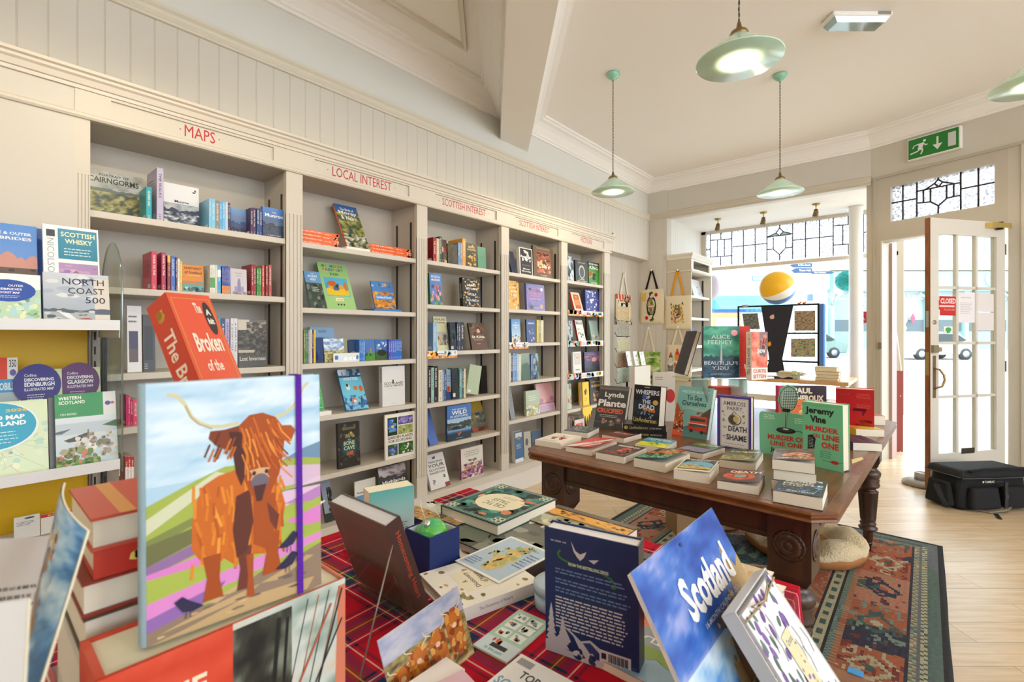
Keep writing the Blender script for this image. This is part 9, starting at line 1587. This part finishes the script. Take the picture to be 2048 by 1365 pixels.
# red sandwich board outside the door
b0_, b1_ = onZ(1776, 908, -.02), onZ(1813, 910, -.02); R = thing('sandwich_board', 'dull red wooden board standing outside the door opening', 'board', axes((b0_.x, b0_.y, gz+.001), RT, FW, UP)); bwid = (b1_-b0_).dot(RT); D_ = b0_.dot(FW); zt2 = EYE+(HY-742)/FPX*D_-gz
MB().box(0, 0, .0, bwid, .025, zt2, '#8a3f3a').build('front_board', M_MATTE, R)
m = MB()
for x_, z_ in ((.03, zt2*.72), (bwid-.03, zt2*.72), (bwid-.03, .1)): m.ball((x_, -.001, z_), .006, '#e0d8d0', 8, 5, (1, .4, 1))
m.build('screw_head', M_METAL, R)
MB().tube([(bwid-.05, -.03, zt2+.0), (bwid*.28, -.03, zt2+.52)], .010, '#f0f0f0', 6).build('white_strut', M_MATTE, R)
# ================================================================ FLOOR: RUG, DOG BED, CAMERA BAG
from mathutils import noise as _n
RY0, RY1, RX0, RX1, RTH = -.07, 1.60, 1.30, 3.76, .009
cell = .011; nx, ny = int((RX1-RX0)/cell), int((RY1-RY0)/cell); rr = random.Random(12)
PALR = {k: col(v) for k, v in dict(dark='#3c3c3e', green='#60706a', grey='#6c7078', cream='#b0a88c', rust='#a4644c', rose='#b07c68', teal='#4c625e', navy='#42424e', sand='#a08468', mint='#7c8c80', wine='#7c4440').items()}
def rug(i, j):
    x, d = i*cell, min(j, ny-1-j)*cell; xe = min(i, nx-1-i)*cell
    dd = min(d, xe*1.0) if xe < .12 else d; t = int(x/cell); P_ = PALR
    if dd < .014: return P_['dark']
    if dd < .055: return P_['green'] if _n.noise(Vector((x*3, dd*8, 1))) > -.12 else P_['grey']
    if dd < .078: return P_['cream'] if (t+int(dd/cell)) % 3 else P_['teal']
    if dd < .090: return P_['grey']
    if dd < .120: return (P_['sand'], P_['green'], P_['cream'], P_['mint'])[(t*3+int(dd/cell)*2) % 4]
    if dd < .130: return P_['navy']
    if d < .32:
        u = (x % .36)/.36; v = (d-.13)/.19; band = int(x/.36) % 3; m_ = abs(u-.5)*1.5+abs(v-.5); q = math.floor(_n.noise(Vector((x*16, d*30, 4)))*4)
        base = ('rust', 'rose', 'rust')[band] if _n.noise(Vector((x*4, d*2.5, 9))) > -.15 else ('navy', 'teal')[band % 2]
        if .28 < m_ < .40 or (q == 1 and m_ < .8): return P_[('teal', 'navy', 'cream')[band]]
        if m_ < .12: return P_[('cream', 'rust', 'teal')[band]]
        if q == -2: return P_[('mint', 'sand', 'wine')[band]]
        if q == 2: return P_['wine']
        return P_[base]
    if d < .345: return P_['sand'] if t % 2 else P_['rust']
    if d < .372: return P_['mint'] if (t+int(d/cell)) % 2 else P_['green']
    if d < .383: return P_['dark']
    if d < .425: return P_['teal'] if (x % .085) < .04 and .39 < d < .418 else P_['cream']
    if d < .436: return P_['dark']
    u = ((x % .42)/.42); v = (d-.436)/.36; tri = abs(u-.5)*2
    q = math.floor(_n.noise(Vector((x*14, d*26, 2)))*4)
    if v < 1-tri and abs(v-(1-tri)) < .10: return P_['cream']
    if v < 1-tri: return P_['rust' if q else 'rose'] if q < 2 else P_['sand']
    return P_['navy' if q == 1 else ('teal' if q > -2 else 'mint')] if int(x/.42) % 2 else P_['grey' if q else 'teal']
m = MB(); vs = []
for j in range(ny+1):
    for i in range(nx+1):
        x, y = RX0+i*cell, RY0+j*cell; e_ = .004*math.sin(y*9)+.006*_n.noise(Vector((x*2, y*2, 0))) if j in (0, ny) or i in (0, nx) else 0
        vs.append((x+(e_ if i in (0, nx) else 0), y+(e_ if j in (0, ny) else 0), RTH+.0012*_n.noise(Vector((x*6, y*6, 0)))))
m.v = vs
for j in range(ny):
    for i in range(nx):
        c = rug(i, j); s_ = 1+.22*_n.noise(Vector((i*.9, j*.9, 3)))+.10*_n.noise(Vector((i*.05, j*.9, 5))); c = (c[0]*s_, c[1]*s_, c[2]*s_, 1)
        a = j*(nx+1)+i; m.f.append((a, a+1, a+nx+2, a+nx+1)); m.c.append([c]*4); m.sm.append(True)
b = len(m.v); rim = [i for i in range(nx+1)]+[(j+1)*(nx+1)-1 for j in range(1, ny+1)]+[ny*(nx+1)+i for i in range(nx-1, -1, -1)]+[j*(nx+1) for j in range(ny-1, 0, -1)]
for q in rim: x, y, z_ = m.v[q]; m.v.append((x, y, .0008))
K = len(rim); dk = PALR['dark']
for q in range(K): r2 = (q+1) % K; m.f.append((rim[q], b+q, b+r2, rim[r2])); m.c.append([dk]*4); m.sm.append(False)
M_RUG = attr_mat('wool_rug_pile', .98, .05, bump=.5, bscale=220, var=.12)
tag(m.build('rug', M_RUG), 'worn rust, teal and cream patterned rug under the mahogany table', 'rug')
# dog bed
dc = onD(1606, 670, 2.76); R = thing('dog_bed', 'round cream fleece pet bed with tan sides under the mahogany table', 'pet bed', (dc.x, dc.y, RTH+.002))
def bedring(prof, c, name, mat, amp):
    m = MB(); n = 64; vs = []
    for r, z_ in prof:
        for j in range(n):
            a = 2*math.pi*j/n; k = .5+.5*math.cos(a*6+.6); cre = 1-amp*(1-k)**4*(z_/.13); q = 1+.03*_n.noise(Vector((3*math.cos(a), 3*math.sin(a), z_*9))); vs.append((r*math.cos(a)*q, r*math.sin(a)*q, z_*cre*(1+.10*_n.noise(Vector((r*16*math.cos(a), r*16*math.sin(a), 1))))))
    K = len(prof); fs = [(i*n+j, i*n+(j+1) % n, (i+1)*n+(j+1) % n, (i+1)*n+j) for i in range(K-1) for j in range(n)]; fs.append(tuple(range((K-1)*n, K*n)))
    m.raw(vs, fs, c, True); return m.build(name, mat, R)
M_FLEECE = attr_mat('curly_fleece', .98, .1, bump=1.0, bscale=90)
bedring([(.24, 0), (.285, .012), (.300, .04), (.300, .062)], '#a8744a', 'side_panel', M_CLOTH, 0)
bedring([(.299, .060), (.303, .080), (.292, .105), (.262, .128), (.222, .138), (.180, .126), (.145, .094), (.125, .062), (.08, .052), (.02, .056)], '#d8c6a4', 'fleece_cushion', M_FLEECE, .35)
# boxes under the table
cb = onD(1382, 670, 2.92); tag(MB().box(-.085, 0, 0, .085, .22, .42, '#a08058', M=axes((cb.x, cb.y, RTH+.002), RT, FW, UP)).build('cardboard_box', M_MATTE), 'tall brown cardboard box standing under the mahogany table', 'box')
cb = onD(1452, 670, 3.02); tag(MB().box(-.075, 0, 0, .075, .20, .20, '#ddd8ce', M=axes((cb.x, cb.y, RTH+.002), RT, FW, UP)).build('storage_box', M_MATTE), 'white storage box beside the brown cardboard box under the table', 'box')
# camera bag
bf = onD(1921, 670, 3.36); MBg = axes((bf.x, bf.y, .001), (RT+FW*.10).normalized(), UP.cross((RT+FW*.10).normalized()), UP); BK = '#17181b'
R = thing('camera_bag', 'black padded camera bag with shoulder strap lying on the floor by the door', 'bag', MBg)
def soft(name, pts8, c, mat, w=.03, seg=4, lvl=0):
    m = MB(); m.hexa([Vector(p) for p in pts8], c); o = m.build(name, mat, R); bevel(o, w, seg); return o
M_NYL = attr_mat('black_ballistic_nylon', .75, .3, bump=.25, bscale=260)
bx = lambda x0, y0, z0, x1, y1, z1, t=0: [(x0, y0, z0), (x1, y0, z0), (x1, y1, z0), (x0, y1, z0), (x0+t, y0+t, z1), (x1-t, y0+t, z1), (x1-t, y1-t, z1), (x0+t, y1-t, z1)]
soft('main_body', bx(0, 0, 0, .56, .26, .255, .018), BK, M_NYL, .045, 5)
soft('lid', bx(-.006, -.012, .225, .57, .27, .285, .022), '#1d1e22', M_NYL, .022, 4)
soft('end_pocket', bx(-.055, .04, .02, .01, .22, .19, .015), '#141518', M_NYL, .03, 5)
soft('front_pocket', bx(.05, -.045, .02, .28, .02, .17, .012), '#1b1c20', M_NYL, .025, 4)
soft('front_pocket', bx(.30, -.045, .02, .52, .02, .17, .012), '#1b1c20', M_NYL, .025, 4)
m = MB(); m.tube([(.0, -.014, .233), (.28, -.016, .230), (.56, -.014, .233)], .004, '#3a3c40', 6); m.tube([(-.002, .0, .236), (-.004, .13, .236), (-.002, .26, .236)], .004, '#3a3c40', 6); m.build('zip', M_PLAST, R)
A = Art(7, 5); A.ell(.05, .5, .045, .32, '#d8d4cc'); A.text('TAMRAC', .13, .15, .62, .85, '#d8d4cc', .02); A.rect(.68, .3, 1, .6, '#5a2c2c')
m = MB(); m.art(A, (.15, -.0165, .196), (1, 0, 0), (0, 0, 1), .155, .022, .0006); m.build('logo', M_MATTE, R)
m = MB(); m.box(.285, -.052, .03, .31, -.046, .21, '#222327'); m.box(.285, -.056, .10, .31, -.05, .125, '#3a3b3f'); m.build('buckle_strap', M_PLAST, R)
m = MB(); hp_ = [(.05, -.02, .28), (.14, -.03, .30), (.30, -.035, .303), (.46, -.03, .30), (.54, -.02, .28)]; m.tube(hp_, .010, '#1a1b1e', 8); m.build('top_handle', M_NYL, R)
def ribbon(name, pts, w, th, c):
    m = MB(); P_ = [Vector(p) for p in pts]; vs = []
    for i, p in enumerate(P_):
        t = (P_[min(i+1, len(P_)-1)]-P_[max(i-1, 0)]).normalized(); s_ = UP.cross(t); s_ = (s_.normalized() if s_.length > .2 else Vector((0, 1, 0)))*w/2; nn = t.cross(s_).normalized()*th
        vs += [p-s_, p+s_, p+s_+nn, p-s_+nn]
    fs = [(0, 1, 2, 3)]
    for i in range(len(P_)-1):
        for q in range(4): fs.append((i*4+q, (i+1)*4+q, (i+1)*4+(q+1) % 4, i*4+(q+1) % 4))
    fs.append(tuple(reversed(range((len(P_)-1)*4, len(P_)*4)))); m.raw(vs, fs, c, False); return m.build(name, M_NYL, R)
iv = MBg.inverted(); fl_ = lambda px, py, z_=.004: iv @ (onZ(px, py, 0)+UP*z_)
ribbon('shoulder_strap', [(-.04, .13, .16), (-.075, .10, .15), (-.10, .05, .10), (-.11, .0, .04), fl_(1890, 996, .012), fl_(1872, 998, .006)], .035, .004, '#1b1c1f')
ribbon('shoulder_strap', [fl_(1868, 997), fl_(1885, 1000), fl_(1905, 1006), fl_(1930, 1014)], .028, .004, '#1b1c1f')
ribbon('strap_pad', [fl_(1928, 1014, .006), fl_(1950, 1021, .006), fl_(1975, 1026, .006), fl_(2005, 1026, .02), fl_(2030, 1015, .05), fl_(2044, 1008, .07)], .055, .008, '#8a8070')
ribbon('strap_end', [fl_(1992, 1030), fl_(2000, 1040)], .022, .003, '#1b1c1f')
